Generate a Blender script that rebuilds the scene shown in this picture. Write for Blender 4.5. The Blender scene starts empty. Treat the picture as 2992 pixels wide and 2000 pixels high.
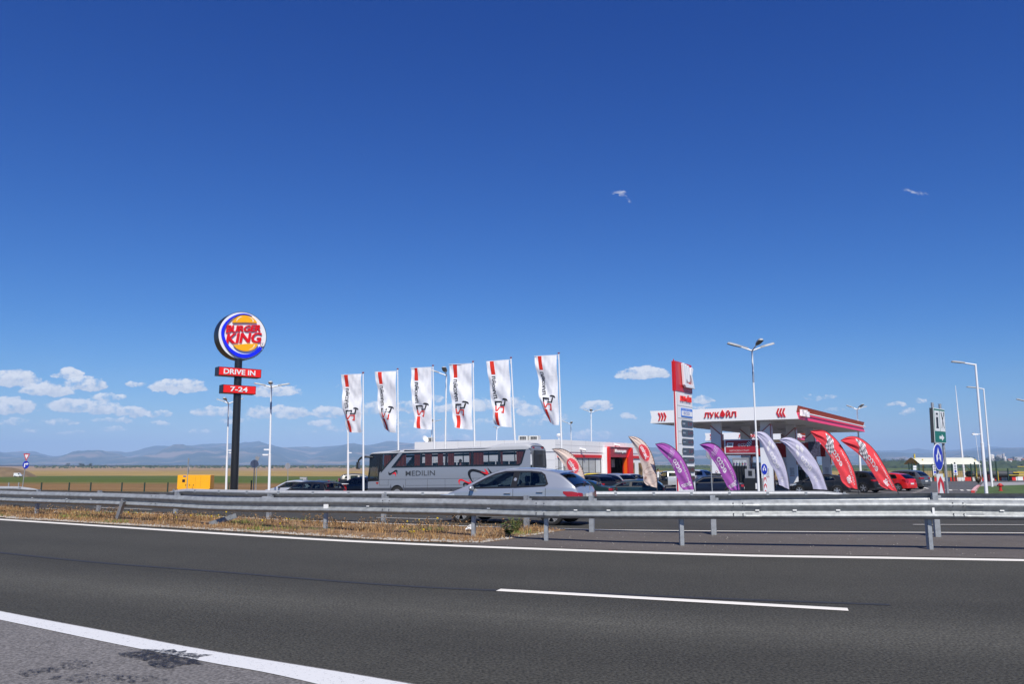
import bpy, bmesh, math, random
from mathutils import Vector, Matrix, noise
random.seed(7)
R = math.radians
sc = bpy.context.scene
col = sc.collection
# ---------------------------------------------------------------- camera, sky, sun, exposure
F = 2292.0                      # focal length in pixels of the 2992 px wide photograph
TH = math.atan(357 / F)
CH = 1.6                        # eye height
cam_d = bpy.data.cameras.new('camera'); cam = bpy.data.objects.new('camera', cam_d); col.objects.link(cam)
cam.location = (0, 0, CH); cam.rotation_euler = (R(90) + TH, 0, 0)
cam_d.sensor_width = 36; cam_d.lens = 36 * F / 2992; cam_d.clip_start = .1; cam_d.clip_end = 60000
sc.camera = cam
sc.view_settings.view_transform = 'Standard'; sc.view_settings.look = 'None'
sc.view_settings.exposure = EXPO = .12; sc.view_settings.gamma = 1
SUN_AZ, SUN_EL = R(171), R(50)    # azimuth of the sun clockwise from +Y (behind the camera)
sd = bpy.data.lights.new('sun', 'SUN'); sd.energy = 5.0; sd.angle = R(.5); sd.color = (1, .95, .87)
sun = bpy.data.objects.new('sun', sd); col.objects.link(sun)
tosun = Vector((math.sin(SUN_AZ) * math.cos(SUN_EL), math.cos(SUN_AZ) * math.cos(SUN_EL), math.sin(SUN_EL)))
sun.rotation_euler = tosun.to_track_quat('Z', 'Y').to_euler()
sc.cycles.volume_bounces = 0; sc.cycles.max_bounces = 6; sc.cycles.transparent_max_bounces = 16
sc.cycles.diffuse_bounces = 4; sc.cycles.glossy_bounces = 3

W = bpy.data.worlds.new('World'); sc.world = W; W.use_nodes = True
nt = W.node_tree; nd = nt.nodes; nd.clear()
def wn(t, **k):
    n = nd.new(t)
    for a, b in k.items(): setattr(n, a, b)
    return n
def wl(a, b): nt.links.new(a, b)
def wm(op, a, b=None, c=None, clamp=False):
    n = wn('ShaderNodeMath', operation=op, use_clamp=clamp)
    for i, v in enumerate((a, b, c)):
        if v is None: continue
        if isinstance(v, (int, float)): n.inputs[i].default_value = v
        else: wl(v, n.inputs[i])
    return n.outputs[0]
sky = wn('ShaderNodeTexSky', sky_type='NISHITA'); sky.sun_disc = False
sky.sun_elevation = SUN_EL; sky.sun_rotation = SUN_AZ
sky.altitude = 600; sky.air_density = 1.0; sky.dust_density = .35; sky.ozone_density = 3.5
tc = wn('ShaderNodeTexCoord'); sx = wn('ShaderNodeSeparateXYZ'); wl(tc.outputs['Generated'], sx.inputs[0])
yy = wm('MAXIMUM', sx.outputs[1], .05)
cu = wm('DIVIDE', sx.outputs[0], yy); cv = wm('DIVIDE', sx.outputs[2], yy)
cmb = wn('ShaderNodeCombineXYZ'); wl(cu, cmb.inputs[0]); wl(cv, cmb.inputs[1])
def wnoise(scale, detail, rough=.55, src=None, off=(0, 0, 0), st=(1, 1.6, 1)):
    mp = wn('ShaderNodeMapping'); mp.inputs['Location'].default_value = off; mp.inputs['Scale'].default_value = st
    wl(src or cmb.outputs[0], mp.inputs[0])
    n = wn('ShaderNodeTexNoise'); n.inputs['Scale'].default_value = scale; n.inputs['Detail'].default_value = detail
    n.inputs['Roughness'].default_value = rough; wl(mp.outputs[0], n.inputs[0]); return n.outputs[0]
# cumulus: every cloud sits where it stands in the sky (direction), edges broken up by noise
nw = wnoise(55, 6, .6); nv = wnoise(55, 6, .6, off=(5, 3, 1))
du = wm('MULTIPLY_ADD', nw, .030, -.015); dv = wm('MULTIPLY_ADD', nv, .016, -.008)
pu = wm('ADD', cu, du); pv = wm('ADD', cv, dv)
CL = [(522,1130,80,27,1),(400,1122,34,10,.75),(30,1108,85,34,1),(200,1094,42,22,.9),(140,1140,75,27,.95),(250,1122,65,28,.8),
 (25,1188,85,34,1),(215,1186,68,30,.95),(300,1192,60,26,.85),(388,1202,52,22,.85),(315,1162,55,14,.7),(330,1230,64,12,.55),
 (160,1234,75,13,.5),(470,1210,38,12,.7),(332,1255,34,9,.6),(620,1204,68,19,.7),(800,1144,80,24,.75),(700,1140,30,10,.35),
 (815,1206,98,26,.85),(960,1207,55,22,.8),(938,1236,38,13,.7),(1090,1196,70,26,.75),(1195,1190,42,24,.75),(1245,1165,44,20,.6),
 (1400,1188,40,26,.8),(1325,1195,50,22,.7),(1180,1240,55,14,.55),(1228,1272,56,18,.5),(1330,1278,48,15,.5),(1508,1176,32,24,.8),
 (1548,1202,40,22,.7),(1420,1232,40,14,.5),(1560,1236,34,13,.5),(1620,1220,44,16,.6),(1882,1091,74,25,1),(1832,1217,26,11,.75),(1744,1186,52,20,.7),
 (1718,1272,70,20,.5),(1810,562,24,8,.30),(1826,571,14,13,.30),(1838,588,8,10,.24),(1800,586,20,5,.2),(2655,556,24,6,.32),(2684,562,26,7,.32),(2704,568,14,5,.25),(2060,1170,32,14,.75),(2048,1189,28,9,.6),(2376,1164,32,10,.42),
 (2425,1163,18,8,.42),(2440,1197,32,8,.35),(2617,1182,30,10,.65),(2688,1172,20,10,.55),(2662,1204,32,13,.55),(40,1232,50,14,.55),(70,1258,40,9,.4),
 (1010,1128,26,14,.35),(700,1230,50,11,.45),(590,1260,40,9,.4),(880,1262,50,11,.4),(1000,1250,50,14,.45),(480,1238,40,8,.4),(210,1265,50,9,.35)]
acc = None; sh = None
for px, py, hw, hh, br in CL:
    Yp = (1000 - py) / F; c0, c1 = (px - 1496) / F / (math.cos(TH) - Yp * math.sin(TH)), math.tan(TH + math.atan(Yp))
    x = wm('MULTIPLY', wm('SUBTRACT', pu, c0), F / hw)
    y = wm('MULTIPLY', wm('SUBTRACT', pv, c1 - .25 * hh / F), F / hh)
    y2 = wm('MAXIMUM', y, wm('MULTIPLY', y, -2.4))
    d2 = wm('MULTIPLY_ADD', x, x, wm('MULTIPLY', y2, y2))
    de = wm('MULTIPLY', wm('MULTIPLY', wm('SUBTRACT', 1.45, d2), 1.5, clamp=True), br)
    acc = de if acc is None else wm('MAXIMUM', acc, de)
    s1 = wm('MULTIPLY', wm('MULTIPLY', de, 3, clamp=True), wm('MULTIPLY_ADD', y, .55, .62, clamp=True))
    sh = s1 if sh is None else wm('MAXIMUM', sh, s1)
det = wnoise(75, 6, .62, st=(1, 1.4, 1), off=(2, 7, 0))
det2 = wnoise(30, 4, .6, st=(1, 2, 1), off=(9, 1, 4))
brk = wm('ADD', wm('MULTIPLY_ADD', det, 2.8, -1.4), wm('MULTIPLY_ADD', det2, 1.8, -.9))
fac = wm('MULTIPLY', wm('MULTIPLY_ADD', wm('ADD', acc, brk), 1.6, -.36, clamp=True), wm('MULTIPLY', acc, 2.2, clamp=True))
front = wm('GREATER_THAN', sx.outputs[1], .1)
fac = wm('MULTIPLY', wm('MULTIPLY', wm('SMOOTHSTEP' if False else 'MULTIPLY', fac, 1.0, clamp=True), .82), front)
# deep late-summer blue: the clear sky a little more saturated
sc_ = wn('ShaderNodeSeparateColor'); wl(sky.outputs[0], sc_.inputs[0]); cc_ = wn('ShaderNodeCombineColor')
for k_, (mu, ga) in enumerate(((.092, 1.97), (.288, 1.45), (.97, 1.0))): wl(wm('MULTIPLY', wm('POWER', sc_.outputs[k_], ga), mu), cc_.inputs[k_])
skyc = cc_.outputs[0]
# thin veil of fair-weather haze towards the horizon
veil = wm('MULTIPLY', wm('POWER', wm('SUBTRACT', 1, wm('MULTIPLY', cv, 5.2, clamp=True), clamp=True), 1.5), wm('MULTIPLY_ADD', wnoise(11, 4, st=(1, 5, 1)), .5, .02, clamp=True))
cr = wn('ShaderNodeMix', data_type='RGBA'); cr.inputs[6].default_value = (4.6, 5.1, 6.2, 1); cr.inputs[7].default_value = (9.5, 9.3, 9.2, 1)
wl(wm('MULTIPLY_ADD', sh, .95, wm('MULTIPLY_ADD', det, 2.2, -1.12), clamp=True), cr.inputs[0])
mx0 = wn('ShaderNodeMix', data_type='RGBA'); wl(wm('MULTIPLY', veil, .9), mx0.inputs[0]); wl(skyc, mx0.inputs[6]); mx0.inputs[7].default_value = (4.0, 4.95, 6.2, 1)
mx = wn('ShaderNodeMix', data_type='RGBA'); wl(fac, mx.inputs[0]); wl(mx0.outputs[2], mx.inputs[6]); wl(cr.outputs[2], mx.inputs[7])
bg = wn('ShaderNodeBackground'); bg.inputs[1].default_value = .10; wl(mx.outputs[2], bg.inputs[0])
wo = wn('ShaderNodeOutputWorld'); wl(bg.outputs[0], wo.inputs[0])

# ---------------------------------------------------------------- helpers
def at(px, py, d):
    """world point seen at a pixel of the photograph, at forward distance d (metres)"""
    X = (px - 1496) / F; Y = (1000 - py) / F
    y = math.cos(TH) - Y * math.sin(TH); z = math.sin(TH) + Y * math.cos(TH); t = d / y
    return Vector((X * t, d, CH + z * t))
def G(px, py, z=0.0):
    X = (px - 1496) / F; Y = (1000 - py) / F
    y = math.cos(TH) - Y * math.sin(TH); zz = math.sin(TH) + Y * math.cos(TH); t = (z - CH) / zz
    return Vector((X * t, y * t, z))
def gz(x, y):
    """height of the forecourt and the fields"""
    if x < -20: b = -1.0
    elif x < 2: b = -1.0 + .40 * (x + 20) / 22
    elif x < 8: b = -.60 - .05 * (x - 2) / 6
    else: b = -.65
    if y > 120: b -= (min(y, 520) - 120) * .0135
    return b
MATS = {}
def mat(name, c, rough=.6, metal=0., n=0., ns=8., bump=0., bs=60., coat=0., spec=.5, nc=None):
    if name in MATS: return MATS[name]
    m = bpy.data.materials.new(name); m.use_nodes = True; t = m.node_tree; p = t.nodes['Principled BSDF']
    p.inputs['Base Color'].default_value = (*c, 1); p.inputs['Roughness'].default_value = rough; p.inputs['Metallic'].default_value = metal
    p.inputs['Coat Weight'].default_value = coat; p.inputs['Coat Roughness'].default_value = .04; p.inputs['Specular IOR Level'].default_value = spec
    tcn = t.nodes.new('ShaderNodeTexCoord')
    if n or nc:
        q = t.nodes.new('ShaderNodeTexNoise'); q.inputs['Scale'].default_value = ns; q.inputs['Detail'].default_value = 5
        t.links.new(tcn.outputs['Object'], q.inputs[0])
        r = t.nodes.new('ShaderNodeValToRGB'); r.color_ramp.elements[0].position = .3; r.color_ramp.elements[1].position = .7
        c2 = nc or tuple(min(1, v * (1 + n)) for v in c)
        r.color_ramp.elements[0].color = (*(tuple(v * (1 - n) for v in c)), 1); r.color_ramp.elements[1].color = (*c2, 1)
        t.links.new(q.outputs[0], r.inputs[0]); t.links.new(r.outputs[0], p.inputs['Base Color'])
    if bump:
        q = t.nodes.new('ShaderNodeTexNoise'); q.inputs['Scale'].default_value = bs; q.inputs['Detail'].default_value = 4
        b = t.nodes.new('ShaderNodeBump'); b.inputs['Strength'].default_value = bump; b.inputs['Distance'].default_value = .02
        t.links.new(tcn.outputs['Object'], q.inputs[0]); t.links.new(q.outputs[0], b.inputs['Height']); t.links.new(b.outputs[0], p.inputs['Normal'])
    MATS[name] = m; return m
def emat(name, c, s):
    m = bpy.data.materials.new(name); m.use_nodes = True; p = m.node_tree.nodes['Principled BSDF']
    p.inputs['Base Color'].default_value = (*c, 1); p.inputs['Emission Color'].default_value = (*c, 1); p.inputs['Emission Strength'].default_value = s
    return m
def glassmat(name, tint, gl=.02):
    m = bpy.data.materials.new(name); m.use_nodes = True; t = m.node_tree; t.nodes.clear(); N = t.nodes
    o = N.new('ShaderNodeOutputMaterial'); a = N.new('ShaderNodeBsdfTransparent'); a.inputs[0].default_value = (*tint, 1)
    g = N.new('ShaderNodeBsdfGlossy'); g.inputs['Roughness'].default_value = gl; g.inputs[0].default_value = (.9, .95, 1, 1); x = N.new('ShaderNodeMixShader')
    ge = N.new('ShaderNodeNewGeometry'); d = N.new('ShaderNodeVectorMath'); d.operation = 'DOT_PRODUCT'; t.links.new(ge.outputs['Normal'], d.inputs[0]); t.links.new(ge.outputs['Incoming'], d.inputs[1])
    v = d.outputs['Value']
    for op, k in (('ABSOLUTE', 0), ('SUBTRACT', 1.), ('POWER', 5.), ('MULTIPLY_ADD', .92)):     # Schlick reflectance of a pane
        n = N.new('ShaderNodeMath'); n.operation = op
        if op == 'SUBTRACT': n.inputs[0].default_value = 1; t.links.new(v, n.inputs[1])
        else:
            t.links.new(v, n.inputs[0])
            if op != 'ABSOLUTE': n.inputs[1].default_value = k
            if op == 'MULTIPLY_ADD': n.inputs[2].default_value = .05
        v = n.outputs[0]
    t.links.new(v, x.inputs[0]); t.links.new(a.outputs[0], x.inputs[1]); t.links.new(g.outputs[0], x.inputs[2]); t.links.new(x.outputs[0], o.inputs[0])
    return m
def clothmat(name, c, tr=.35, n=.05, ns=6):
    m = bpy.data.materials.new(name); m.use_nodes = True; t = m.node_tree; t.nodes.clear()
    o = t.nodes.new('ShaderNodeOutputMaterial'); a = t.nodes.new('ShaderNodeBsdfDiffuse'); b = t.nodes.new('ShaderNodeBsdfTranslucent')
    x = t.nodes.new('ShaderNodeMixShader'); x.inputs[0].default_value = tr
    q = t.nodes.new('ShaderNodeTexNoise'); q.inputs['Scale'].default_value = ns; q.inputs['Detail'].default_value = 4
    tcn = t.nodes.new('ShaderNodeTexCoord'); t.links.new(tcn.outputs['Object'], q.inputs[0])
    r = t.nodes.new('ShaderNodeValToRGB'); r.color_ramp.elements[0].color = (*(v * (1 - n) for v in c), 1); r.color_ramp.elements[1].color = (*(min(1, v * (1 + n)) for v in c), 1)
    t.links.new(q.outputs[0], r.inputs[0]); t.links.new(r.outputs[0], a.inputs[0]); t.links.new(r.outputs[0], b.inputs[0])
    bm_ = t.nodes.new('ShaderNodeBump'); bm_.inputs['Strength'].default_value = .5; bm_.inputs['Distance'].default_value = .03
    q2 = t.nodes.new('ShaderNodeTexNoise'); q2.inputs['Scale'].default_value = 5; q2.inputs['Detail'].default_value = 3; q2.inputs['Distortion'].default_value = 1.5
    t.links.new(tcn.outputs['Object'], q2.inputs[0]); t.links.new(q2.outputs[0], bm_.inputs['Height']); t.links.new(bm_.outputs[0], a.inputs['Normal'])
    t.links.new(a.outputs[0], x.inputs[1]); t.links.new(b.outputs[0], x.inputs[2]); t.links.new(x.outputs[0], o.inputs[0])
    return m
def tag(o, label=None, cat=None, group=None, kind=None):
    if label: o['label'] = label
    if cat: o['category'] = cat
    if group: o['group'] = group
    if kind: o['kind'] = kind
    return o
def empty(name, loc, rz=0., label=None, cat=None, group=None):
    o = bpy.data.objects.new(name, None); col.objects.link(o); o.location = loc; o.rotation_euler = (0, 0, rz); o.empty_display_size = .2
    return tag(o, label, cat, group)
class B:
    """collects shapes and links them as ONE mesh object"""
    def __init__(s): s.v = []; s.f = []; s.m = []; s.sm = []; s.cur = 0; s.smooth = False; s.M = None
    def add(s, vs, fs, mi=None, smooth=None):
        b = len(s.v)
        s.v += [tuple(s.M @ Vector(v)) if s.M else tuple(v) for v in vs]
        for f in fs: s.f.append([i + b for i in f]); s.m.append(s.cur if mi is None else mi); s.sm.append(s.smooth if smooth is None else smooth)
        return s
    def box(s, c, d, rz=0., mi=None):
        x, y, z = d[0] / 2, d[1] / 2, d[2] / 2; ca, sa = math.cos(rz), math.sin(rz); vs = []
        for k in (-z, z):
            for (i, j) in ((-x, -y), (x, -y), (x, y), (-x, y)): vs.append((c[0] + i * ca - j * sa, c[1] + i * sa + j * ca, c[2] + k))
        return s.add(vs, [(0, 3, 2, 1), (4, 5, 6, 7), (0, 1, 5, 4), (1, 2, 6, 5), (2, 3, 7, 6), (3, 0, 4, 7)], mi)
    def mm(s, a, b, mi=None):
        return s.box([(a[i] + b[i]) / 2 for i in range(3)], [abs(b[i] - a[i]) for i in range(3)], 0, mi)
    def cyl(s, p0, p1, r0, r1=None, n=12, caps=True, mi=None, smooth=True):
        p0 = Vector(p0); p1 = Vector(p1); r1 = r0 if r1 is None else r1
        q = (p1 - p0).to_track_quat('Z', 'X').to_matrix(); vs = []
        for p, r in ((p0, r0), (p1, r1)):
            for i in range(n):
                a = 2 * math.pi * i / n; vs.append(p + q @ Vector((r * math.cos(a), r * math.sin(a), 0)))
        s.add(vs, [(i, (i + 1) % n, n + (i + 1) % n, n + i) for i in range(n)], mi, smooth)
        if caps: s.add(vs, [tuple(range(n - 1, -1, -1)), tuple(range(n, 2 * n))], mi, False)
        return s
    def tube(s, pts, r, n=8, mi=None):
        for i in range(len(pts) - 1):
            ra = r[i] if isinstance(r, list) else r; rb = r[i + 1] if isinstance(r, list) else r
            s.cyl(pts[i], pts[i + 1], ra, rb, n, True, mi)
        return s
    def prism(s, poly, o, ex, ez, ey, th, mi=None):
        """2D polygon (a,b) laid out with axes ex, ez from o and thickened along ey by th (both sides closed)"""
        o = Vector(o); ex = Vector(ex); ez = Vector(ez); ey = Vector(ey); n = len(poly)
        vs = [o + ex * a + ez * b for a, b in poly] + [o + ex * a + ez * b + ey * th for a, b in poly]
        return s.add(vs, [tuple(range(n)), tuple(range(2 * n - 1, n - 1, -1))] + [(i, (i + n), (i + 1) % n + n, (i + 1) % n) for i in range(n)], mi)
    def grid(s, nu, nv, fn, mi=None, smooth=True, keep=None):
        vs = [fn(i / nu, j / nv) for j in range(nv + 1) for i in range(nu + 1)]
        fs = []
        for j in range(nv):
            for i in range(nu):
                if keep and not keep(i / nu + .5 / nu, j / nv + .5 / nv): continue
                a = j * (nu + 1) + i; fs.append((a, a + 1, a + nu + 2, a + nu + 1))
        return s.add(vs, fs, mi, smooth)
    def ball(s, c, r, n=10, m_=6, mi=None, sc_=(1, 1, 1)):
        return s.grid(n, m_, lambda u, v: (c[0] + r * sc_[0] * math.cos(2 * math.pi * u) * math.sin(math.pi * v), c[1] + r * sc_[1] * math.sin(2 * math.pi * u) * math.sin(math.pi * v), c[2] - r * sc_[2] * math.cos(math.pi * v)), mi)
    def build(s, name, ms, parent=None, loc=None, merge=False, bevel=0.):
        me = bpy.data.meshes.new(name); me.from_pydata([tuple(v) for v in s.v], [], s.f)
        if not isinstance(ms, (list, tuple)): ms = [ms]
        for m in ms: me.materials.append(m)
        me.polygons.foreach_set('material_index', s.m); me.polygons.foreach_set('use_smooth', s.sm)
        bm = bmesh.new(); bm.from_mesh(me)
        if merge: bmesh.ops.remove_doubles(bm, verts=bm.verts, dist=.0008)
        bmesh.ops.recalc_face_normals(bm, faces=bm.faces)
        if bevel: bmesh.ops.bevel(bm, geom=[e for e in bm.edges if len(e.link_faces) == 2 and e.calc_face_angle(0) > .7], offset=bevel, segments=2, profile=.5, affect='EDGES')
        bm.to_mesh(me); bm.free()
        o = bpy.data.objects.new(name, me); col.objects.link(o)
        if parent: o.parent = parent
        if loc is not None: o.location = loc
        return o
_txt = {}
def tgeo(s, off=0.0, shear=0.0):
    k = (s, off, shear)
    if k in _txt: return _txt[k]
    c = bpy.data.curves.new('t', 'FONT'); c.body = s; c.offset = off; c.shear = shear; c.resolution_u = 3; c.align_x = 'LEFT'
    o = bpy.data.objects.new('t', c); col.objects.link(o); bpy.context.view_layer.update()
    me = bpy.data.meshes.new_from_object(o.evaluated_get(bpy.context.evaluated_depsgraph_get()))
    vs = [v.co.copy() for v in me.vertices]; fs = [list(p.vertices) for p in me.polygons]
    bpy.data.objects.remove(o); bpy.data.curves.remove(c); bpy.data.meshes.remove(me)
    x0 = min(v.x for v in vs); x1 = max(v.x for v in vs); y0 = min(v.y for v in vs); y1 = max(v.y for v in vs)
    r = ([((v.x - x0) / (x1 - x0), (v.y - y0) / (y1 - y0)) for v in vs], fs, (x1 - x0) / (y1 - y0))
    _txt[k] = r; return r
def tmap(b, s, fn, off=0., shear=0., mi=None):
    """lettering whose (a,b) in 0..1 is laid on a surface by fn"""
    vs, fs, _ = tgeo(s, off, shear); b.add([fn(a, c) for a, c in vs], fs, mi, False)
def text(b, s, o, ex, ez, w, h, ey=None, th=0., off=0., shear=0., mi=None):
    """lettering fitted into w x h on the plane at o; th thickens it along ey into solid letters"""
    o = Vector(o); ex = Vector(ex); ez = Vector(ez); vs, fs, _ = tgeo(s, off, shear)
    P = [o + ex * (a * w) + ez * (c * h) for a, c in vs]
    if not th: b.add(P, fs, mi, False); return
    ey = Vector(ey); n = len(P); cnt = {}
    for f in fs:
        for i in range(len(f)):
            e = (f[i], f[(i + 1) % len(f)]); cnt[e] = 1
    side = [(a, c, c + n, a + n) for (a, c) in cnt if (c, a) not in cnt]
    b.add(P + [p + ey * th for p in P], fs + [[i + n for i in reversed(f)] for f in fs] + side, mi, False)
def catmull(P, t):
    n = len(P) - 1; x = t * n; i = min(int(x), n - 1); f = x - i
    p0, p1, p2, p3 = P[max(i - 1, 0)], P[i], P[i + 1], P[min(i + 2, n)]
    return [.5 * (2 * b + (c - a) * f + (2 * a - 5 * b + 4 * c - d) * f * f + (3 * b - a - 3 * c + d) * f ** 3) for a, b, c, d in zip(p0, p1, p2, p3)]
def interp(P, x):
    if x <= P[0][0]: return P[0][1]
    for (a, b), (c, d) in zip(P, P[1:]):
        if x <= c: return b + (d - b) * (x - a) / (c - a)
    return P[-1][1]
def sinterp(P, x):
    """smooth interpolation through (x, value) points"""
    if x <= P[0][0]: return P[0][1]
    if x >= P[-1][0]: return P[-1][1]
    for i in range(len(P) - 1):
        if x <= P[i + 1][0]: break
    def sl(k):
        if k <= 0: return (P[1][1] - P[0][1]) / (P[1][0] - P[0][0])
        if k >= len(P) - 1: return (P[-1][1] - P[-2][1]) / (P[-1][0] - P[-2][0])
        a = (P[k][1] - P[k - 1][1]) / (P[k][0] - P[k - 1][0]); b = (P[k + 1][1] - P[k][1]) / (P[k + 1][0] - P[k][0])
        return 0 if a * b <= 0 else 2 * a * b / (a + b)
    h = P[i + 1][0] - P[i][0]; t = (x - P[i][0]) / h; m0, m1 = sl(i) * h, sl(i + 1) * h
    return (2 * t ** 3 - 3 * t * t + 1) * P[i][1] + (t ** 3 - 2 * t * t + t) * m0 + (-2 * t ** 3 + 3 * t * t) * P[i + 1][1] + (t ** 3 - t * t) * m1
WHITE = mat('white_paint', (.78, .78, .78), .45, n=.03, ns=3)
GALV = mat('galvanised_steel', (.28, .295, .30), .50, .28, n=.22, ns=8, bump=.15, bs=30)
BLACK = mat('black_plastic', (.018, .018, .02), .5)
DARK = mat('dark_void', (.01, .01, .012), .8)
RED = mat('red_paint', (.62, .02, .02), .4, coat=.2)
def polyline(P, off=0.):
    """arc-length parametrised ground polyline -> (point, normal) ; normal points away from the camera side"""
    P = [Vector((p[0], p[1])) for p in P]; L = [0.]
    for a, b in zip(P, P[1:]): L.append(L[-1] + (b - a).length)
    def f(s):
        s = min(max(s, 0), L[-1] - 1e-6)
        for i in range(len(P) - 1):
            if s <= L[i + 1]: break
        t = (s - L[i]) / (L[i + 1] - L[i]); d = (P[i + 1] - P[i]).normalized(); n = Vector((-d.y, d.x))
        return P[i].lerp(P[i + 1], t) + n * off, d, n
    f.L = L[-1]; f.P = P; f.cum = L
    return f
def smoothpoly(P, k=6):
    P = [tuple(p) for p in P]; n = (len(P) - 1) * k
    return [catmull(P, i / n) for i in range(n + 1)]
# ---------------------------------------------------------------- ground lines traced on the road surface
def ext(P, l, r):
    a, b = P[0], P[1]; c, d = P[-2], P[-1]
    a = Vector(a); b = Vector(b); c = Vector(c); d = Vector(d)
    return [tuple(a + (a - b).normalized() * l)] + [tuple(p) for p in P] + [tuple(d + (d - c).normalized() * r)]
C1 = smoothpoly(ext([G(0,1520).xy, G(700,1565).xy, G(1200,1592).xy, G(2100,1624).xy, G(2992,1640).xy], 26, 30))
E2 = smoothpoly(ext([(-11.85,26.15), (-5.37,22.6), (1.24,19.95), (4.6,19.35), (8.6,19.0), (13,18.7)], 30, 30))
def yat(P, x): return interp([(p[0], p[1]) for p in P], x)
R3P = [G(425,1430,.48).xy, G(700,1436,.5).xy, G(1100,1439.5,.5).xy, G(1600,1441,.5).xy, G(2100,1440,.5).xy, G(2640,1440,.5).xy]
R3 = smoothpoly(R3P)
def yr3(x): return interp([(-60, 52), (-30, 42)] + [(p[0], p[1]) for p in R3P] + [(60, 27)], x)
def rz(x, y): return -.022 * max(0, y - yat(E2, x) - .3)
def asphalt(name, base, lo, hi, tracks=False, speck=.5, tint=(1, 1, 1)):
    m = bpy.data.materials.new(name); m.use_nodes = True; t = m.node_tree; N = t.nodes; p = N['Principled BSDF']; p.inputs['Roughness'].default_value = .85
    p.inputs['Specular IOR Level'].default_value = .25
    tc_ = N.new('ShaderNodeTexCoord')
    def nz(s, d, src='Object', sc3=(1, 1, 1), r=.6):
        mp = N.new('ShaderNodeMapping'); mp.inputs['Scale'].default_value = sc3; t.links.new(tc_.outputs[src], mp.inputs[0])
        q = N.new('ShaderNodeTexNoise'); q.inputs['Scale'].default_value = s; q.inputs['Detail'].default_value = d; q.inputs['Roughness'].default_value = r
        t.links.new(mp.outputs[0], q.inputs[0]); return q.outputs[0]
    def mth(op, a, b, c=None):
        n = N.new('ShaderNodeMath'); n.operation = op
        for i, v in enumerate((a, b, c)):
            if v is None: continue
            if isinstance(v, (int, float)): n.inputs[i].default_value = v
            else: t.links.new(v, n.inputs[i])
        return n.outputs[0]
    def ramp(src, a, b, va, vb):
        n = N.new('ShaderNodeMapRange'); n.inputs[1].default_value = a; n.inputs[2].default_value = b; n.inputs[3].default_value = va; n.inputs[4].default_value = vb
        t.links.new(src, n.inputs[0]); return n.outputs[0]
    v = mth('MULTIPLY', ramp(nz(.35, 4), .3, .7, .9, 1.12), ramp(nz(38, 3), .35, .65, lo, hi))
    v = mth('MULTIPLY', v, ramp(nz(5, 5), .3, .7, .93, 1.07))
    # bright aggregate chips
    vo = N.new('ShaderNodeTexVoronoi'); vo.inputs['Scale'].default_value = 42; t.links.new(tc_.outputs['Object'], vo.inputs[0])
    chip = mth('MULTIPLY', ramp(vo.outputs['Distance'], .0, .22, 1, 0), ramp(nz(17, 2), .58, .7, 0, 1))
    v = mth('ADD', v, mth('MULTIPLY', chip, speck))
    if tracks:
        sp = N.new('ShaderNodeSeparateXYZ'); t.links.new(tc_.outputs['UV'], sp.inputs[0]); o = mth('ADD', sp.outputs[1], mth('MULTIPLY', nz(1.2, 3, 'UV', (.15, 1, 1)), .35))
        st = nz(5, 5, 'UV', (.06, 3, 1))
        w = None
        for c_, wd, amp in ((6.45, .9, .38), (4.95, .7, -.16), (7.9, .9, -.14), (1.6, .9, .05), (2.9, .6, -.04)):
            g = mth('MULTIPLY', mth('MAXIMUM', mth('SUBTRACT', 1, mth('MULTIPLY', mth('ABSOLUTE', mth('SUBTRACT', o, c_ + .15), 0), 1 / wd)), 0), amp)
            w = g if w is None else mth('ADD', w, g)
        v = mth('MULTIPLY', v, mth('ADD', 1, mth('MULTIPLY', w, ramp(st, .3, .7, .7, 1.5))))
        fine = nz(60, 3, 'UV', (.05, 1, 1)); v = mth('MULTIPLY', v, ramp(fine, .3, .7, .96, 1.05))
    vm = N.new('ShaderNodeVectorMath'); vm.operation = 'SCALE'; vm.inputs[0].default_value = tuple(base * x for x in tint); t.links.new(v, vm.inputs[3])
    t.links.new(vm.outputs[0], p.inputs['Base Color'])
    bp = N.new('ShaderNodeBump'); bp.inputs['Strength'].default_value = .9; bp.inputs['Distance'].default_value = .012
    t.links.new(nz(55, 3), bp.inputs['Height']); t.links.new(bp.outputs[0], p.inputs['Normal'])
    return m
ASP1 = asphalt('asphalt_near', .051, .45, 1.6, True, 1.1, (1.07, 1.03, .85))
ASP2 = asphalt('asphalt_far', .052, .7, 1.35, False, .6, (1.07, 1.02, .86))
ASPM = asphalt('asphalt_median', .10, .7, 1.3, False, .6, (1.12, .98, .88))
ASPS = asphalt('asphalt_shoulder', .15, .6, 1.4, False, .6, (1.05, .99, .95))
ASPL = asphalt('asphalt_forecourt', .10, .85, 1.15, False, .2)
def worn(name, c, wear, sca=22, lo=.12):
    m = mat(name, c, .7); t = m.node_tree; N = t.nodes; p = N['Principled BSDF']; tc_ = N.new('ShaderNodeTexCoord')
    q = N.new('ShaderNodeTexNoise'); q.inputs['Scale'].default_value = sca; q.inputs['Detail'].default_value = 8; q.inputs['Roughness'].default_value = .75
    t.links.new(tc_.outputs['Object'], q.inputs[0]); r = N.new('ShaderNodeValToRGB'); r.color_ramp.elements[0].position = wear; r.color_ramp.elements[1].position = wear + .06
    r.color_ramp.elements[0].color = (lo, lo, lo, 1); r.color_ramp.elements[1].color = (*c, 1)
    t.links.new(q.outputs[0], r.inputs[0]); t.links.new(r.outputs[0], p.inputs['Base Color']); return m
LINE = worn('line_paint', (.78, .74, .66), .26); LINEW = worn('line_paint_worn', (.64, .64, .63), .36, 40, .22)
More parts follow.
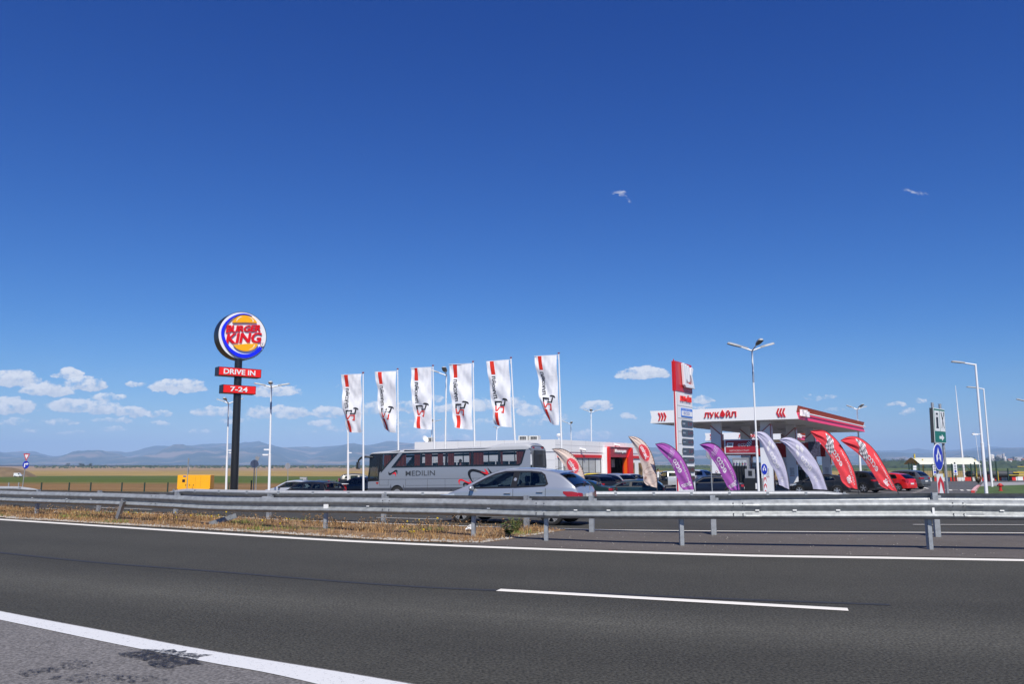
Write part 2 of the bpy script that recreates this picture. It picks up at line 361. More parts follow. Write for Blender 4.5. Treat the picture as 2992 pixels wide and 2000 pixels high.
# near carriageway, opposite carriageway, verge
b = B(); xs = [-60 + i * 1.5 for i in range(81)]
def roadrow(x):
    y3 = yr3(x) + 1.3; ys = [-14, 0, 10, 14, 17, 20, 22, 25, 28, y3, y3 + 2.6]
    ys = [y for y in ys if y <= 28]; 
    r = [(x, min(y, y3 - 1), 0) for y in (-14, 0, 8, 12, 15, 17, 18, 19, 20, 21, 22, 23, 24, 25, 26, 27, 28, 29)] + [(x, y3, 0)]
    r = [(x, y, rz(x, y) - .004) for x, y, _ in r]; r.append((x, y3 + 2.8, gz(x, y3 + 2.8) - .25)); return r
rows = [roadrow(x) for x in xs]; nn = len(rows[0])
b.add([p for r in rows for p in r], [(i * nn + j, (i + 1) * nn + j, (i + 1) * nn + j + 1, i * nn + j + 1) for i in range(len(rows) - 1) for j in range(nn - 1)], smooth=True)
tag(b.build('road', ASP2), kind='structure')
pl = polyline(C1, 0)
def stripmesh(P, offs, z, m, name, uv=True, s0=0, s1=None, step=.8, zf=None):
    f = polyline(P); s1 = f.L if s1 is None else s1; n = max(2, int((s1 - s0) / step)); bb = B(); uvs = []
    for i in range(n + 1):
        s = s0 + (s1 - s0) * i / n; p, d, nn_ = f(s)
        for o in offs:
            q = p + nn_ * o; bb.v.append((q.x, q.y, z + (zf(q.x, q.y) if zf else 0))); uvs.append((s, -o))
    k = len(offs)
    for i in range(n):
        for j in range(k - 1): bb.f.append([i * k + j, (i + 1) * k + j, (i + 1) * k + j + 1, i * k + j + 1]); bb.m.append(0); bb.sm.append(True)
    o = bb.build(name, m)
    ul = o.data.uv_layers.new(name='UV')
    for l in o.data.loops: ul.data[l.index].uv = uvs[l.vertex_index]
    return tag(o, kind='structure')
stripmesh(C1, [.32, 0, -2, -4, -6, -8, -10, -12, -14.5], .002, ASP1, 'carriageway')
stripmesh(C1, [.15, -.15], .010, LINE, 'edge_line')
stripmesh(E2, [.07, -.07], .010, LINE, 'edge_line_far')
# lane dashes and the dark joint beside them
def quadline(a, c, w, z, name, m, zf=None):
    a = Vector(a); c = Vector(c); d = (c - a).normalized(); n_ = Vector((-d.y, d.x)) * w / 2; bb = B()
    bb.add([(p.x, p.y, z + (zf(p.x, p.y) if zf else 0)) for p in (a + n_, a - n_, c - n_, c + n_)], [(0, 1, 2, 3)]); return tag(bb.build(name, m), kind='structure')
quadline(G(1456,1727.5).xy, G(2478,1785).xy, .18, .010, 'lane_line', LINE)
quadline(G(2490,1785).xy + Vector((8, -2.2)), G(2490,1785).xy + Vector((12, -3.1)), .13, .010, 'lane_line', LINE)
for (a, c) in (((276,1484),(445,1490.5)), ((1100,1512.5),(1560,1523)), ((2668,1531),(3100,1531.5))):
    pa = G(*a).xy; pc = G(*c).xy; quadline(pa, pc, .12, .035, 'lane_line_far', LINE, rz)
SEAM = worn('tar_joint', (.028, .028, .028), .30)
stripmesh(smoothpoly([G(-250,1585).xy, G(0,1617).xy, G(307,1648).xy, G(614,1671).xy, G(946,1698).xy, G(1300,1722).xy, G(1700,1735).xy, G(2100,1752).xy, G(2600,1770).xy]), [.055, -.055], .006, SEAM, 'tar_joint')
# pale hard shoulder in the near left corner with its worn white line and oil stains
U0 = [G(-500,1690).xy, G(0,1791).xy, G(321,1852).xy, G(598,1905).xy, G(1169,2000).xy, G(2200,2190).xy]
L0 = [G(-500,1712).xy, G(0,1816).xy, G(321,1884).xy, G(598,1939).xy, G(905,2000).xy, G(1900,2260).xy]
U0 = smoothpoly(U0); L0 = smoothpoly(L0); b = B(); n = len(U0)
b.add([(p[0], p[1], .012) for p in U0] + [(p[0], p[1], .012) for p in L0], [(i, i + 1, n + i + 1, n + i) for i in range(n - 1)])
tag(b.build('shoulder_line', LINEW), kind='structure')
b = B(); b.add([(p[0] + .0, p[1] + .04, .007) for p in U0] + [(p[0] - 7, p[1] - 9, .007) for p in U0], [(i, i + 1, n + i + 1, n + i) for i in range(n - 1)])
tag(b.build('hard_shoulder', ASPS), kind='structure')
OIL = mat('oil_stain', (.03, .03, .032), .55, n=.3, ns=20)
def blot(cx, cy, rx, ry, ang, seed, z, name='oil_stain', m=None, rag=.45, n=46):
    c0 = G(cx, cy).xy; bb = B(); vs = [(c0.x, c0.y, z)]
    for i in range(n):
        a = 2 * math.pi * i / n; r = 1 + rag * noise.noise((math.cos(a) * 1.6 + seed, math.sin(a) * 1.6, seed)) + rag * .8 * noise.noise((math.cos(a) * 7 + seed, math.sin(a) * 7, 3))
        p = G(cx + r * (rx * math.cos(a) * math.cos(ang) - ry * math.sin(a) * math.sin(ang)), cy + r * (rx * math.cos(a) * math.sin(ang) + ry * math.sin(a) * math.cos(ang)))
        vs.append((p.x, p.y, z))
    bb.add(vs, [(0, 1 + i, 1 + (i + 1) % n) for i in range(n)]); return tag(bb.build(name, m or OIL), kind='structure')
OILW = bpy.data.materials.new('oil_soaked'); OILW.use_nodes = True; OILT = bpy.data.materials.new('oil_traces'); OILT.use_nodes = True
for OM_, ga_, gb_ in ((OILW, .40, .60), (OILT, .50, .62)):
  t_ = OM_.node_tree; p_ = t_.nodes['Principled BSDF']; p_.inputs['Base Color'].default_value = (.018, .018, .02, 1); p_.inputs['Roughness'].default_value = .6
  q_ = t_.nodes.new('ShaderNodeTexNoise'); q_.inputs['Scale'].default_value = 24; q_.inputs['Detail'].default_value = 8; q_.inputs['Roughness'].default_value = .75
  r_ = t_.nodes.new('ShaderNodeValToRGB'); r_.color_ramp.elements[0].position = ga_; r_.color_ramp.elements[1].position = gb_
  g_ = t_.nodes.new('ShaderNodeTexCoord'); t_.links.new(g_.outputs['Object'], q_.inputs[0]); t_.links.new(q_.outputs[0], r_.inputs[0]); t_.links.new(r_.outputs[0], p_.inputs['Alpha'])
blot(482, 1930, 106, 24, .07, 1.3, .016, m=OILW, rag=.5); blot(222, 1949, 55, 12, -.05, 4.2, .016, m=OILT, rag=.5); blot(120, 1968, 75, 9, -.12, 7.7, .016, m=OILT, rag=.5)
blot(330, 1990, 150, 14, .02, 9.1, .016, m=OILT, rag=.5)
# median: pale pavement on the right, dry verge with grass on the left
def between(xa, xb, lo, hi, z, name, m, n=60, k=2):
    bb = B()
    for i in range(n + 1):
        x = xa + (xb - xa) * i / n
        for j in range(k + 1): y = lo(x) + (hi(x) - lo(x)) * j / k; bb.v.append((x, y, z(x, y) if callable(z) else z))
    for i in range(n):
        for j in range(k): a = i * (k + 1) + j; bb.f.append([a, a + k + 1, a + k + 2, a + 1]); bb.m.append(0); bb.sm.append(True)
    return tag(bb.build(name, m), kind='structure')
clo = lambda x: yat(C1, x) + .34
chi = lambda x: yat(E2, x) - .16
between(-1.2, 40, clo, chi, .0045, 'median_pavement', ASPM)
SOIL = mat('dry_soil', (.19, .11, .05), .95, n=.35, ns=3, bump=.8, bs=25, nc=(.30, .19, .10))
def glo(x): return interp([(-40, yat(C1, -30) + 5), (-15.4, 24.0), (-6.6, 19.2), (-2.1, 16.75), (-.62, 16.45), (.1, 17.5), (1.35, 19.7)], x) if x > -15 else yat(C1, x) + .55
random.seed(3)
def glo2(x): return glo(x) + .09 * noise.noise((x * 2.1, 0, 0)) + .05 * noise.noise((x * 7, 3, 0))
between(-40, 1.32, glo2, lambda x: yat(E2, x) - .22, lambda x, y: .009 + (.05 * max(0, noise.noise((x * .8, y * .8, 0)) + .2) if glo(x) + .5 < y < yat(E2, x) - .6 else 0), 'verge', SOIL, 220, 8)
GM = [mat('straw', (.42, .24, .09), .9), mat('rust_grass', (.27, .15, .065), .9), mat('pale_straw', (.55, .42, .24), .9), mat('green_grass', (.13, .19, .045), .9), mat('dark_stem', (.07, .045, .025), .9), mat('yellow_flower', (.75, .55, .02), .8), mat('green_bright', (.22, .30, .06), .9)]
b = B(); b.smooth = False
def blade(x, y, h, w, mi, lean=.5, z=.0):
    a = random.uniform(0, 6.283); l = h * random.uniform(0, lean); dx, dy = math.cos(a), math.sin(a); wx, wy = -dy * w / 2, dx * w / 2
    n0 = len(b.v)
    b.v += [(x - wx, y - wy, z), (x + wx, y + wy, z), (x + dx * l * .35 + wx * .7, y + dy * l * .35 + wy * .7, z + h * .6), (x + dx * l * .35 - wx * .7, y + dy * l * .35 - wy * .7, z + h * .6), (x + dx * l, y + dy * l, z + h)]
    b.f += [[n0, n0 + 1, n0 + 2, n0 + 3], [n0 + 3, n0 + 2, n0 + 4]]; b.m += [mi, mi]; b.sm += [False, False]
for i in range(60000):
    x = 1.3 - random.random() ** .8 * 24; lo_, hi_ = glo2(x) + .03, yat(E2, x) - .25
    if hi_ <= lo_: continue
    y = random.uniform(lo_, hi_); d0 = noise.noise((x * 1.3, y * 1.3, 0)); d1 = noise.noise((x * .5 + 9, y * .9, 4))
    edge = min(1, (y - lo_) / .5)
    if random.random() > .50 + d0 * 1.5 or random.random() > .35 + .65 * edge: continue
    mi = random.choice([0, 0, 1, 1, 2, 0, 1]) if d1 < .22 else random.choice([3, 0, 3, 6, 1])
    h = random.uniform(.03, .09) * (.6 + .6 * edge) * (1 + max(0, d0))
    blade(x, y, h, random.uniform(.006, .014), mi, 1.0, .005)
tag(b.build('dry_grass', GM), kind='stuff')
b = B()
for i in range(1300):                                       # tall dead stems with seed heads, small yellow flowers
    x = 1.2 - random.random() * 17; lo_, hi_ = glo(x) + .5, yat(E2, x) - .25; y = random.uniform(lo_, hi_)
    if noise.noise((x * .7, y, 8)) < -.05: continue
    h = random.uniform(.08, .30); a = random.uniform(0, 6.28); dx, dy = math.cos(a) * h * .2, math.sin(a) * h * .2
    b.cyl((x, y, 0), (x + dx, y + dy, h), .003, .002, 3, False, 4)
    for k in range(random.randint(2, 6)):
        f_ = random.uniform(.5, 1); px_, py_, pz_ = x + dx * f_ + random.uniform(-.05, .05), y + dy * f_ + random.uniform(-.05, .05), h * f_ + random.uniform(0, .04)
        b.cyl((x + dx * f_ * .9, y + dy * f_ * .9, h * f_ * .9), (px_, py_, pz_), .002, .002, 3, False, 4)
        s_ = random.uniform(.006, .013)
        b.add([(px_ - s_, py_, pz_), (px_ + s_, py_, pz_), (px_, py_ + s_, pz_ + s_), (px_, py_ - s_, pz_ - s_)], [(0, 1, 2), (0, 1, 3)], random.choice([4, 4, 1, 4, 0]))
for i in range(26):
    x = random.choice([-9.5, -6.4, -6, -2.6, -2.3, -1.6, -8.6, -12]) + random.gauss(0, .35); y = random.uniform(glo(x) + .5, yat(E2, x) - .3); z = random.uniform(.08, .24)
    b.cyl((x, y, 0), (x, y, z), .003, .002, 3, False, 3); s_ = random.uniform(.014, .026)
    b.add([(x + s_ * math.cos(a), y - .004, z + s_ * math.sin(a)) for a in [k * 6.283 / 6 for k in range(6)]] + [(x + s_ * math.cos(a), y + s_ * math.sin(a), z + .003) for a in [k * 6.283 / 6 for k in range(6)]], [tuple(range(6)), tuple(range(6, 12))], 5)
tag(b.build('dead_stems', GM), kind='stuff')
GRV = mat('gravel', (.36, .33, .29), .9, n=.3, ns=1.5)
b = B()
for i in range(2600):
    x = random.uniform(-16, 1); y = glo(x) + abs(random.gauss(0, .28)) + .02; s_ = random.uniform(.008, .028) * (1.4 if random.random() < .05 else 1)
    b.ball((x, y, .008 + s_ * .2), s_, 4, 3, sc_=(1, random.uniform(.7, 1.2), .6))
for i in range(160):
    x = random.uniform(-1, 9); y = random.uniform(clo(x) + .1, chi(x)); s_ = random.uniform(.004, .011); b.ball((x, y, .006), s_, 4, 3)
tag(b.build('gravel', GRV), kind='stuff')
# ---------------------------------------------------------------- fields and forecourt
def fieldmat():
    m = bpy.data.materials.new('fields'); m.use_nodes = True; t = m.node_tree; N = t.nodes; p = N['Principled BSDF']; p.inputs['Roughness'].default_value = 1; p.inputs['Specular IOR Level'].default_value = .1
    g = N.new('ShaderNodeTexCoord'); s = N.new('ShaderNodeSeparateXYZ'); t.links.new(g.outputs['Object'], s.inputs[0])
    def mth(op, a, b=None, c=None):
        n = N.new('ShaderNodeMath'); n.operation = op
        for i, v in enumerate((a, b, c)):
            if v is None: continue
            if isinstance(v, (int, float)): n.inputs[i].default_value = v
            else: t.links.new(v, n.inputs[i])
        return n.outputs[0]
    def nz(sc3, sca, d=5):
        mp = N.new('ShaderNodeMapping'); mp.inputs['Scale'].default_value = sc3; t.links.new(g.outputs['Object'], mp.inputs[0])
        q = N.new('ShaderNodeTexNoise'); q.inputs['Scale'].default_value = sca; q.inputs['Detail'].default_value = d; q.inputs['Roughness'].default_value = .6; t.links.new(mp.outputs[0], q.inputs[0]); return q.outputs[0]
    y = mth('MAXIMUM', s.outputs[1], 30)
    T = mth('DIVIDE', 100, y); u = mth('DIVIDE', s.outputs[0], y)
    T = mth('MULTIPLY', T, mth('ADD', .92, mth('MULTIPLY', nz((1, .3, 1), .012, 3), .16)))
    T = mth('MULTIPLY', T, mth('ADD', 1, mth('MULTIPLY', u, -.10)))
    def ramp(stops, src):
        r = N.new('ShaderNodeValToRGB'); e = r.color_ramp.elements; r.color_ramp.interpolation = 'LINEAR'
        while len(e) < len(stops): e.new(.5)
        for k, (pos, c_) in enumerate(stops): e[k].position = pos; e[k].color = (*c_, 1)
        t.links.new(src, r.inputs[0]); return r.outputs[0]
    dk = (.03, .018, .015); tan = (.34, .225, .13); och = (.36, .245, .08); gr = (.085, .115, .025); br = (.21, .125, .055); ol = (.14, .13, .04)
    A = ramp([(0, dk), (.036, dk), (.040, tan), (.10, tan), (.12, och), (.185, och), (.195, gr), (.90, gr), (.96, br), (1, br)], T)
    Rr = ramp([(0, tan), (.04, tan), (.05, gr), (.10, gr), (.115, och), (.30, och), (.36, ol), (.5, br), (1, br)], T)
    mixf = N.new('ShaderNodeMapRange'); mixf.inputs[1].default_value = .02; mixf.inputs[2].default_value = .12; t.links.new(u, mixf.inputs[0])
    mx_ = N.new('ShaderNodeMix'); mx_.data_type = 'RGBA'; t.links.new(mixf.outputs[0], mx_.inputs[0]); t.links.new(A, mx_.inputs[6]); t.links.new(Rr, mx_.inputs[7])
    n1 = nz((1, 2, 1), .05, 8); n2 = nz((1, 1, 1), .9, 8); n3 = nz((.35, 3, 1), .02, 8)
    v = mth('MULTIPLY', mth('ADD', .45, mth('MULTIPLY', n1, 1.1)), mth('ADD', .55, mth('MULTIPLY', n2, .9)))
    sp = N.new('ShaderNodeMix'); sp.data_type = 'RGBA'; sp.blend_type = 'MIX'
    f2 = N.new('ShaderNodeMapRange'); f2.inputs[1].default_value = .52; f2.inputs[2].default_value = .60; t.links.new(n3, f2.inputs[0])
    t.links.new(mth('MULTIPLY', f2.outputs[0], .55), sp.inputs[0]); t.links.new(mx_.outputs[2], sp.inputs[6]); sp.inputs[7].default_value = (.12, .12, .035, 1)
    vm = N.new('ShaderNodeVectorMath'); vm.operation = 'SCALE'; t.links.new(sp.outputs[2], vm.inputs[0]); t.links.new(v, vm.inputs[3]); t.links.new(vm.outputs[0], p.inputs['Base Color'])
    return m
ys = [-60, 0, 20, 30, 36, 42, 50, 60, 75, 90, 105, 120, 140, 170, 210, 260, 320, 400, 460, 520, 700, 1000, 1600, 2600, 4500, 8000, 13000, 26000]
xs = [-26000, -9000, -4000, -2000, -900, -400, -200, -120, -80, -50, -35, -20, -12, -6, 0, 2, 5, 8, 14, 25, 40, 60, 90, 150, 300, 700, 1500, 4000, 9000, 26000]
b = B(); b.smooth = True
for y in ys:
    for x in xs:
        z = gz(x, y) - .06
        if y > 110 and y < 5000: z += .25 * noise.noise((x * .01, y * .02, 0))
        b.v.append((x, y, z if y > 32 else -1.0))
for j in range(len(ys) - 1):
    for i in range(len(xs) - 1): a = j * len(xs) + i; b.f.append([a, a + 1, a + len(xs) + 1, a + len(xs)]); b.m.append(0); b.sm.append(True)
tag(b.build('ground', fieldmat()), kind='structure')
def ysheet(xa, xb, lo, hi, dz, name, m, n=50, k=8): return between(xa, xb, lo, hi, lambda x, y: gz(x, y) + dz, name, m, n, k)
ysheet(-15, 90, lambda x: yr3(x) + 3.4, lambda x: interp([(-15, 62), (-12, 100), (20, 102), (52, 103.5), (71, 110), (90, 118)], x), 0, 'forecourt', ASPL, 70, 12)
LAWN = mat('lawn', (.06, .10, .02), .95, n=.35, ns=1.2, bump=.6, bs=12)
b = B(); P = [G(a, c, -.65).xy for a, c in ((2850, 1447), (2862, 1424), (3120, 1414.5), (3120, 1447))]
b.add([(x, y, gz(x, y) + .05) for x, y in P] + [(x, y, gz(x, y) - .05) for x, y in P], [tuple(range(4))] + [(i, (i + 1) % 4, 4 + (i + 1) % 4, 4 + i) for i in range(4)])
tag(b.build('lawn', LAWN), kind='structure')
PAV = mat('paving', (.30, .29, .28), .8, n=.1, ns=2)
b = B(); P = [G(a, c, -.65).xy for a, c in ((2863, 1423.4), (2874, 1411), (3150, 1409.5), (3150, 1413.5))]; b.add([(x, y, gz(x, y) + .02) for x, y in P], [tuple(range(4))]); tag(b.build('path', PAV), kind='structure')
KR = mat('kerb_red', (.62, .04, .03), .6, n=.1, ns=2); KW = mat('kerb_white', (.72, .72, .70), .6, n=.06, ns=2)
def kerb(P, step, name='kerb', w=.25, h=.22):
    f = polyline(P); b_ = B(); n = int(f.L / step)
    for i in range(n):
        p, d, _ = f((i + .5) * step); b_.box((p.x, p.y, gz(p.x, p.y) + h / 2 - .05), (step - .004, w, h + .1), math.atan2(d.y, d.x), i % 2)
    return tag(b_.build(name, [KR, KW]), kind='structure')
kerb([(40, 102.0), (52.4, 103.8), (71, 110.2), (90, 118)], 1.32, h=.5)
kerb([tuple(G(a, c, -.65).xy) for a, c in ((2843, 1441), (2851, 1430), (2861, 1422.5))], .55, h=.16); kerb([(8, 97.5), (24, 99)], 1.5)
# painted marks on the forecourt
b = B()
for a, c in (((2668,1424.5),(2684,1425.5)),((2684,1425.5),(2695,1427)),((2695,1427),(2702,1429.5)),((2694,1425),(2706,1428)),((2706,1428),(2710,1430)),((2640,1423.5),(2664,1424)),
             ((2692,1432),(2701,1432.6)),((2686,1434.2),(2694,1434.8)),((2678,1437),(2688,1437.6)),((2668,1440.5),(2676,1441)),((2640,1433),(2662,1432)),((2440,1432),(2480,1433))):
    p = G(*a, -.65).xy; q = G(*c, -.65).xy; d = (q - p); nrm = Vector((-d.y, d.x)).normalized() * .16
    b.add([(v.x, v.y, -.640) for v in (p + nrm, p - nrm, q - nrm, q + nrm)], [(0, 1, 2, 3)])
tag(b.build('painted_marks', LINE), kind='structure')
b = B(); o_ = G(2756, 1434.5, -.65); text(b, 'TIR', (o_.x, o_.y, -.640), (.93, -.36, 0), (.45, .89, 0), 3.0, 2.6, off=.01); tag(b.build('road_lettering', LINE), kind='structure')
# dirt mound far left
b = B(); m0 = at(8, 1374, 420)
b.grid(20, 14, lambda u, v: (m0.x - 17 + 34 * u, m0.y - 14 + 28 * v, gz(m0.x, m0.y) - .5 + 5.4 * max(0, 1 - ((u - .5) * 2) ** 2 - ((v - .5) * 2) ** 2) ** .8 + .3 * noise.noise((u * 6, v * 6, 1))))
tag(b.build('hill', mat('mound_soil', (.16, .11, .06), 1, n=.25, ns=.3)), kind='structure')
# ---------------------------------------------------------------- mountains
RIDGE = [(-1500,1325),(-900,1312),(-500,1322),(-200,1316),(0,1325),(60,1322),(119,1319),(150,1326),(185,1334),(235,1328),(300,1319),(365,1319),(395,1323),(430,1315),(470,1305),(520,1303),(580,1303),(620,1298),(656,1296),(700,1297),(735,1293),(768,1291),(800,1300),(850,1309),(890,1306),(930,1308),(965,1305),(1000,1303),(1036,1299),(1075,1303),(1110,1297),(1151,1289),(1183,1294),(1225,1297),(1290,1292),(1336,1286),(1380,1288),(1450,1296),(1560,1301),(1700,1306),(1860,1307),(1960,1311),(2031,1317),(2150,1318),(2300,1322),(2449,1318),(2560,1328),(2650,1326),(2760,1322),(2850,1317),(2940,1308),(3000,1306),(3200,1303),(3600,1312),(4400,1330)]
FAR = [(-1500,1330),(-300,1322),(0,1318),(100,1330),(170,1333),(260,1336),(1900,1330),(2380,1318),(2500,1319),(2600,1318),(2662,1311),(2700,1317),(2790,1314),(2846,1307),(2880,1306),(2930,1310),(3000,1312),(3400,1318),(4400,1330)]
def mountmat(name, c1, c2, c3):
    m = bpy.data.materials.new(name); m.use_nodes = True; t = m.node_tree; N = t.nodes; p = N['Principled BSDF']; p.inputs['Roughness'].default_value = 1; p.inputs['Specular IOR Level'].default_value = 0
    g = N.new('ShaderNodeTexCoord'); q = N.new('ShaderNodeTexNoise'); q.inputs['Scale'].default_value = .0014; q.inputs['Detail'].default_value = 9; q.inputs['Roughness'].default_value = .62; q.inputs['Distortion'].default_value = .6
    t.links.new(g.outputs['Object'], q.inputs[0]); r = N.new('ShaderNodeValToRGB'); e = r.color_ramp.elements; e.new(.5); e[0].position = .40; e[1].position = .53; e[2].position = .62
    for k, c_ in enumerate((c1, c2, c3)): e[k].color = (*c_, 1)
    t.links.new(q.outputs[0], r.inputs[0]); t.links.new(r.outputs[0], p.inputs['Base Color']); return m
def range_(prof, d0, d1, name, m, amp, nx=420, ny=26, x0=-1400, x1=4300, lift=0):
    b = B(); b.smooth = True
    for j in range(ny + 1):
        t = j / ny; d = d0 + (d1 - d0) * t
        for i in range(nx + 1):
            px = x0 + (x1 - x0) * i / nx; py = sinterp(prof, px)
            top = (1357 - py - lift) / 2345 * d1 + CH + 6
            g = noise.fractal((px * .008, t * 1.6, 2.2), 1.0, 2.2, 6); k = t ** .85
            X = (px - 1496) / F * d * 1.012
            h = top * k * (1 + (g * .55) * (1 - t) * 1.6) + amp * g * math.sin(math.pi * t) * .5 + (top * .05 * noise.fractal((px * .05, 5, 1), 1, 2, 4) if t == 1 else 0)
            b.v.append((X, d, -7 + max(-2, h)))
    for j in range(ny):
        for i in range(nx): a = j * (nx + 1) + i; b.f.append([a, a + 1, a + nx + 2, a + nx + 1]); b.m.append(0); b.sm.append(True)
    n0 = len(b.v); a0 = ny * (nx + 1)
    for i in range(nx + 1): x, y, z = b.v[a0 + i]; b.v.append((x * 1.1, y * 1.15, -8))
    for i in range(nx): b.f.append([a0 + i, a0 + i + 1, n0 + i + 1, n0 + i]); b.m.append(0); b.sm.append(True)
    return tag(b.build(name, m), kind='structure')
range_(RIDGE, 7800, 13000, 'mountains', mountmat('mountain_scrub', (.045, .065, .06), (.075, .09, .07), (.25, .19, .14)), 90)
range_(FAR, 15000, 17500, 'far_mountains', mountmat('mountain_far', (.05, .07, .05), (.09, .10, .07), (.2, .17, .13)), 60, nx=260, ny=10)
# the air between: pale even haze round camera and landscape
hz = B(); hz.mm((-26000, -200, -12), (26000, 19500, 520)); HM = bpy.data.materials.new('haze_air'); HM.use_nodes = True
t_ = HM.node_tree; t_.nodes.clear(); o_ = t_.nodes.new('ShaderNodeOutputMaterial'); v_ = t_.nodes.new('ShaderNodeVolumePrincipled')
v_.inputs['Color'].default_value = (.44, .66, 1, 1); v_.inputs['Density'].default_value = HZ_D = 8.6e-5; v_.inputs['Anisotropy'].default_value = -.3
t_.links.new(v_.outputs[0], o_.inputs['Volume'])
tag(hz.build('haze', HM), kind='stuff')
# ---------------------------------------------------------------- guardrails
def dz1(x, y): return interp([(-40, -.17), (-15, -.155), (-4.6, -.096), (.7, -.052), (3.4, -.005), (8, .04), (20, .05)], x)
def dz2(x, y): return interp([(-40, -.20), (-13.9, -.20), (-8, -.185), (1.9, -.06), (9.3, .06), (20, .08)], x)
WP = [(0.0,.868),(.016,.860),(.074,.806),(.084,.788),(.080,.770),(.018,.696),(.008,.683),(.018,.670),(.076,.626),(.084,.612),(.080,.596),(.02,.560),(0.0,.552)]
WP = [(o * 1.1, .71 + (z - .71) * 1.15) for o, z in WP]
def beam(f, s0, s1, sgn, dz=0., step=.5, prof=WP, bendfn=None, drop=None):
    b = B(); b.smooth = True; n = max(1, int((s1 - s0) / step)); k = len(prof)
    for i in range(n + 1):
        s = s0 + (s1 - s0) * i / n; p, d, nn_ = f(s)
        zo = dz(p.x, p.y) if callable(dz) else dz
        if drop: zo -= drop(s)
        w = (.006 * noise.noise((s * .6, 1, 0)) + (bendfn(s) if bendfn else 0))
        for o, z in prof: q = p - nn_ * (o * sgn + w); b.v.append((q.x, q.y, z + zo + .006 * noise.noise((s * .5, 7, 0))))
    for i in range(n):
        for j in range(k - 1): b.f.append([i * k + j, i * k + j + 1, (i + 1) * k + j + 1, (i + 1) * k + j]); b.m.append(0); b.sm.append(True)
    return b
GALVD = mat('galvanised_post', (.34, .36, .38), .55, .4, n=.18, ns=9, bump=.2, bs=40)
REFL = mat('reflector_white', (.8, .8, .78), .3)
BOLT = mat('bolt_dark', (.12, .12, .13), .5, .5)
def post(px, py, f, sgn, parent, h=.80, name='post', d=None, off=.10, w=.085, tilt=None, z0=0., brk=0):
    """C-channel steel post behind (sgn) the beam"""
    b = B(); t = .006; dp = .09
    for (a, c) in (((-w / 2, 0), (w / 2, t)), ((-w / 2, 0), (-w / 2 + t, dp)), ((w / 2 - t, 0), (w / 2, dp))): b.mm((a[0], a[1], 0), (c[0], c[1], h))
    if brk: b.mm((w / 2, .02, h - .13), (w / 2 + .07, .08, h - .06)); b.mm((-.035, dp, h - .16), (.035, dp + .05, h - .06))
    return b.build(name, GALVD, parent)
def nearest(f, x, y):
    best = min(range(int(f.L / .05)), key=lambda i: (f(i * .05)[0] - Vector((x, y))).length); return best * .05
# first rail, beside the near carriageway
R1P = [G(98,1507).xy, G(340,1520).xy, G(650,1537).xy, G(944,1552).xy, G(1376,1570.5).xy, G(1594,1583).xy, G(1991,1597).xy, G(2723,1609).xy]
R1 = smoothpoly(ext(R1P, 20, 26)); f1 = polyline([(p[0], p[1]) for p in R1])
g1 = empty('guardrail', (0, 0, 0), 0, 'galvanised guardrail nearest the camera, with a knocked over post and white reflectors', 'guardrail', 'guardrails along the motorway')
def joints(f, sgn, parent, s0, s1, first, step, dz=0):
    s = first; bb = B(); bj = B()
    while s < s1:
        if s > s0:
            p, d, nn_ = f(s); a = math.atan2(d.y, d.x)
            zz = dz(p.x, p.y) if callable(dz) else dz
            for ds in (-.16, .02):
                for zo, o in ((.835, .078), (.785, .084), (.635, .084), (.60, .084), (.71, .012)):
                    q = p + d * ds - nn_ * o * sgn; e = q - nn_ * .012 * sgn; bb.cyl((q.x, q.y, zo + zz), (e.x, e.y, zo + zz), .014, .010, 8)
            for i in range(len(WP) - 1):                      # lapped sheet edge
                (o0, z0), (o1, z1) = WP[i], WP[i + 1]; vs = []
                for ds in (0, .30):
                    for o_, z_ in ((o0, z0), (o1, z1)): q = p + d * (ds + .07) - nn_ * (o_ + .004) * sgn; vs.append((q.x, q.y, z_ + zz))
                bj.add(vs, [(0, 1, 3, 2)], smooth=False)
        s += step
    return bb, bj
s_first = nearest(f1, *R1P[5])
b1_ = beam(f1, 0, f1.L, 1, dz1, step=.33, bendfn=lambda s: .10 * math.exp(-((s - nearest_bent) / 2.2) ** 2) if (nearest_bent := s_bent) else 0, drop=lambda s: .04 * math.exp(-((s - s_bent) / 2.5) ** 2)) if (s_bent := nearest(f1, *R1P[2])) else None
bb, bj = joints(f1, 1, g1, 1, f1.L - 1, s_first % 4.0 , 4.0, dz1); b1_.add(bb.v, bb.f, 1, False); b1_.add(bj.v, bj.f, 0, False); b1_.build('beam', [GALV, BOLT], g1)
for px, py in ((98,1507), (944,1552), (1376,1570.5), (1594,1583), (1991,1597), (2723,1609)):
    p = G(px, py).xy; s = nearest(f1, p.x, p.y); q, d, nn_ = f1(s); o = post(0, 0, f1, 1, g1); o.location = (q.x + nn_.x * .05, q.y + nn_.y * .05, 0); o.rotation_euler = (0, 0, math.atan2(d.y, d.x) + .25)
for s in (2, 6, 10, f1.L - 6, f1.L - 2, f1.L - 10, f1.L - 14, f1.L - 18):
    q, d, nn_ = f1(s); o = post(0, 0, f1, 1, g1); o.location = (q.x + nn_.x * .05, q.y + nn_.y * .05, 0); o.rotation_euler = (0, 0, math.atan2(d.y, d.x) + .25)
q = G(338, 1521); o = post(0, 0, f1, 1, g1, h=.72, w=.13); o.location = (q.x, q.y, 0); o.rotation_euler = (R(12), R(36), math.atan2(-.5, 1)); o['label'] = 'post knocked over sideways'
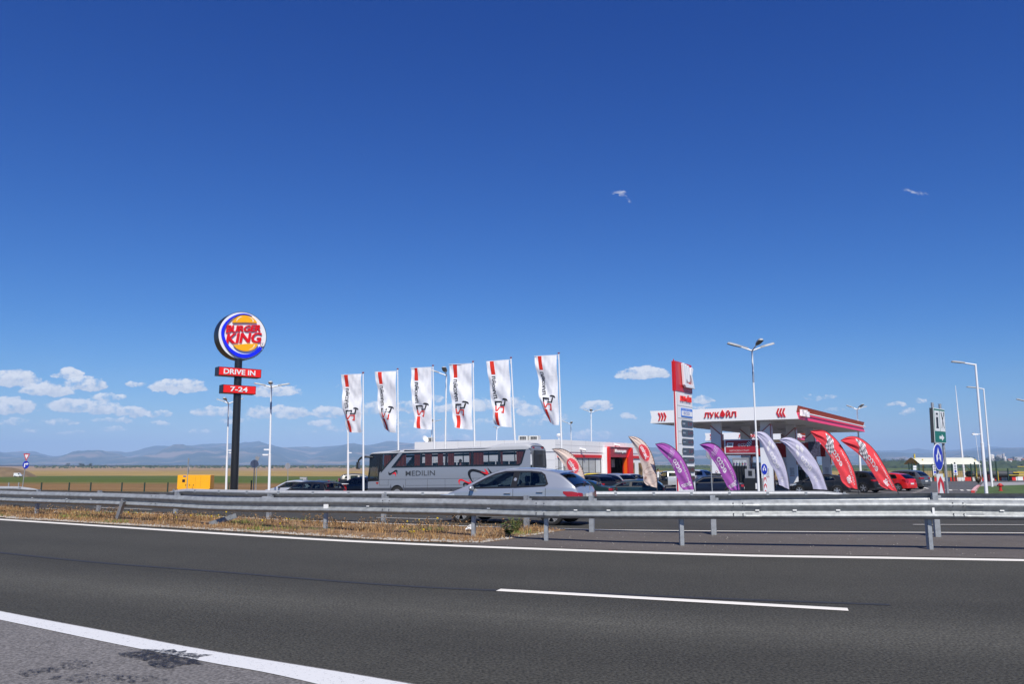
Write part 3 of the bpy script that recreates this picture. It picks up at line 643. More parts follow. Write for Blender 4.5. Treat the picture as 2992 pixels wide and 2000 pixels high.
for px, py in ((100,1453),(195,1457),(270,1459),(433,1466),(476,1467),(1076,1482),(1427,1487.5),(1678,1491),(1774,1492.5),(2205,1494),(2325,1494),(2449,1493.5),(2924,1489)):
    p = at(px, py, 17); r_ = Vector((p.x, p.y)); 
    # point of the rail line in this direction
    s = min((i * .1 for i in range(int(f1.L / .1))), key=lambda s_: abs(math.atan2(f1(s_)[0].x, f1(s_)[0].y) - math.atan2(r_.x, r_.y))); q, d, nn_ = f1(s)
    q = q - nn_ * .03; b = B(); b.box((q.x, q.y, .70 + dz1(q.x, 0)), (.075, .02, .022), math.atan2(d.y, d.x)); b.build('reflector', REFL, g1)
for px, big in ((953, 1), (2730, 0)):                         # upright trapezoid reflector plates clamped into the groove
    s = min((i * .1 for i in range(int(f1.L / .1))), key=lambda s_: abs(f1(s_)[0].x / f1(s_)[0].y - at(px, 1480, 17).x / 17)); q, d, nn_ = f1(s); q = q - nn_ * .05
    b = B(); P = [(-.07, -.10), (.07, -.06), (.07, .06), (-.07, .10)] if big else [(-.02, -.12), (.02, -.10), (.02, .10), (-.02, .12)]
    b.prism(P, (q.x, q.y, .70 + dz1(q.x, 0)), (d.x, d.y, 0), (0, 0, 1), (-nn_.x, -nn_.y, 0), .012); b.build('reflector_plate', REFL, g1)
# broken-off post lying in the grass
q = G(655, 1533); b = B(); w = .13
for (a, c) in (((-w / 2, 0), (w / 2, .006)), ((-w / 2, 0), (-w / 2 + .006, .06)), ((w / 2 - .006, 0), (w / 2, .06))): b.mm((a[0], a[1], 0), (c[0], c[1], .78))
o = b.build('broken_post', GALV); o.location = (G(612,1537).x, G(612,1537).y, .03); o.rotation_euler = (R(-28), R(74), R(20)); tag(o, 'broken galvanised rail post lying in the dry grass below the near guardrail', 'post')
# second rail, seen from behind, beside the opposite carriageway
R2P = [G(291,1497).xy, G(518,1504).xy, G(790,1517.6).xy, G(1124,1529).xy, G(1544,1550).xy, G(1729,1556).xy, G(2084,1564).xy, G(2735,1570).xy]
R2 = smoothpoly(ext(R2P, 24, 26)); f2 = polyline([(p[0], p[1]) for p in R2])
g2 = empty('guardrail', (0, 0, 0), 0, 'second galvanised guardrail on the far edge of the median, seen from its back', 'guardrail', 'guardrails along the motorway')
beam(f2, 0, f2.L, -1, dz2, step=.5).build('beam', GALV, g2)
ss = [nearest(f2, p.x, p.y) for p in R2P] + [3, 8, 13, f2.L - 20, f2.L - 15.5, f2.L - 11, f2.L - 6.5, f2.L - 2]
for s in ss:
    q, d, nn_ = f2(s); o = post(0, 0, f2, -1, g2, h=.91 + dz2(q.x, q.y), w=.12, brk=1); o.location = (q.x - nn_.x * .10, q.y - nn_.y * .10, 0); o.rotation_euler = (0, 0, math.atan2(d.y, d.x))
# third rail, between the opposite carriageway and the forecourt
def rail3(P, label, ends):
    f = polyline([(p[0], p[1]) for p in P]); g = empty('guardrail', (0, 0, 0), 0, label, 'guardrail', 'guardrails along the motorway')
    dz = lambda x, y: -.345
    L = f.L
    def drop(s):
        r = 0
        if 'l' in ends: r += .62 * max(0, 1 - s / 3.2) ** 1.6
        if 'r' in ends: r += .62 * max(0, 1 - (L - s) / 3.2) ** 1.6
        return r
    beam(f, 0, L, 1, dz, .35, drop=drop, prof=[(o * .9, z) for o, z in WP]).build('beam', mat('galvanised_bright', (.38, .39, .40), .5, .3, n=.1, ns=9), g)
    s = .8
    while s < L - .5:
        if drop(s) < .15:
            q, d, nn_ = f(s); b = B(); b.box((0, -.085, .475 - .02), (.10, .025, .12)); b.box((0, .06, .08), (.10, .06, .78)); o = b.build('post', GALVD, g); o.location = (q.x, q.y, 0); o.rotation_euler = (0, 0, math.atan2(d.y, d.x))
        s += 1.5
    return g
rail3(R3, 'low bright guardrail between the opposite carriageway and the petrol station', 'lr')
LL = [G(-700,1421,.48).xy, G(-150,1425,.48).xy, G(160,1427,.48).xy, G(222,1432,.40).xy]
rail3(smoothpoly(LL), 'short bright guardrail beyond the opposite carriageway at the far left, ending in the ground', 'r')
# litter, weed
b = B(); b.grid(5, 4, lambda u, v: (.16 * u, .10 * v + .02 * math.sin(u * 5), .05 + .16 * u * v + .03 * math.sin(v * 7 + u * 3)), smooth=False)
q = G(1360, 1556); o = b.build('litter', mat('paper', (.75, .75, .74), .8)); o.location = (q.x, q.y, 0); tag(o, 'crumpled white paper caught in the grass beside a rail post', 'litter', 'litter in the grass')
for px, py, lb in ((158,1500,'small white scrap of litter in the grass at the far left'), (387,1513,'small white scrap of litter in the grass beyond the knocked over post')):
    q = G(px, py); c = o.copy(); col.objects.link(c); c.location = (q.x, q.y, -.03); c.rotation_euler = (0, 0, px); c.scale = (.8, .8, .5); c['label'] = lb
rw = random.Random(5)
def weed(x, y, h, n, name, label, mats, leaf=.03):
    b = B(); st = B()
    for i in range(n):
        a = rw.uniform(0, 6.28); l = rw.uniform(.25, 1) * h; tip = Vector((math.cos(a) * l * rw.uniform(.2, .75), math.sin(a) * l * rw.uniform(.2, .6), l))
        st.cyl((0, 0, 0), tip, .004, .002, 4)
        for k in range(13):
            p = tip * rw.uniform(.3, 1.05); s_ = leaf * rw.uniform(.6, 1.5); q = Matrix.Rotation(rw.uniform(0, 6.28), 3, 'Z') @ Matrix.Rotation(rw.uniform(-.9, .9), 3, 'X')
            b.add([p + q @ Vector(v) for v in ((0, 0, 0), (s_, s_ * .5, s_ * .2), (s_ * 2, 0, 0), (s_, -s_ * .5, s_ * .2))], [(0, 1, 2), (0, 2, 3)], rw.randrange(len(mats)), False)
    t = empty(name, (x, y, 0), 0, label, 'weed'); b.build('leaves', mats, t); st.build('stems', mats[0], t); return t
WG = [mat('weed_dark', (.035, .07, .018), .7), mat('weed_green', (.07, .12, .03), .7)]
q = G(1487, 1569); weed(q.x, q.y, .36, 16, 'weed', 'dark green leafy weed growing at the end of the dry grass strip', WG, .035)
WY = [mat('weed_light', (.16, .20, .05), .8), mat('weed_light2', (.24, .24, .08), .8), WG[1]]
q = G(1508, 1560); weed(q.x, q.y, .42, 30, 'weed', 'yellowish green bushy weed behind the dark leafy weed', WY, .018)
# ---------------------------------------------------------------- lamps
POLEW = mat('pole_white', (.80, .80, .80), .45); LHEAD = mat('lamp_head', (.33, .34, .35), .5); LUNDER = mat('lamp_glass', (.10, .10, .09), .2)
def ends(pt, pb, d, ground=None):
    T = at(*pt, d); Bt = at(*pb, d); g = gz(Bt.x, Bt.y) if ground is None else ground
    t = (g - T.z) / (Bt.z - T.z); return T, T + (Bt - T) * t
def lamp(pt, pb, d, tips, r, label, cams=(), name='street_lamp', ground=None, group='street lamps of the petrol station', headL=.75, collar=False, cap=None):
    T, P0 = ends(pt, pb, d, ground); g = empty(name, P0, 0, label, 'street lamp', group); U = T - P0
    b = B(); m1 = U * .42
    b.cyl((0, 0, 0), m1, r, r * .92, 12); b.cyl(m1, U, r * .72, r * .6, 12); b.cyl(m1 - Vector((0, 0, .03)), m1 + Vector((0, 0, .03)), r * 1.04, n=12)
    b.build('pole', POLEW, g)
    if collar: b = B(); b.cyl(U * .80, U * .865, r * .72, n=12); b.build('collar', mat('collar_grey', (.25, .3, .4), .5), g)
    for (x, y, dd) in tips:
        e = at(x, y, d + dd) - P0; v = e - U; L = v.length; dr = v.normalized(); hl = min(headL, L * .7)
        a = B(); a.cyl(U - Vector((0, 0, .06)), e - dr * hl * .7, r * .55, r * .42, 8); arm = a.build('arm', POLEW, g)
        hb = B(); fl = Vector((dr.x, dr.y, 0)).normalized(); q = Matrix((dr, Vector((-fl.y, fl.x, 0)), dr.cross(Vector((-fl.y, fl.x, 0))))).transposed()
        Wd = hl * .36; hb.M = Matrix.Translation(e - dr * hl * .5) @ q.to_4x4()
        P = [(-.5, -.25), (-.2, -.5), (.4, -.5), (.5, -.3), (.5, .3), (.4, .5), (-.2, .5), (-.5, .25)]
        n = len(P); vs = [(a_ * hl, c_ * Wd, -.035) for a_, c_ in P] + [(a_ * hl * .92, c_ * Wd * .8, .045) for a_, c_ in P]
        if hb.M.to_3x3()[2][2] < 0: vs = [(x_, y_, -z_) for x_, y_, z_ in vs]
        hb.add(vs, [tuple(range(n))], 1, False); hb.add(vs, [tuple(range(2 * n - 1, n - 1, -1))] + [(i, (i + 1) % n, n + (i + 1) % n, n + i) for i in range(n)], 0, False)
        hb.build('lamp_head', [LHEAD, LUNDER], g)
    for (x, y, sx_) in cams:
        c = at(x, y, d) - P0; b = B(); ax = U * ((c.z) / U.z); b.cyl(ax, c, .02, n=6); b.M = Matrix.Translation(c); b.mm((-.16, -.05, -.045), (.16, .05, .045)); b.cyl((sx_ * .16, 0, 0), (sx_ * .20, 0, 0), .035, n=8)
        b.build('security_camera', WHITE, g)
    return g
lamp((793,1130),(786,1434),50,[(742,1120,-.3),(847,1122,.3),(790,1116,-1.6)],.085,'white three-armed street lamp right of the burger sign, with two cameras on it',[(780,1315,-1),(776,1330,-1)],collar=True)
lamp((668,1178),(660.5,1434),62,[(633,1167,0),(712,1165,.3),(655,1163,-1.8)],.085,'white street lamp with three arms behind the black pole of the burger restaurant sign',[(674,1317,1),(676,1324,1)])
lamp((1304.5,1096),(1301,1313),58,[(1246,1078,0),(1297,1073,-1.6)],.085,'white street lamp with two arms between the third and the fourth banner flag',headL=1.0)
lamp((1017,1160),(1017,1403),75,[(1010,1157,.2)],.10,'white lamp pole with a small camera, mostly hidden behind the leftmost banner flag',[(1022,1324,1)])
lamp((1727,1205),(1728,1300),100,[(1704,1197,0),(1757,1197,0),(1727,1196,-1.5)],.10,'distant white street lamp with three arms above the shop roof, right of the flags',headL=1)
lamp((1668,1240),(1669,1300),110,[(1642,1231,0),(1670,1233,-1.4)],.09,'faint distant street lamp just right of the rightmost banner flag',headL=1)
lamp((1263,1234),(1261,1292),96,[(1291,1227,0),(1266,1226,-1.5)],.085,'distant street lamp under the third banner flag, above the left end of the shop',headL=1)
lamp((1452,1250),(1451,1290),96,[(1476,1245,0),(1446,1248,-1.5)],.085,'distant street lamp seen just under the fifth banner flag',headL=1)
lamp((2504,1196),(2514,1375),80,[(2473,1185,0),(2532,1188,.2),(2522,1182,-1.3)],.12,'white street lamp with three arms behind the right end of the fuel canopy',headL=1.1)
lamp((2197,1022),(2217,1433),33,[(2125,1003,0),(2262,1004,0),(2225,992,-1.2),(2160,1012,.5)],.055,'tall white street lamp with four arms standing in front of the fuel canopy',headL=.62,collar=True)
lamp((2850,1064),(2882,1439),47,[(2780,1057,0)],.095,'nearer of two tall single-arm street lamps on the right, with a camera on its pole',[(2849,1270,-1)],headL=.8)
lamp((2874,1136),(2899,1422),78,[(2825,1131,0)],.10,'farther of two tall single-arm street lamps on the right',headL=1.2)
lamp((3010,1176),(3030,1430),75,[(2970,1167,0)],.10,'street lamp whose head just reaches in at the right edge of the picture',headL=1.1)
T, P0 = ends((2791.5,1127),(2817,1389),112); b = B(); b.cyl((0, 0, 0), (T - P0) * .55, .16, .11, 8); b.cyl((T - P0) * .55, T - P0, .10, .03, 8); o = b.build('lightning_mast', POLEW); o.location = P0; tag(o, 'thin tapering white mast behind the gas shelter, right of the green sign', 'mast')
b = B(); o = lamp((2850,1268),(2860,1345),100,[(2842,1266,0)],.04,'small distant lamp between the two tall single-arm lamps on the right',headL=.4)
# ---------------------------------------------------------------- burger restaurant pylon
T, P0 = ends((697,1050),(683.5,1434),51)
bk = empty('pylon_sign', P0, 0, 'tall black pole sign with a round burger disc above DRIVE IN and 7-24 boxes', 'sign')
U = T - P0; b = B(); b.cyl((0, 0, 0), U, .25, .24, 20); b.cyl((0, 0, 0), (0, 0, .10), .5, n=20)
for a in range(8): b.prism([(.24, .0), (.46, 0), (.24, .45)], (0, 0, .08), (math.cos(a * .785), math.sin(a * .785), 0), (0, 0, 1), (-math.sin(a * .785), math.cos(a * .785), 0), .015)
b.build('pole', mat('black_gloss', (.012, .012, .014), .35, coat=.2), bk)
BKW = mat('sign_white', (.80, .80, .80), .35); BKB = mat('sign_blue', (.008, .02, .80), .35); BKY = mat('sign_yellow', (.95, .43, .002), .35); BKR = mat('sign_red', (.72, .003, .008), .35); BKK = mat('sign_black', (.012, .013, .018), .4); SRED = mat('box_red', (.85, .015, .010), .35)
# sign faces towards the motorway, turned a little to the right
fa = R(38); ex = Vector((math.cos(fa), math.sin(fa), 0)); ey = Vector((math.sin(fa), -math.cos(fa), 0)); ez = Vector((0, 0, 1))   # ex along the face, ey out of it
DC = at(709, 982, 51) - P0; Rr = 1.60; th = .82
b = B(); O = DC
def disc(b, c, r0, n=64, dy=0, mi=None): b.add([c + ex * (r0 * math.cos(i * 6.28318 / n)) + ez * (r0 * math.sin(i * 6.28318 / n)) + ey * dy for i in range(n)], [tuple(range(n))], mi, False)
b.cyl(O - ey * th, O, Rr, n=64, caps=True); b.cyl(O - ey * 0.005, O + ey * .02, Rr * 1.008, n=64, caps=False); b.cyl(O - ey * (th + .02), O - ey * th, Rr * 1.008, n=64, caps=False)
b.build('disc_body', BKK, bk)
b = B(); b.prism([(1.565 * math.cos(i * 6.28318 / 72), 1.565 * math.sin(i * 6.28318 / 72)) for i in range(72)], O + ey * .003, ex, ez, ey, .02); b.build('face', BKW, bk)
# emblem coordinates measured in the photograph's zoom (centre 795,745; x scale 632, y scale 655)
def E(x, y): return ((x - 795) / 632 * Rr, -(y - 745) / 655 * Rr)
def cloud(name, pts, m, d0, t_, sm=True):
    P = [E(*p) for p in pts]; bb = B(); bb.prism(P, O + ey * d0, ex, ez, ey, t_); return bb.build(name, m, bk)
outer = [(1005,190),(930,155),(850,140),(760,142),(660,165),(560,212),(460,280),(370,370),(300,470),(255,570),(235,680),(240,780),(262,880),(300,970),(350,1060),(410,1140),(480,1215),(560,1275),(640,1315),(730,1342),(820,1352),(910,1345),(1000,1320),(1090,1275),(1170,1215),(1240,1150),(1312,1055)]
inner = [(1237,995),(1190,1060),(1130,1130),(1060,1185),(980,1222),(900,1242),(810,1248),(720,1235),(640,1208),(560,1165),(490,1110),(430,1045),(375,960),(335,870),(310,770),(303,680),(318,590),(355,490),(410,400),(480,320),(570,250),(660,200),(760,172),(850,165),(930,172)]
bb = B(); no_, ni = len(outer), len(inner); ii = inner[::-1]
def rs(P, n): return [catmull(P, i / n) for i in range(n + 1)]
Oa = rs([E(*p) for p in outer], 60); Ia = rs([E(*p) for p in [(1005,190)] + ii], 60)
vs = [O + ey * .02 + ex * p[0] + ez * p[1] for p in Oa + Ia]; vs += [v + ey * .12 for v in vs]; n = 61
bb.add(vs, [(i, i + 1, n + i + 1, n + i) for i in range(60)] + [(2 * n + i, 2 * n + i + 1, 3 * n + i + 1, 3 * n + i) for i in range(60)] + [(i, i + 1, 2 * n + i + 1, 2 * n + i) for i in range(60)] + [(n + i, n + i + 1, 3 * n + i + 1, 3 * n + i) for i in range(60)] + [(60, 120 + 1, 243, 182)])
bb.build('swoosh', BKB, bk)
cloud('bun', rs([(500,410),(520,360),(580,290),(660,225),(740,198),(850,192),(960,207),(1040,245),(1110,310),(1138,352)], 30) + [(1130,360), (820,380), (510,422)], BKY, .02, .12)
cloud('bun', [(557,1032), (850,965), (1170,930), (1190,940)] + rs([(1185,965),(1130,1050),(1050,1115),(960,1150),(850,1163),(740,1150),(640,1110),(580,1060)], 24), BKY, .02, .12)
HL = mat('highlight_cream', (.85, .75, .55), .4)
for pts in ([(590,375),(605,375),(625,330),(680,270),(745,232),(740,228),(670,248),(610,310)], [(888,222),(950,240),(1000,280),(1020,320),(1000,340),(1040,340),(1052,310),(1010,262),(950,228)], [(945,1120),(1010,1085),(1060,1040),(1085,970),(1115,975),(1090,1030),(1030,1090),(960,1122)]):
    cloud('highlight', pts, HL, .143, .004)
def warp(word, xl, xr, topf, botf, lean, m):
    """extruded letters following the tilted word of the emblem"""
    vs, fs, _ = tgeo(word, .010, 0); P = []
    for a, c in vs:
        x = xl + (xr - xl) * a; y = botf(a) + (topf(a) - botf(a)) * c; P.append(E(x + lean * (c - .5), y))
    bb = B(); n = len(P); pts = [O + ey * .03 + ex * p[0] + ez * p[1] for p in P]; cnt = {}
    for f in fs:
        for i in range(len(f)): cnt[(f[i], f[(i + 1) % len(f)])] = 1
    for k_, sh_ in enumerate((-.022, 0, .022)):                  # heavy strokes
        q_ = [p + ex * sh_ + ez * (.008 * (k_ - 1)) for p in pts]
        bb.add([p + ey * .003 * k_ for p in q_] + [p + ey * (.07 + .004 * k_) for p in q_], fs + [[i + n for i in reversed(f)] for f in fs] + [(a, c, c + n, a + n) for (a, c) in cnt if (c, a) not in cnt], None, False)
    bb.build('lettering', m, bk)
warp('BURGER', 370, 1252, lambda a: 500 - 110 * a + 20 * math.sin(a * 3.14) , lambda a: 712 - 130 * a - 12 * math.sin(a * 3.14), 20, BKR)
warp('KING', 385, 1268, lambda a: 728 - 120 * a - 10 * math.sin(a * 3.14), lambda a: 1025 - 130 * a - 20 * math.sin(a * 3.14), 35, BKR)
rc = O + ex * E(1315, 940)[0] + ez * E(1315, 940)[1]
b = B(); b.cyl(rc + ey * .02, rc + ey * .12, .135, n=20, caps=False); b.build('rim', BKR, bk)
b = B(); b.cyl(rc + ey * .02, rc + ey * .11, .125, n=20); b.build('badge', BKW, bk); b = B(); text(b, 'R', rc + ey * .115 - ex * .05 - ez * .065, ex, ez, .10, .13); b.build('lettering', BKK, bk)
def signbox(px, py, w, h, s, tw, thh):
    c = at(px, py, 51) - P0; c = c + ey * .33
    b = B(); 
    for sgn_ in (1,): b.prism([(-w / 2, -h / 2), (w / 2, -h / 2), (w / 2, h / 2), (-w / 2, h / 2)], c - ey * .75, ex, ez, ey, .75)
    o = b.build('sign_box', BKK, bk)
    b = B(); b.prism([(-w / 2 + .03, -h / 2 + .03), (w / 2 - .03, -h / 2 + .03), (w / 2 - .03, h / 2 - .03), (-w / 2 + .03, h / 2 - .03)], c + ey * .002, ex, ez, ey, .02); b.build('face', SRED, o)
    b = B(); text(b, s, c + ey * .03 - ex * (tw / 2 + .05) - ez * (thh / 2), ex, ez, tw, thh, ey, .02, off=.022); b.build('lettering', BKW, o)
signbox(697, 1090, 2.78, .56, 'DRIVE IN', 2.05, .34); signbox(695, 1140, 2.14, .54, '7-24', 1.12, .32)
# ---------------------------------------------------------------- banner flags
FW = clothmat('flag_white', (.88, .88, .90), .16); FRd = clothmat('flag_red', (.80, .06, .04), .3); FBk = clothmat('flag_black', (.03, .03, .035), .1)
def flag(top, bot, d, k, label, corners, curl, seed):
    """top/bot: pole pixels; corners: cloth top left, top right, bottom right, bottom left in pixels"""
    T, P0 = ends(top, bot, d); g = empty('banner_flag', P0, 0, label, 'flag', 'white banner flags on poles'); U = T - P0
    r = .062 * k; b = B(); h1 = U * .45; h2 = U * .7
    b.cyl((0, 0, 0), h1, r, r * .85, 12); b.cyl(h1, h2, r * .80, r * .7, 12); b.cyl(h2, U, r * .66, r * .5, 12)
    b.build('pole', POLEW, g); b = B(); b.cyl(U, U + Vector((0, 0, .05)), .04, .085, 12); b.ball(U + Vector((0, 0, .06)), .085, 12, 6, sc_=(1, 1, .5)); b.build('finial', mat('finial_red', (.30, .01, .02), .4), g)
    c = [at(*corners[0], d + .62) - P0, at(*corners[1], d + .04) - P0, at(*corners[2], d + .04) - P0, at(*corners[3], d + .62) - P0]
    arm = B(); arm.cyl(c[1] + Vector((.12, 0, .02)), c[0] + Vector((-.02, 0, .02)), .018, n=8); arm.box(tuple(c[1] + Vector((.12, 0, -.12))), (.05, .05, .30)); arm.build('arm', POLEW, g)
    rn = random.Random(seed); ph = [rn.uniform(0, 6) for _ in range(6)]
    nrm = Vector((-.45, -.9, 0)).normalized()
    def S(u, v, lift=0.):                                      # u: 0 at the pole .. 1 at the fly end, v: 0 top .. 1 bottom
        a = c[1].lerp(c[0], u); e = c[2].lerp(c[3], u); p = a.lerp(e, v)
        amp = .075 * (.25 + v) * (.3 + u) * k
        w = amp * (math.sin(v * 9 + u * 3 + ph[0]) + .6 * math.sin(v * 17 - u * 6 + ph[1]) + .5 * math.sin(u * 9 + v * 4 + ph[2]))
        w += .035 * math.sin((u * .6 + v) * 26 + ph[3]) * u * .5 + .008 * math.sin((u - v * .5) * 31 + ph[4]) * (1 - v) + .10 * noise.noise((u * 1.6 + ph[4], v * 4 + ph[1], 0))
        cl = curl * (u ** 2) * max(0, v - .62) ** 1.4
        p = p + nrm * (w - cl * .9) + Vector((.02 * math.sin(v * 11 + ph[5]) * u + cl * .45, 0, .35 * cl - .12 * math.sin(math.pi * u) * v * abs(curl) * .6))
        return p + nrm * lift
    b = B(); b.grid(44, 110, lambda u, v: S(u, v)); b.build('cloth', FW, g)
    f_ = lambda u: 1 - u       # decals given with a from the fly end
    L_ = .014
    b = B()
    for v0, v1 in ((0.0, .205), (.795, .995)): b.grid(4, 14, lambda u, v: S(1 - (.16 + .17 * u), v0 + (v1 - v0) * v, L_))
    b.build('stripe', FRd, g)
    b = B(); tmap(b, 'ЛУКОЙЛ', lambda a, c_: S(1 - (.16 + .20 * c_), .585 - .35 * a, L_), off=.04); b.build('lettering', FBk, g)
    def poly(name, pts, m):
        bb = B(); 
        for q in pts: bb.add([S(1 - x, y, L_ + .004) for x, y in q], [tuple(range(len(q)))], None, False)
        bb.build(name, m, g)
    # emblem: angular black upper half ending in a mushroom cap, red lower half (x from the fly end, y down)
    X = lambda x: .16 + (x - 120) / 420.; Y = lambda y: (y - 190) / 1190.
    Q = lambda L0: [(X(x), Y(y)) for x, y in L0]
    poly('emblem', [Q([(122,925),(122,1010),(152,1010),(152,950)]), Q([(122,925),(140,952),(245,945),(270,918)]), Q([(245,945),(270,918),(262,960),(232,1010),(215,1010)]), Q([(232,985),(222,1010),(330,1003),(338,980)]),
        Q([(300,1003),(332,1003),(368,915),(340,905)]), Q([(278,885),(300,895),(372,905),(410,925),(412,905),(395,882),(350,868),(310,868)])], FBk)
    poly('emblem', [Q([(122,1018),(128,1115),(160,1115),(150,1018)]), Q([(128,1115),(128,1092),(165,1090),(172,1115)]), Q([(172,1115),(155,1095),(205,1030),(235,1020)]), Q([(205,1040),(235,1018),(318,1018),(312,1044)]), Q([(288,1040),(318,1018),(296,1138),(265,1130)]), Q([(248,1112),(250,1130),(292,1140),(290,1118)])], FRd)
    return g
k1 = 'one of six white banner flags with red stripes and black lettering, '
flag((1061,1092),(1062,1437),53.2,1.1,'leftmost of the six white banner flags, its pole standing in front of the coach nose',((997,1097),(1056,1094.5),(1057,1265),(1008,1264)),.2,1)
flag((1162,1081),(1164,1315),58.8,1.2,'second white banner flag from the left, its pole rising behind the front of the coach',((1096,1088.5),(1157,1086),(1158.5,1266),(1112,1256)),.8,2)
flag((1265,1071),(1269.5,1311),57,1.2,'third white banner flag from the left, directly left of the two-armed street lamp',((1200,1077),(1261,1074.5),(1262,1257),(1209,1252)),.5,3)
flag((1382,1059.5),(1387,1307),55.4,1.2,'fourth white banner flag from the left, directly right of the two-armed street lamp',((1312,1066.5),(1379,1063.5),(1379.5,1257),(1324,1251)),.35,4)
flag((1493,1048),(1505,1293),54,1.2,'fifth white banner flag from the left, above the middle of the coach',((1422,1058),(1487,1052.5),(1497,1250),(1442,1243)),.4,5)
flag((1632.5,1035),(1641,1310),52.4,1.2,'rightmost and nearest of the six white banner flags, its lower end twisted to the pole',((1562,1042.5),(1626,1039),(1634,1243),(1588,1232)),1.5,6)
# ---------------------------------------------------------------- cars
GLC = glassmat('car_glass', (.40, .47, .46)); GLD = glassmat('car_glass_dark', (.12, .14, .15)); TYRE = mat('tyre_rubber', (.022, .022, .023), .85); RIM = mat('alloy', (.55, .56, .58), .3, .7)
INT = mat('car_interior', (.05, .05, .055), .8); SEAT = mat('seat_fabric', (.09, .09, .10), .9); TAIL = mat('tail_light', (.32, .006, .01), .15, coat=.3); HEADL = mat('head_light', (.60, .62, .65), .12, .4, coat=.6)
FRIT = mat('window_trim', (.012, .012, .013), .4); PLATE = mat('number_plate', (.72, .72, .70), .4); CHROME = mat('chrome', (.75, .76, .78), .15, .9); TRIM = mat('bumper_trim', (.035, .035, .038), .6); GAP = mat('panel_gap', (.03, .03, .03), .7)
SKIN = mat('skin', (.48, .27, .19), .6); HAIR = mat('hair_dark', (.03, .02, .015), .8); SHW = mat('shirt_white', (.72, .74, .76), .8); JEAN = mat('jeans', (.05, .07, .13), .85); SHG = mat('shirt_grey', (.25, .25, .27), .8); SHP = mat('shirt_pink', (.60, .25, .33), .8)
def paint(name, c, metal=.5): return mat(name, c, .30, metal, coat=.8 if max(c) > .1 else .22, spec=.5 if max(c) > .1 else .3)
P_SILVER = paint('paint_silver', (.41, .43, .46), .5); P_BLACK = paint('paint_black', (.012, .013, .016), .1); P_RED = paint('paint_red', (.68, .012, .012), .1); P_NAVY = paint('paint_navy', (.012, .018, .04), .3)
P_GREY = paint('paint_grey', (.13, .14, .15), .5); P_GREEN = paint('paint_green', (.010, .026, .022), .2); P_TEAL = paint('paint_teal', (.014, .04, .055), .3); P_WHITE = paint('paint_white', (.75, .76, .78), .0); P_YEL = paint('paint_yellow', (.75, .55, .02), 0); P_LSIL = paint('paint_light_silver', (.62, .64, .67), .4)
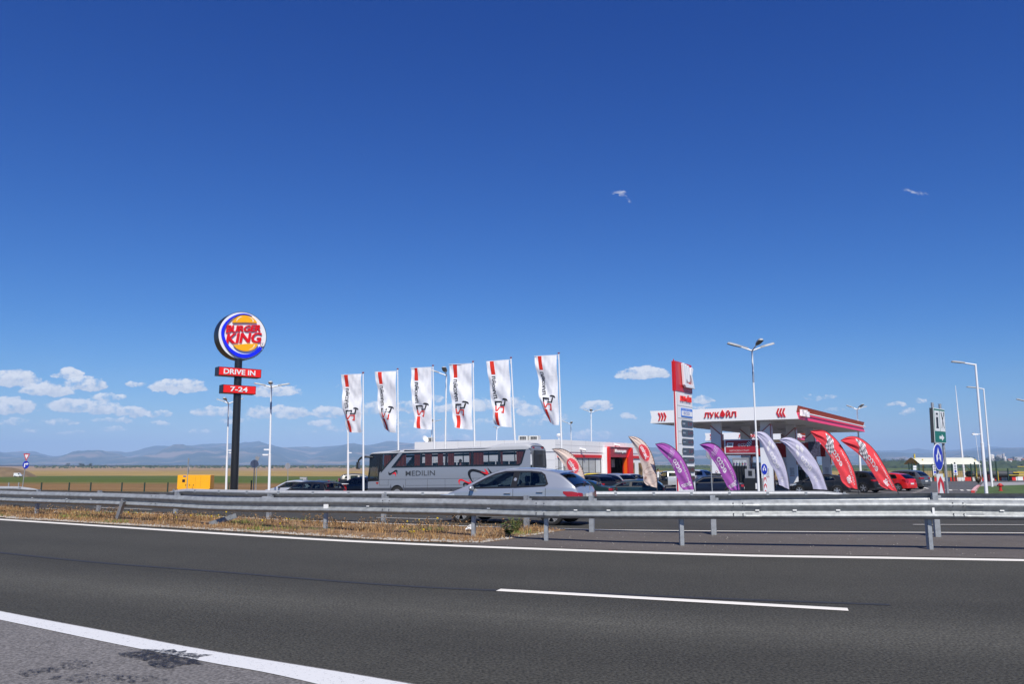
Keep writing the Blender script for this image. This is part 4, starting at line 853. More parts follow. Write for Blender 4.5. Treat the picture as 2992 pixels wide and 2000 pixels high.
# profile: top line from tail (0) to nose (L); belt line; side windows in (x, z); windscreen and rear window x-ranges
SH = {
 'hatch': dict(L=4.2, W=1.76, H=1.51, r=.315, ra=.78, fa=3.39, top=[(0,.62),(.03,.80),(.10,1.00),(.22,1.12),(.62,1.38),(.95,1.455),(1.6,1.51),(2.2,1.485),(2.6,1.38),(3.40,.99),(3.75,.86),(4.05,.72),(4.2,.52)],
   belt=[(0,.98),(.8,.98),(2.6,.90),(3.4,.86),(4.2,.7)], win=[[(.93,1.02),(.80,1.07),(1.02,1.37),(1.75,1.40),(1.80,.97)], [(1.88,.97),(1.84,1.40),(2.25,1.385),(2.72,1.20),(3.18,.98),(3.15,.93)]], ws=(2.42,3.36), rw=(.12,.60), tail=[(-.10,.70,.90),(0,.70,.96),(.22,.78,.98),(.40,.90,.97)], head=[(-.30,.60,.72),(0,.60,.74),(.40,.66,.78),(.62,.74,.80)], trim=0),
 'sedan': dict(L=4.6, W=1.76, H=1.43, r=.31, ra=.95, fa=3.65, top=[(0,.70),(.04,.92),(.15,.98),(.75,1.02),(1.30,1.32),(1.65,1.41),(2.2,1.43),(2.65,1.39),(2.95,1.28),(3.55,.96),(4.1,.84),(4.45,.70),(4.6,.5)],
   belt=[(0,.90),(1,.92),(3.6,.88),(4.6,.66)], win=[[(1.12,1.0),(1.42,1.31),(2.05,1.34),(2.08,.95)], [(2.15,.95),(2.12,1.34),(2.7,1.29),(3.22,.99),(3.2,.93)]], ws=(2.72,3.52), rw=(.82,1.42), tail=[(-.30,.70,.84),(0,.70,.86),(.18,.72,.85)], head=[(-.35,.56,.70),(0,.56,.72),(.35,.62,.74)], trim=1),
 'estate': dict(L=4.6, W=1.78, H=1.45, r=.315, ra=.92, fa=3.65, top=[(0,.62),(.03,.90),(.10,1.02),(.42,1.34),(.75,1.43),(1.6,1.45),(2.5,1.42),(2.9,1.30),(3.55,.96),(4.1,.84),(4.45,.70),(4.6,.5)],
   belt=[(0,.94),(1,.93),(3.6,.88),(4.6,.66)], win=[[(.42,1.0),(.56,1.32),(1.22,1.345),(1.30,.97)], [(1.37,.96),(1.33,1.35),(2.08,1.35),(2.10,.95)], [(2.17,.95),(2.14,1.35),(2.68,1.30),(3.22,.99),(3.2,.93)]], ws=(2.72,3.52), rw=(.12,.44), tail=[(-.10,.68,.94),(0,.68,.94),(.10,.70,.92)], head=[(-.35,.56,.70),(0,.56,.72),(.35,.62,.74)], trim=1),
 'suv': dict(L=4.75, W=1.90, H=1.70, r=.37, ra=.92, fa=3.78, top=[(0,.72),(.03,1.00),(.10,1.14),(.48,1.52),(.85,1.66),(1.7,1.70),(2.5,1.66),(2.9,1.53),(3.55,1.16),(4.2,1.04),(4.6,.86),(4.75,.6)],
   belt=[(0,1.08),(1,1.08),(3.6,1.02),(4.75,.8)], win=[[(.50,1.15),(.66,1.52),(1.22,1.56),(1.28,1.12)], [(1.36,1.12),(1.32,1.57),(2.08,1.57),(2.12,1.09)], [(2.19,1.09),(2.16,1.57),(2.68,1.52),(3.25,1.17),(3.2,1.08)]], ws=(2.74,3.52), rw=(.13,.52), tail=[(-.30,.92,1.04),(0,.90,1.05),(.24,.94,1.04)], head=[(-.35,.74,.90),(0,.74,.92),(.35,.80,.94)], trim=2),
 'mpv': dict(L=4.25, W=1.72, H=1.56, r=.31, ra=.78, fa=3.45, top=[(0,.60),(.03,.90),(.10,1.06),(.38,1.40),(.72,1.52),(1.5,1.56),(2.2,1.53),(2.6,1.42),(3.35,1.02),(3.8,.88),(4.1,.72),(4.25,.5)],
   belt=[(0,.98),(.8,.98),(3.4,.90),(4.25,.7)], win=[[(.52,1.04),(.66,1.38),(1.02,1.42),(1.05,1.02)], [(1.12,1.02),(1.10,1.43),(1.92,1.44),(1.95,1.0)], [(2.02,1.0),(2.0,1.44),(2.35,1.41),(3.0,1.06),(2.98,.97)]], ws=(2.42,3.3), rw=(.12,.42), tail=[(-.08,.86,1.14),(0,.86,1.14),(.09,.88,1.12)], head=[(-.35,.60,.74),(0,.60,.76),(.4,.66,.80)], trim=0),
}
def pip(P, x, z):
    c = False; j = len(P) - 1
    for i in range(len(P)):
        if (P[i][1] > z) != (P[j][1] > z) and x < (P[j][0] - P[i][0]) * (z - P[i][1]) / (P[j][1] - P[i][1]) + P[i][0]: c = not c
        j = i
    return c
def shrink(P, m):
    cx = sum(p[0] for p in P) / len(P); cz = sum(p[1] for p in P) / len(P); n = len(P); out = []
    ar = sum(P[i][0] * P[(i + 1) % n][1] - P[(i + 1) % n][0] * P[i][1] for i in range(n)); sg = 1 if ar > 0 else -1
    for i in range(n):
        a = Vector(P[i - 1]); b_ = Vector(P[i]); c = Vector(P[(i + 1) % n]); d1 = (b_ - a).normalized(); d2 = (c - b_).normalized()
        n1 = Vector((-d1.y, d1.x)) * sg; n2 = Vector((-d2.y, d2.x)) * sg; bis = (n1 + n2); k = bis.length
        bis = bis.normalized() / max(.35, k / 2); out.append(tuple(b_ + bis * m))
    return out
def make_car(kind, pnt, loc, heading, label, cat='car', name='parked_car', group=None, detail=1, glass=None, ov=None, rimm=None, dark_trim=None, S=1.0, nodoor=False, plate=True):
    K = dict(SH[kind]); K.update(ov or {}); L, Wd, top, belt, r = K['L'], K['W'] / 2, K['top'], K['belt'], K['r']
    glass = glass or GLD; step = .06 if detail else .10
    g = empty(name, (loc[0], loc[1], loc[2]), math.atan2(heading[1], heading[0]), label, cat, group); g.scale = (S, S, S)
    X0 = L / 2                                                  # origin at the middle
    xs = [0, .015, .04] + [.08 + step * i for i in range(int((L - .16) / step) + 1)] + [L - .04, L - .015, L]
    xs = sorted(set([round(x, 4) for x in xs if x <= L]))
    def zt(x): return sinterp(top, x)
    def w(x):
        a = max(0, .55 - x) / .55; c = max(0, x - (L - .75)) / .75; return Wd * (1 - .10 * a ** 2.2 - .02 * (1 if x < .02 else 0)) * (1 - .22 * c ** 2.2)
    def zb0(x): return .20 + .06 * (max(0, .5 - x) / .5 + max(0, x - (L - .6)) / .6)
    def zb(x):
        z = zb0(x)
        for xw in (K['ra'], K['fa']):
            R_ = r + .055; dx = abs(x - xw)
            if dx < R_: z = max(z, r + math.sqrt(R_ * R_ - dx * dx))
        return z
    def bl(x): return min(sinterp(belt, x), zt(x) - .05)
    def yb(x, z):                                               # half width of the body side at a height
        B_ = bl(x); zz = zb0(x)
        if z <= B_: t = (z - zz) / (B_ - zz); return w(x) * (.955 + .045 * math.sin(min(1, t * 1.25) * 2.1) - .035 * max(0, t - .5))
        t0 = w(x) * (.955 + .045 * math.sin(min(1, 1.25) * 2.1) - .0175); return t0 - (z - B_) * .40 - .10 * (z - B_) ** 2
    def wt(x): return yb(x, zt(x) - .045)
    NL, NU, NT = 6, (8 if detail else 5), 5
    wins = [shrink(P, .055) for P in K['win']]
    def side(i, j, sg):
        x = xs[i]
        if j <= NL: z = zb(x) + (bl(x) - zb(x)) * j / NL; return (x - X0, sg * yb(x, z), z)
        if j <= NL + NU: z = bl(x) + (zt(x) - .045 - bl(x)) * (j - NL) / NU; return (x - X0, sg * yb(x, z), z)
        t = (j - NL - NU) / NT; y = wt(x) * (1 - t); return (x - X0, sg * y, zt(x) - .045 * (1 - (1 - (1 - t) ** 2) ** .7 if t < 1 else 0) if t > 0 else zt(x) - .045)
    def topz(x, y): q = abs(y) / wt(x); return zt(x) - .045 * (1 - (1 - q ** 2) ** .7)
    NJ = NL + NU + NT; b = B(); b.smooth = True
    for sg in (1, -1):
        n0 = len(b.v); b.v += [side(i, j, sg) for i in range(len(xs)) for j in range(NJ + 1)]
        for i in range(len(xs) - 1):
            xm = (xs[i] + xs[i + 1]) / 2
            for j in range(NJ):
                if j >= NL + NU:
                    t = (j + .5 - NL - NU) / NT
                    if (K['ws'][0] + .05 < xm < K['ws'][1] - .04 or K['rw'][0] + .03 < xm < K['rw'][1] - .03) and t > .12: continue
                elif j >= NL:
                    zm = bl(xm) + (zt(xm) - .045 - bl(xm)) * (j + .5 - NL) / NU
                    if any(pip(P, xm, zm) for P in wins): continue
                    if nodoor and 2.0 < xm < 3.0 and sg == nodoor: continue
                elif nodoor and 2.02 < xm < 2.98 and sg == nodoor: continue
                a = n0 + i * (NJ + 1) + j; b.f.append([a, a + NJ + 1, a + NJ + 2, a + 1]); b.m.append(1 if (K['trim'] and j == 0) or (dark_trim and j <= 1) else 0); b.sm.append(True)
        for i in (0, len(xs) - 1):                              # end caps
            vs = [side(i, j, sg) for j in range(NJ + 1)]; x, _, zz = vs[-1]
            n1 = len(b.v); b.v += vs + [(v[0], 0, v[2]) for v in vs]
            for j in range(NJ): b.f.append([n1 + j, n1 + j + 1, n1 + NJ + 2 + j, n1 + NJ + 1 + j]); b.m.append(0); b.sm.append(False)
    body = b.build('body', [pnt, TRIM], g, merge=True)
    # underbody, cabin
    b = B(); b.mm((.25 - X0, -Wd + .22, .20), (L - .3 - X0, Wd - .22, .62)); b.mm((.1 - X0, -Wd + .14, .42), (K['ra'] - r - .1 - X0, Wd - .14, .80)); b.mm((K['fa'] + r + .05 - X0, -Wd + .3, .30), (L - .15 - X0, Wd - .3, .60)); b.mm((K['ra'] + r + .1 - X0, -Wd + .06, .21), (K['fa'] - r - .1 - X0, Wd - .06, .50))
    b.build('underbody', DARK, g)
    b = B(); xa = K['ws'][1] - .25; zf = .92 if kind != 'suv' else 1.08
    b.mm((xa - .45 - X0, -Wd + .2, .55), (xa - X0, Wd - .2, zf - .02)); b.build('dashboard', INT, g)
    for sx in (K['fa'] - 1.35, K['fa'] - 2.25):
        for sy in (-.36, .36):
            b = B(); b.mm((sx - .25 - X0, sy - .24, .45), (sx + .25 - X0, sy + .24, .62)); b.prism([(-.24, 0), (.24, 0), (.20, .52), (-.20, .52)], (sx - .30 - X0, sy, .60), (0, 1, 0), (-.22, 0, .97), (1, 0, 0), .12); b.box((sx - .42 - X0, sy, 1.20 if kind != 'suv' else 1.32), (.09, .24, .17)); b.build('seat', SEAT, g, bevel=.03 if detail else 0)
    b = B(); b.grid(14, 4, lambda u, v: (xa - .55 - X0 + .02 * math.cos(v * 6.28), .36 + .18 * math.cos(u * 6.28) * (1 + .1 * math.cos(v * 6.28)), zf + .02 + .18 * math.sin(u * 6.28) * (1 + .1 * math.cos(v * 6.28)))); b.build('steering_wheel', BLACK, g)
    # glass
    def wpanel(P, sg, off, m, nm, inner=None):
        bb = B(); n = len(P)
        if inner: bb.add([(x - X0, sg * (yb(x, z) + off), z) for x, z in P] + [(x - X0, sg * (yb(x, z) + off), z) for x, z in inner], [(i, (i + 1) % n, n + (i + 1) % n, n + i) for i in range(n)], None, False)
        else: bb.add([(x - X0, sg * (yb(x, z) + off), z) for x, z in P], [tuple(range(n))], None, False)
        return bb.build(nm, m, g)
    def dens(P, k=5):
        out = []
        for i in range(len(P)):
            a, c = P[i], P[(i + 1) % len(P)]
            for q in range(k): out.append((a[0] + (c[0] - a[0]) * q / k, a[1] + (c[1] - a[1]) * q / k))
        return out
    for P in K['win']:
        for sg in (1, -1):
            if nodoor and sg == nodoor and sum(p[0] for p in P) / len(P) > 2.1: continue
            Pd = dens(P); In = dens(shrink(P, .045 if detail > 1 else .05))
            wpanel(In, sg, .004, glass, 'side_window'); wpanel(Pd, sg, .006, FRIT, 'window_frame', In)
    for P, Q in zip(K['win'], K['win'][1:]):
        for sg in (1, -1):
            if nodoor and sg == nodoor: continue
            zl = max(P[-1][1], Q[0][1]); wpanel([(P[-1][0] - .02, zl), (P[-2][0] - .02 if len(P) > 4 else P[-2][0] - .02, P[-2][1]), (Q[1][0] + .02, Q[1][1]), (Q[0][0] + .02, zl)], sg, .005, FRIT, 'door_pillar')
    for nm, (xa_, xb_) in (('windscreen', K['ws']), ('rear_window', K['rw'])):
        def Sx(u, v, o=.006): x = xa_ + (xb_ - xa_) * u; y = (2 * v - 1) * wt(x) * .93; return (x - X0 + (o if nm == 'windscreen' else -o) * .5, y, topz(x, y) + o)
        b = B(); b.grid(8, 8, Sx, keep=lambda u, v: .07 < u < .94 and .06 < v < .94); b.build(nm, glass, g)
        b = B(); b.grid(16, 16, lambda u, v: Sx(u, v, .004), keep=lambda u, v: not (.08 < u < .93 and .07 < v < .93)); b.build('window_frame', FRIT, g)
    # lamps wrap round the corners
    def wrap(spec, end, sg, m, nm):
        bb = B(); rows = []
        n = 10
        for i in range(n + 1):
            s = spec[0][0] + (spec[-1][0] - spec[0][0]) * i / n; lo = interp([(a, c) for a, c, _ in spec], s); hi = interp([(a, c) for a, _, c in spec], s)
            for k in range(4):
                z = lo + (hi - lo) * k / 3; x = 0 if end == 0 else L
                if s <= 0: p = ((x - X0) + (-.012 if end == 0 else .012), sg * (yb(x, z) + s + .004), z)
                else: xx = s if end == 0 else L - s; p = (xx - X0, sg * (yb(xx, z) + .010), z)
                rows.append(p)
        bb.add(rows, [(i * 4 + k, i * 4 + 4 + k, i * 4 + 5 + k, i * 4 + 1 + k) for i in range(n) for k in range(3)], None, True); return bb.build(nm, m, g)
    for sg in (1, -1):
        wrap(K['tail'], 0, sg, TAIL, 'tail_light'); wrap(K['head'], 1, sg, HEADL, 'headlight')
        xm = K['win'][-1][-1][0] - .12
        if not (nodoor and sg == nodoor):
            b = B(); zz = bl(xm) + .07; b.ball((xm - X0, sg * (yb(xm, zz) + .12), zz), .10, 10, 6, sc_=(.62, 1.15, .72)); b.cyl((xm - X0, sg * (yb(xm, zz) - .02), zz - .03), (xm - X0, sg * (yb(xm, zz) + .08), zz - .02), .025, n=6); b.build('wing_mirror', pnt if K['trim'] == 0 else TRIM, g)
        doors = [K['win'][-1][0][0] - .03, K['win'][-1][-1][0] - .02] + ([K['win'][-2][0][0] - .02] if len(K['win']) > 1 else [])
        b = B()
        for xd in doors:
            zs = [zb(xd) + .05 + (bl(xd) - zb(xd) - .05) * i / 8 for i in range(9)]
            b.add([(xd - X0 + dx, sg * (yb(xd, z) + .002), z) for z in zs for dx in (-.006, .006)], [(2 * i, 2 * i + 1, 2 * i + 3, 2 * i + 2) for i in range(8)])
        b.build('door_gap', GAP, g)
        for xd in doors[:1] + doors[2:]:
            xh = xd + .16; zh = bl(xh) - .10; b = B(); b.cyl((xh - .09 - X0, sg * (yb(xh, zh) + .022), zh), (xh + .09 - X0, sg * (yb(xh, zh) + .022), zh), .016, n=8); b.build('door_handle', pnt, g)
    # wheels
    for xw in (K['ra'], K['fa']):
        for sg in (1, -1):
            yw = sg * (Wd - .03); b = B()
            prof = [(r * .68, .0), (r * .90, .005), (r * .98, -.03), (r, -.06), (r, -.15), (r * .96, -.19), (r * .6, -.19)]; n = 26
            vs = [(xw - X0 + q * math.cos(a), yw + sg * o, r + q * math.sin(a)) for q, o in prof for a in [2 * math.pi * i / n for i in range(n)]]
            b.add(vs, [(k * n + i, k * n + (i + 1) % n, (k + 1) * n + (i + 1) % n, (k + 1) * n + i) for k in range(len(prof) - 1) for i in range(n)], None, True); wh = b.build('wheel', TYRE, g)
            b = B(); m = 5 if detail else 5; R_ = r * .70
            b.cyl((xw - X0, yw - sg * .02, r), (xw - X0, yw - sg * .005, r), R_, n=26, caps=False); b.cyl((xw - X0, yw - sg * .03, r), (xw - X0, yw - sg * .0, r), r * .14, n=12)
            for k in range(m):
                a0 = 2 * math.pi * k / m + .3
                for da in (-.16, .16):
                    a = a0 + da; b.prism([(r * .08, -.024), (R_, -.02), (R_, .02), (r * .08, .024)], (xw - X0, yw - sg * .012, r), (math.cos(a), 0, math.sin(a)), (-math.sin(a), 0, math.cos(a)), (0, -sg, 0), .02)
            b.grid(26, 1, lambda u, v: (xw - X0 + (R_ * (.93 + .09 * v)) * math.cos(u * 6.2832), yw - sg * .003, r + (R_ * (.93 + .09 * v)) * math.sin(u * 6.2832)))
            b.build('rim', rimm or RIM, wh)
            b = B(); b.cyl((xw - X0, yw - sg * .12, r), (xw - X0, yw - sg * .10, r), R_ * .99, n=18); b.build('brake', DARK, wh)
    if plate:
        b = B(); zp = K.get('pz', .62 if kind != 'suv' else .72); b.box((-X0 - .015, 0, zp), (.012, .50, .115)); b.build('number_plate', PLATE, g)
    b = B(); b.box((-X0 - .004, 0, .40), (.03, Wd * 1.3, .10)); b.build('bumper', TRIM if K['trim'] else pnt, g)
    b = B(); xr = K['ra'] * .45; b.cyl((K['rw'][1] + .35 - X0, 0, zt(K['rw'][1] + .35)), (K['rw'][1] + .05 - X0, 0, zt(K['rw'][1]) + .16), .006, .003, 6); b.build('aerial', BLACK, g)
    return g, K, X0
def hd(deg): return (math.sin(R(deg)), math.cos(R(deg)))            # heading, clockwise from straight ahead
def place(px, d, z=None): p = at(px, 1400, d); return (p.x, p.y, gz(p.x, p.y) if z is None else z)
# silver hatchback passing on the opposite carriageway
h = Vector((-.925, .38)).normalized(); rl = Vector((1.02, 21.55)); c_ = rl + h * (2.1 - .78) + Vector((h.y, -h.x)) * .85
hero, K_, X_ = make_car('hatch', P_SILVER, (c_.x, c_.y, rz(c_.x, c_.y) - .004), h, 'silver five-door hatchback driving left on the opposite carriageway behind the two rails', name='passing_car', detail=2, glass=GLC, S=1.03,
    ov=dict(win=[[(.95,1.02),(.86,1.08),(.98,1.33),(1.10,1.40),(1.4,1.425),(1.75,1.425),(1.80,.97)],[(1.88,.97),(1.84,1.425),(2.15,1.415),(2.45,1.345),(2.72,1.225),(2.95,1.105),(3.18,.98),(3.15,.93)]], tail=[(-.12,.62,.80),(0,.60,.86),(.20,.68,.90),(.44,.85,.90)], pz=.78))
b = B(); b.grid(8, 4, lambda u, v: (.56 - X_ - .16 * v, (2 * u - 1) * .56, 1.40 + .035 * (1 - (2 * u - 1) ** 2) - .02 * v)); b.build('roof_spoiler', P_SILVER, hero)
b = B(); b.box((.50 - X_, 0, 1.385), (.06, .34, .025)); b.build('brake_light', TAIL, hero)
b = B(); b.cyl((.14 - X_, .02, 1.05), (.20 - X_, -.42, 1.14), .012, n=6); b.cyl((.13 - X_, .02, 1.04), (.10 - X_, .02, 1.07), .04, n=8); b.build('rear_wiper', BLACK, hero)
b = B(); b.prism([(0, 0), (.07, .03), (.09, .12), (.05, .15), (0, .10)], (-X_ - .018, -.04, .90), (0, 1, 0), (0, 0, 1), (-1, 0, 0), .008); b.build('badge', CHROME, hero)
for sg in (1, -1):
    b = B(); b.add([(x - X_, sg * (.88 + .004), .46 + dz_) for x in (1.2, 2.9) for dz_ in (0, .05)], [(0, 1, 3, 2)]); b.build('side_moulding', P_SILVER, hero)
def skinmesh(name, J, E_, mats, colfn, parent, sub=1):
    me = bpy.data.meshes.new(name); me.from_pydata([j[:3] for j in J], E_, []); o = bpy.data.objects.new(name, me); col.objects.link(o)
    md = o.modifiers.new('s', 'SKIN'); md.use_smooth_shade = True
    for i, j in enumerate(J):
        v = me.skin_vertices[0].data[i]; v.radius = (j[3], j[4] if len(j) > 4 else j[3]); v.use_root = (i == 0)
    sb = o.modifiers.new('u', 'SUBSURF'); sb.levels = sub; sb.render_levels = sub
    bpy.context.view_layer.update(); m2 = bpy.data.meshes.new_from_object(o.evaluated_get(bpy.context.evaluated_depsgraph_get()))
    bpy.data.objects.remove(o); m2.name = name; m2.materials.clear()
    for m in mats: m2.materials.append(m)
    for p in m2.polygons: p.material_index = colfn(p.center); p.use_smooth = True
    o = bpy.data.objects.new(name, m2); col.objects.link(o)
    if parent: o.parent = parent
    return o
def head(b, c, r=.105, fwd=(1, 0)):
    f = Vector((fwd[0], fwd[1], 0)).normalized(); s = Vector((-f.y, f.x, 0)); c = Vector(c)
    b.ball(c, r, 14, 10, sc_=(.95, .85, 1.2)); b.ball(c + f * r * .95 + Vector((0, 0, -.01)), r * .20, 6, 4, sc_=(1, .8, 1.4))
    for q in (1, -1): b.ball(c + s * q * r * .86, r * .22, 6, 4, sc_=(.6, .5, 1.2)); b.ball(c + f * r * .84 + s * q * r * .35 + Vector((0, 0, r * .18)), r * .12, 6, 4, mi=1)
    b.box(tuple(c + f * r * .88 - Vector((0, 0, r * .55))), (.015, .045, .008), math.atan2(f.y, f.x), mi=2)
def person(loc, rz_, label, top_m, bot_m, pose, name='person', parent=None, hairm=HAIR, vis=True, cat='person'):
    g = empty(name, loc, rz_, label, cat) if not parent else None
    P = pose; J = P['J']; o = skinmesh('body', J, P['E'], [SKIN, top_m, bot_m, BLACK], P['col'], g or parent, 1)
    if parent: o.name = 'torso'
    b = B(); head(b, P['head'], .105, P.get('fwd', (1, 0))); b.build('head', [SKIN, DARK, mat('lip', (.35, .12, .10), .6)], g or parent)
    b = B(); hc = Vector(P['head']); b.grid(14, 7, lambda u, v: (hc.x - .012 + .112 * math.cos(u * 6.2832) * math.sin(v * 1.75), hc.y + .098 * math.sin(u * 6.2832) * math.sin(v * 1.75), hc.z + .005 + .135 * math.cos(v * 1.75)), keep=lambda u, v: not (v > .62 and (u < .2 or u > .8))); b.build('hair', hairm, g or parent)
    return g
# joints: facing +x, z up
def standing(armR, armL, lean=0., step=.10):
    J = [(0,0,.93,.15,.12),(lean*.4,0,1.15,.145,.11),(lean,0,1.38,.16,.11),(lean+.02,0,1.50,.05),(lean+.02,0,1.56,.05),
         (lean,.19,1.40,.06),*[(x,y,z,r_) for x,y,z,r_ in armL],(lean,-.19,1.40,.06),*[(x,y,z,r_) for x,y,z,r_ in armR]]
    nL = len(armL); nR = len(armR); E_ = [(0,1),(1,2),(2,3),(3,4),(2,5)]; k = 5
    for i in range(nL): E_.append((k, k+1)); k += 1
    E_.append((2, k+1)); k += 1
    for i in range(nR): E_.append((k, k+1)); k += 1
    b0 = len(J); J += [(0,.10,.88,.095),(step,.11,.50,.062),(step-.02,.11,.09,.042),(step+.14,.11,.04,.035),(0,-.10,.88,.095),(-step*.4,-.11,.50,.062),(-step,-.11,.09,.042),(-step+.14,-.11,.04,.035)]
    E_ += [(0,b0),(b0,b0+1),(b0+1,b0+2),(b0+2,b0+3),(0,b0+4),(b0+4,b0+5),(b0+5,b0+6),(b0+6,b0+7)]
    def colf(c):
        if c.z > 1.47: return 0
        if c.z < .10: return 3
        if c.z < .96 and abs(c.y) < .20: return 2
        if (abs(c.y) > .20 or c.x > .25) and c.z < 1.20: return 0
        return 1
    return dict(J=J, E=E_, col=colf, head=(lean+.03,0,1.66))
DOWN = lambda s: [(.02, s*.25, 1.13, .042), (.08, s*.26, .90, .032), (.10, s*.26, .80, .028)]
# driver of the hatchback (left-hand drive, seated)
def seated(x, y, z, tm, lab_parent, arms=True, hairm=HAIR):
    J = [(x,y,z,.15,.13),(x-.07,y,z+.25,.15,.11),(x-.13,y,z+.48,.16,.10),(x-.12,y,z+.60,.05),(x-.10,y,z+.66,.05),
         (x-.12,y+.19,z+.48,.055),(x+.02,y+.25,z+.26,.042),(x+.27,y+.16,z+.34,.032),(x+.34,y+.14,z+.36,.03),(x-.12,y-.19,z+.48,.055),(x+.02,y-.25,z+.26,.042),(x+.27,y-.16,z+.34,.032),(x+.34,y-.14,z+.36,.03),
         (x+.02,y+.09,z,.09),(x+.42,y+.12,z+.06,.065),(x+.02,y-.09,z,.09),(x+.42,y-.12,z+.06,.065)]
    E_ = [(0,1),(1,2),(2,3),(3,4),(2,5),(5,6),(6,7),(7,8),(2,9),(9,10),(10,11),(11,12),(0,13),(13,14),(0,15),(15,16)]
    return dict(J=J, E=E_, col=lambda c: 0 if c.z > z + .57 or (c.x > x + .10 and c.z > z + .20) else (2 if c.z < z + .08 and c.x > x - .02 else 1), head=(x-.09, y, z+.76))
gd = empty('person', hero.location, hero.rotation_euler[2], 'driver of the passing silver hatchback, light shirt, hands on the wheel', 'person')
person(None, 0, None, SHG, JEAN, seated(K_['fa'] - 1.38 - X_, .36, .62, SHG, None), parent=gd)
# --- parked cars: (kind, paint, pixel x of the middle, distance, heading, label, extra)
CGR = 'cars parked in front of the petrol station'
def pk(kind, pnt, px, d, deg, label, **k):
    return make_car(kind, pnt, place(px, d), hd(deg), label, group=CGR, **k)
pk('sedan', P_LSIL, 868, 54, -75, 'silver saloon on the left, behind the black estate with sunlit roof rails', glass=GLC)
g_, K_, X_ = pk('estate', P_BLACK, 912, 48.5, -52, 'black estate car with silver roof strips, left of the red barrel table', glass=GLC)
for sg in (1, -1):
    b = B(); b.cyl((.8 - X_, sg * .56, 1.475), (2.5 - X_, sg * .56, 1.475), .018, n=8); b.build('roof_rail', CHROME, g_)
pk('mpv', P_BLACK, 1052, 80, 78, 'black people carrier far left of the coach, facing right', glass=GLC)
pk('hatch', P_NAVY, 1056, 59, -60, 'dark blue small car half hidden behind the nose of the coach')
g_, K_, X_ = pk('sedan', P_GREEN, 1690, 50, -70, 'dark green saloon with a sloping tail, just behind the passing silver hatchback')
g_.scale = (1, 1, .87)
pk('estate', P_BLACK, 1714, 55.5, -38, 'black estate car with stickers on its rear window, beside the dark green saloon', detail=1)
pk('hatch', P_YEL, 1728, 66, -60, 'yellow car of which only the roof shows over the black estate')
pk('hatch', P_BLACK, 1744, 61, -36, 'black hatchback with a bright red tail light, between the black estate and a silver hatchback')
pk('hatch', P_SILVER, 1788, 65, -38, 'silver hatchback in the row before the shop door', glass=GLD)
pk('sedan', P_LSIL, 1832, 69, -42, 'pale silver saloon in the row before the shop, right of the silver hatchback')
g_, K_, X_ = pk('estate', P_TEAL, 1838, 52, -76, 'dark teal estate car with red sun strips in its windows, in front of the row', glass=GLC, ov=dict(H=1.38)); g_.scale = (1, 1, .84)
for sg in (1, -1):
    b = B(); b.add([(x - X_, sg * (.80 - (z - .9) * .40 + .02), z) for x, z in ((1.42, 1.335), (2.05, 1.345), (2.05, 1.30), (1.42, 1.29))], [(0, 1, 2, 3)]); b.add([(x - X_, sg * (.80 - (z - .9) * .40 + .02), z) for x, z in ((2.18, 1.345), (2.66, 1.30), (3.1, 1.03), (3.05, 1.0), (2.64, 1.25), (2.18, 1.30))], [(0, 1, 4, 5), (1, 2, 3, 4)]); b.build('sun_strip', mat('strip_red', (.50, .01, .04), .6), g_)
g_, K_, X_ = pk('mpv', P_LSIL, 1946, 80, -82, 'silver people carrier with its front door open, left of the price pylon', glass=GLC, nodoor=1)
b = B(); b.mm((-.5, -.02, 0), (.5, .02, .62)); b.mm((-.5, -.02, .62), (-.46, .02, 1.08)); b.mm((.38, -.02, .62), (.42, .02, .95)); b.prism([(-.5, 1.05), (0.0, 1.05), (.42, .9), (.42, .95), (0, 1.10), (-.5, 1.10)], (0, -.02, 0), (1, 0, 0), (0, 0, 1), (0, 1, 0), .04)
o = b.build('open_door', P_LSIL, g_); o.location = (3.30 - X_, 1.28, .32); o.rotation_euler = (0, 0, R(62))
hp = place(1921.5, 79.0); arm_f = [(.22, .16, 1.22, .04), (.42, .06, 1.12, .032), (.50, .05, 1.10, .03)]
person(hp, R(20), 'man in a white shirt reaching into the open door of the silver people carrier', SHW, JEAN, standing([(.22, -.16, 1.22, .042), (.44, -.12, 1.13, .034), (.54, -.12, 1.12, .03)], DOWN(1), .06))
pk('suv', P_LSIL, 2016, 81, -50, 'pale silver off-roader mostly hidden behind the price pylon')
pk('sedan', P_NAVY, 2074, 56, -72, 'dark blue saloon low behind the rail, between the two purple feather flags')
pk('hatch', P_BLACK, 2392, 59.5, -62, 'black hatchback with high red tail lights behind the lavender and red feather flags', glass=GLC, ov=dict(tail=[(-.14,.95,1.28),(0,.92,1.30),(.14,.95,1.32),(.30,1.15,1.36)], trim=1))
g_, K_, X_ = pk('suv', P_BLACK, 2489, 64.5, -36, 'black off-roader with chrome trim between the two red feather flags')
pk('hatch', P_RED, 2594, 68.5, -35, 'bright red hatchback right of the rightmost red feather flag')
pk('suv', P_GREY, 2630, 74, -38, 'dark grey off-roader behind the bright red hatchback', dark_trim=True, ov=dict(H=1.6))
pk('sedan', P_BLACK, 2178, 66, -20, 'dark car with its bonnet by the fuel pump under the canopy', glass=GLC)
pk('sedan', P_NAVY, 2352, 72, -60, 'dark blue saloon refuelling deep under the canopy', glass=GLC)
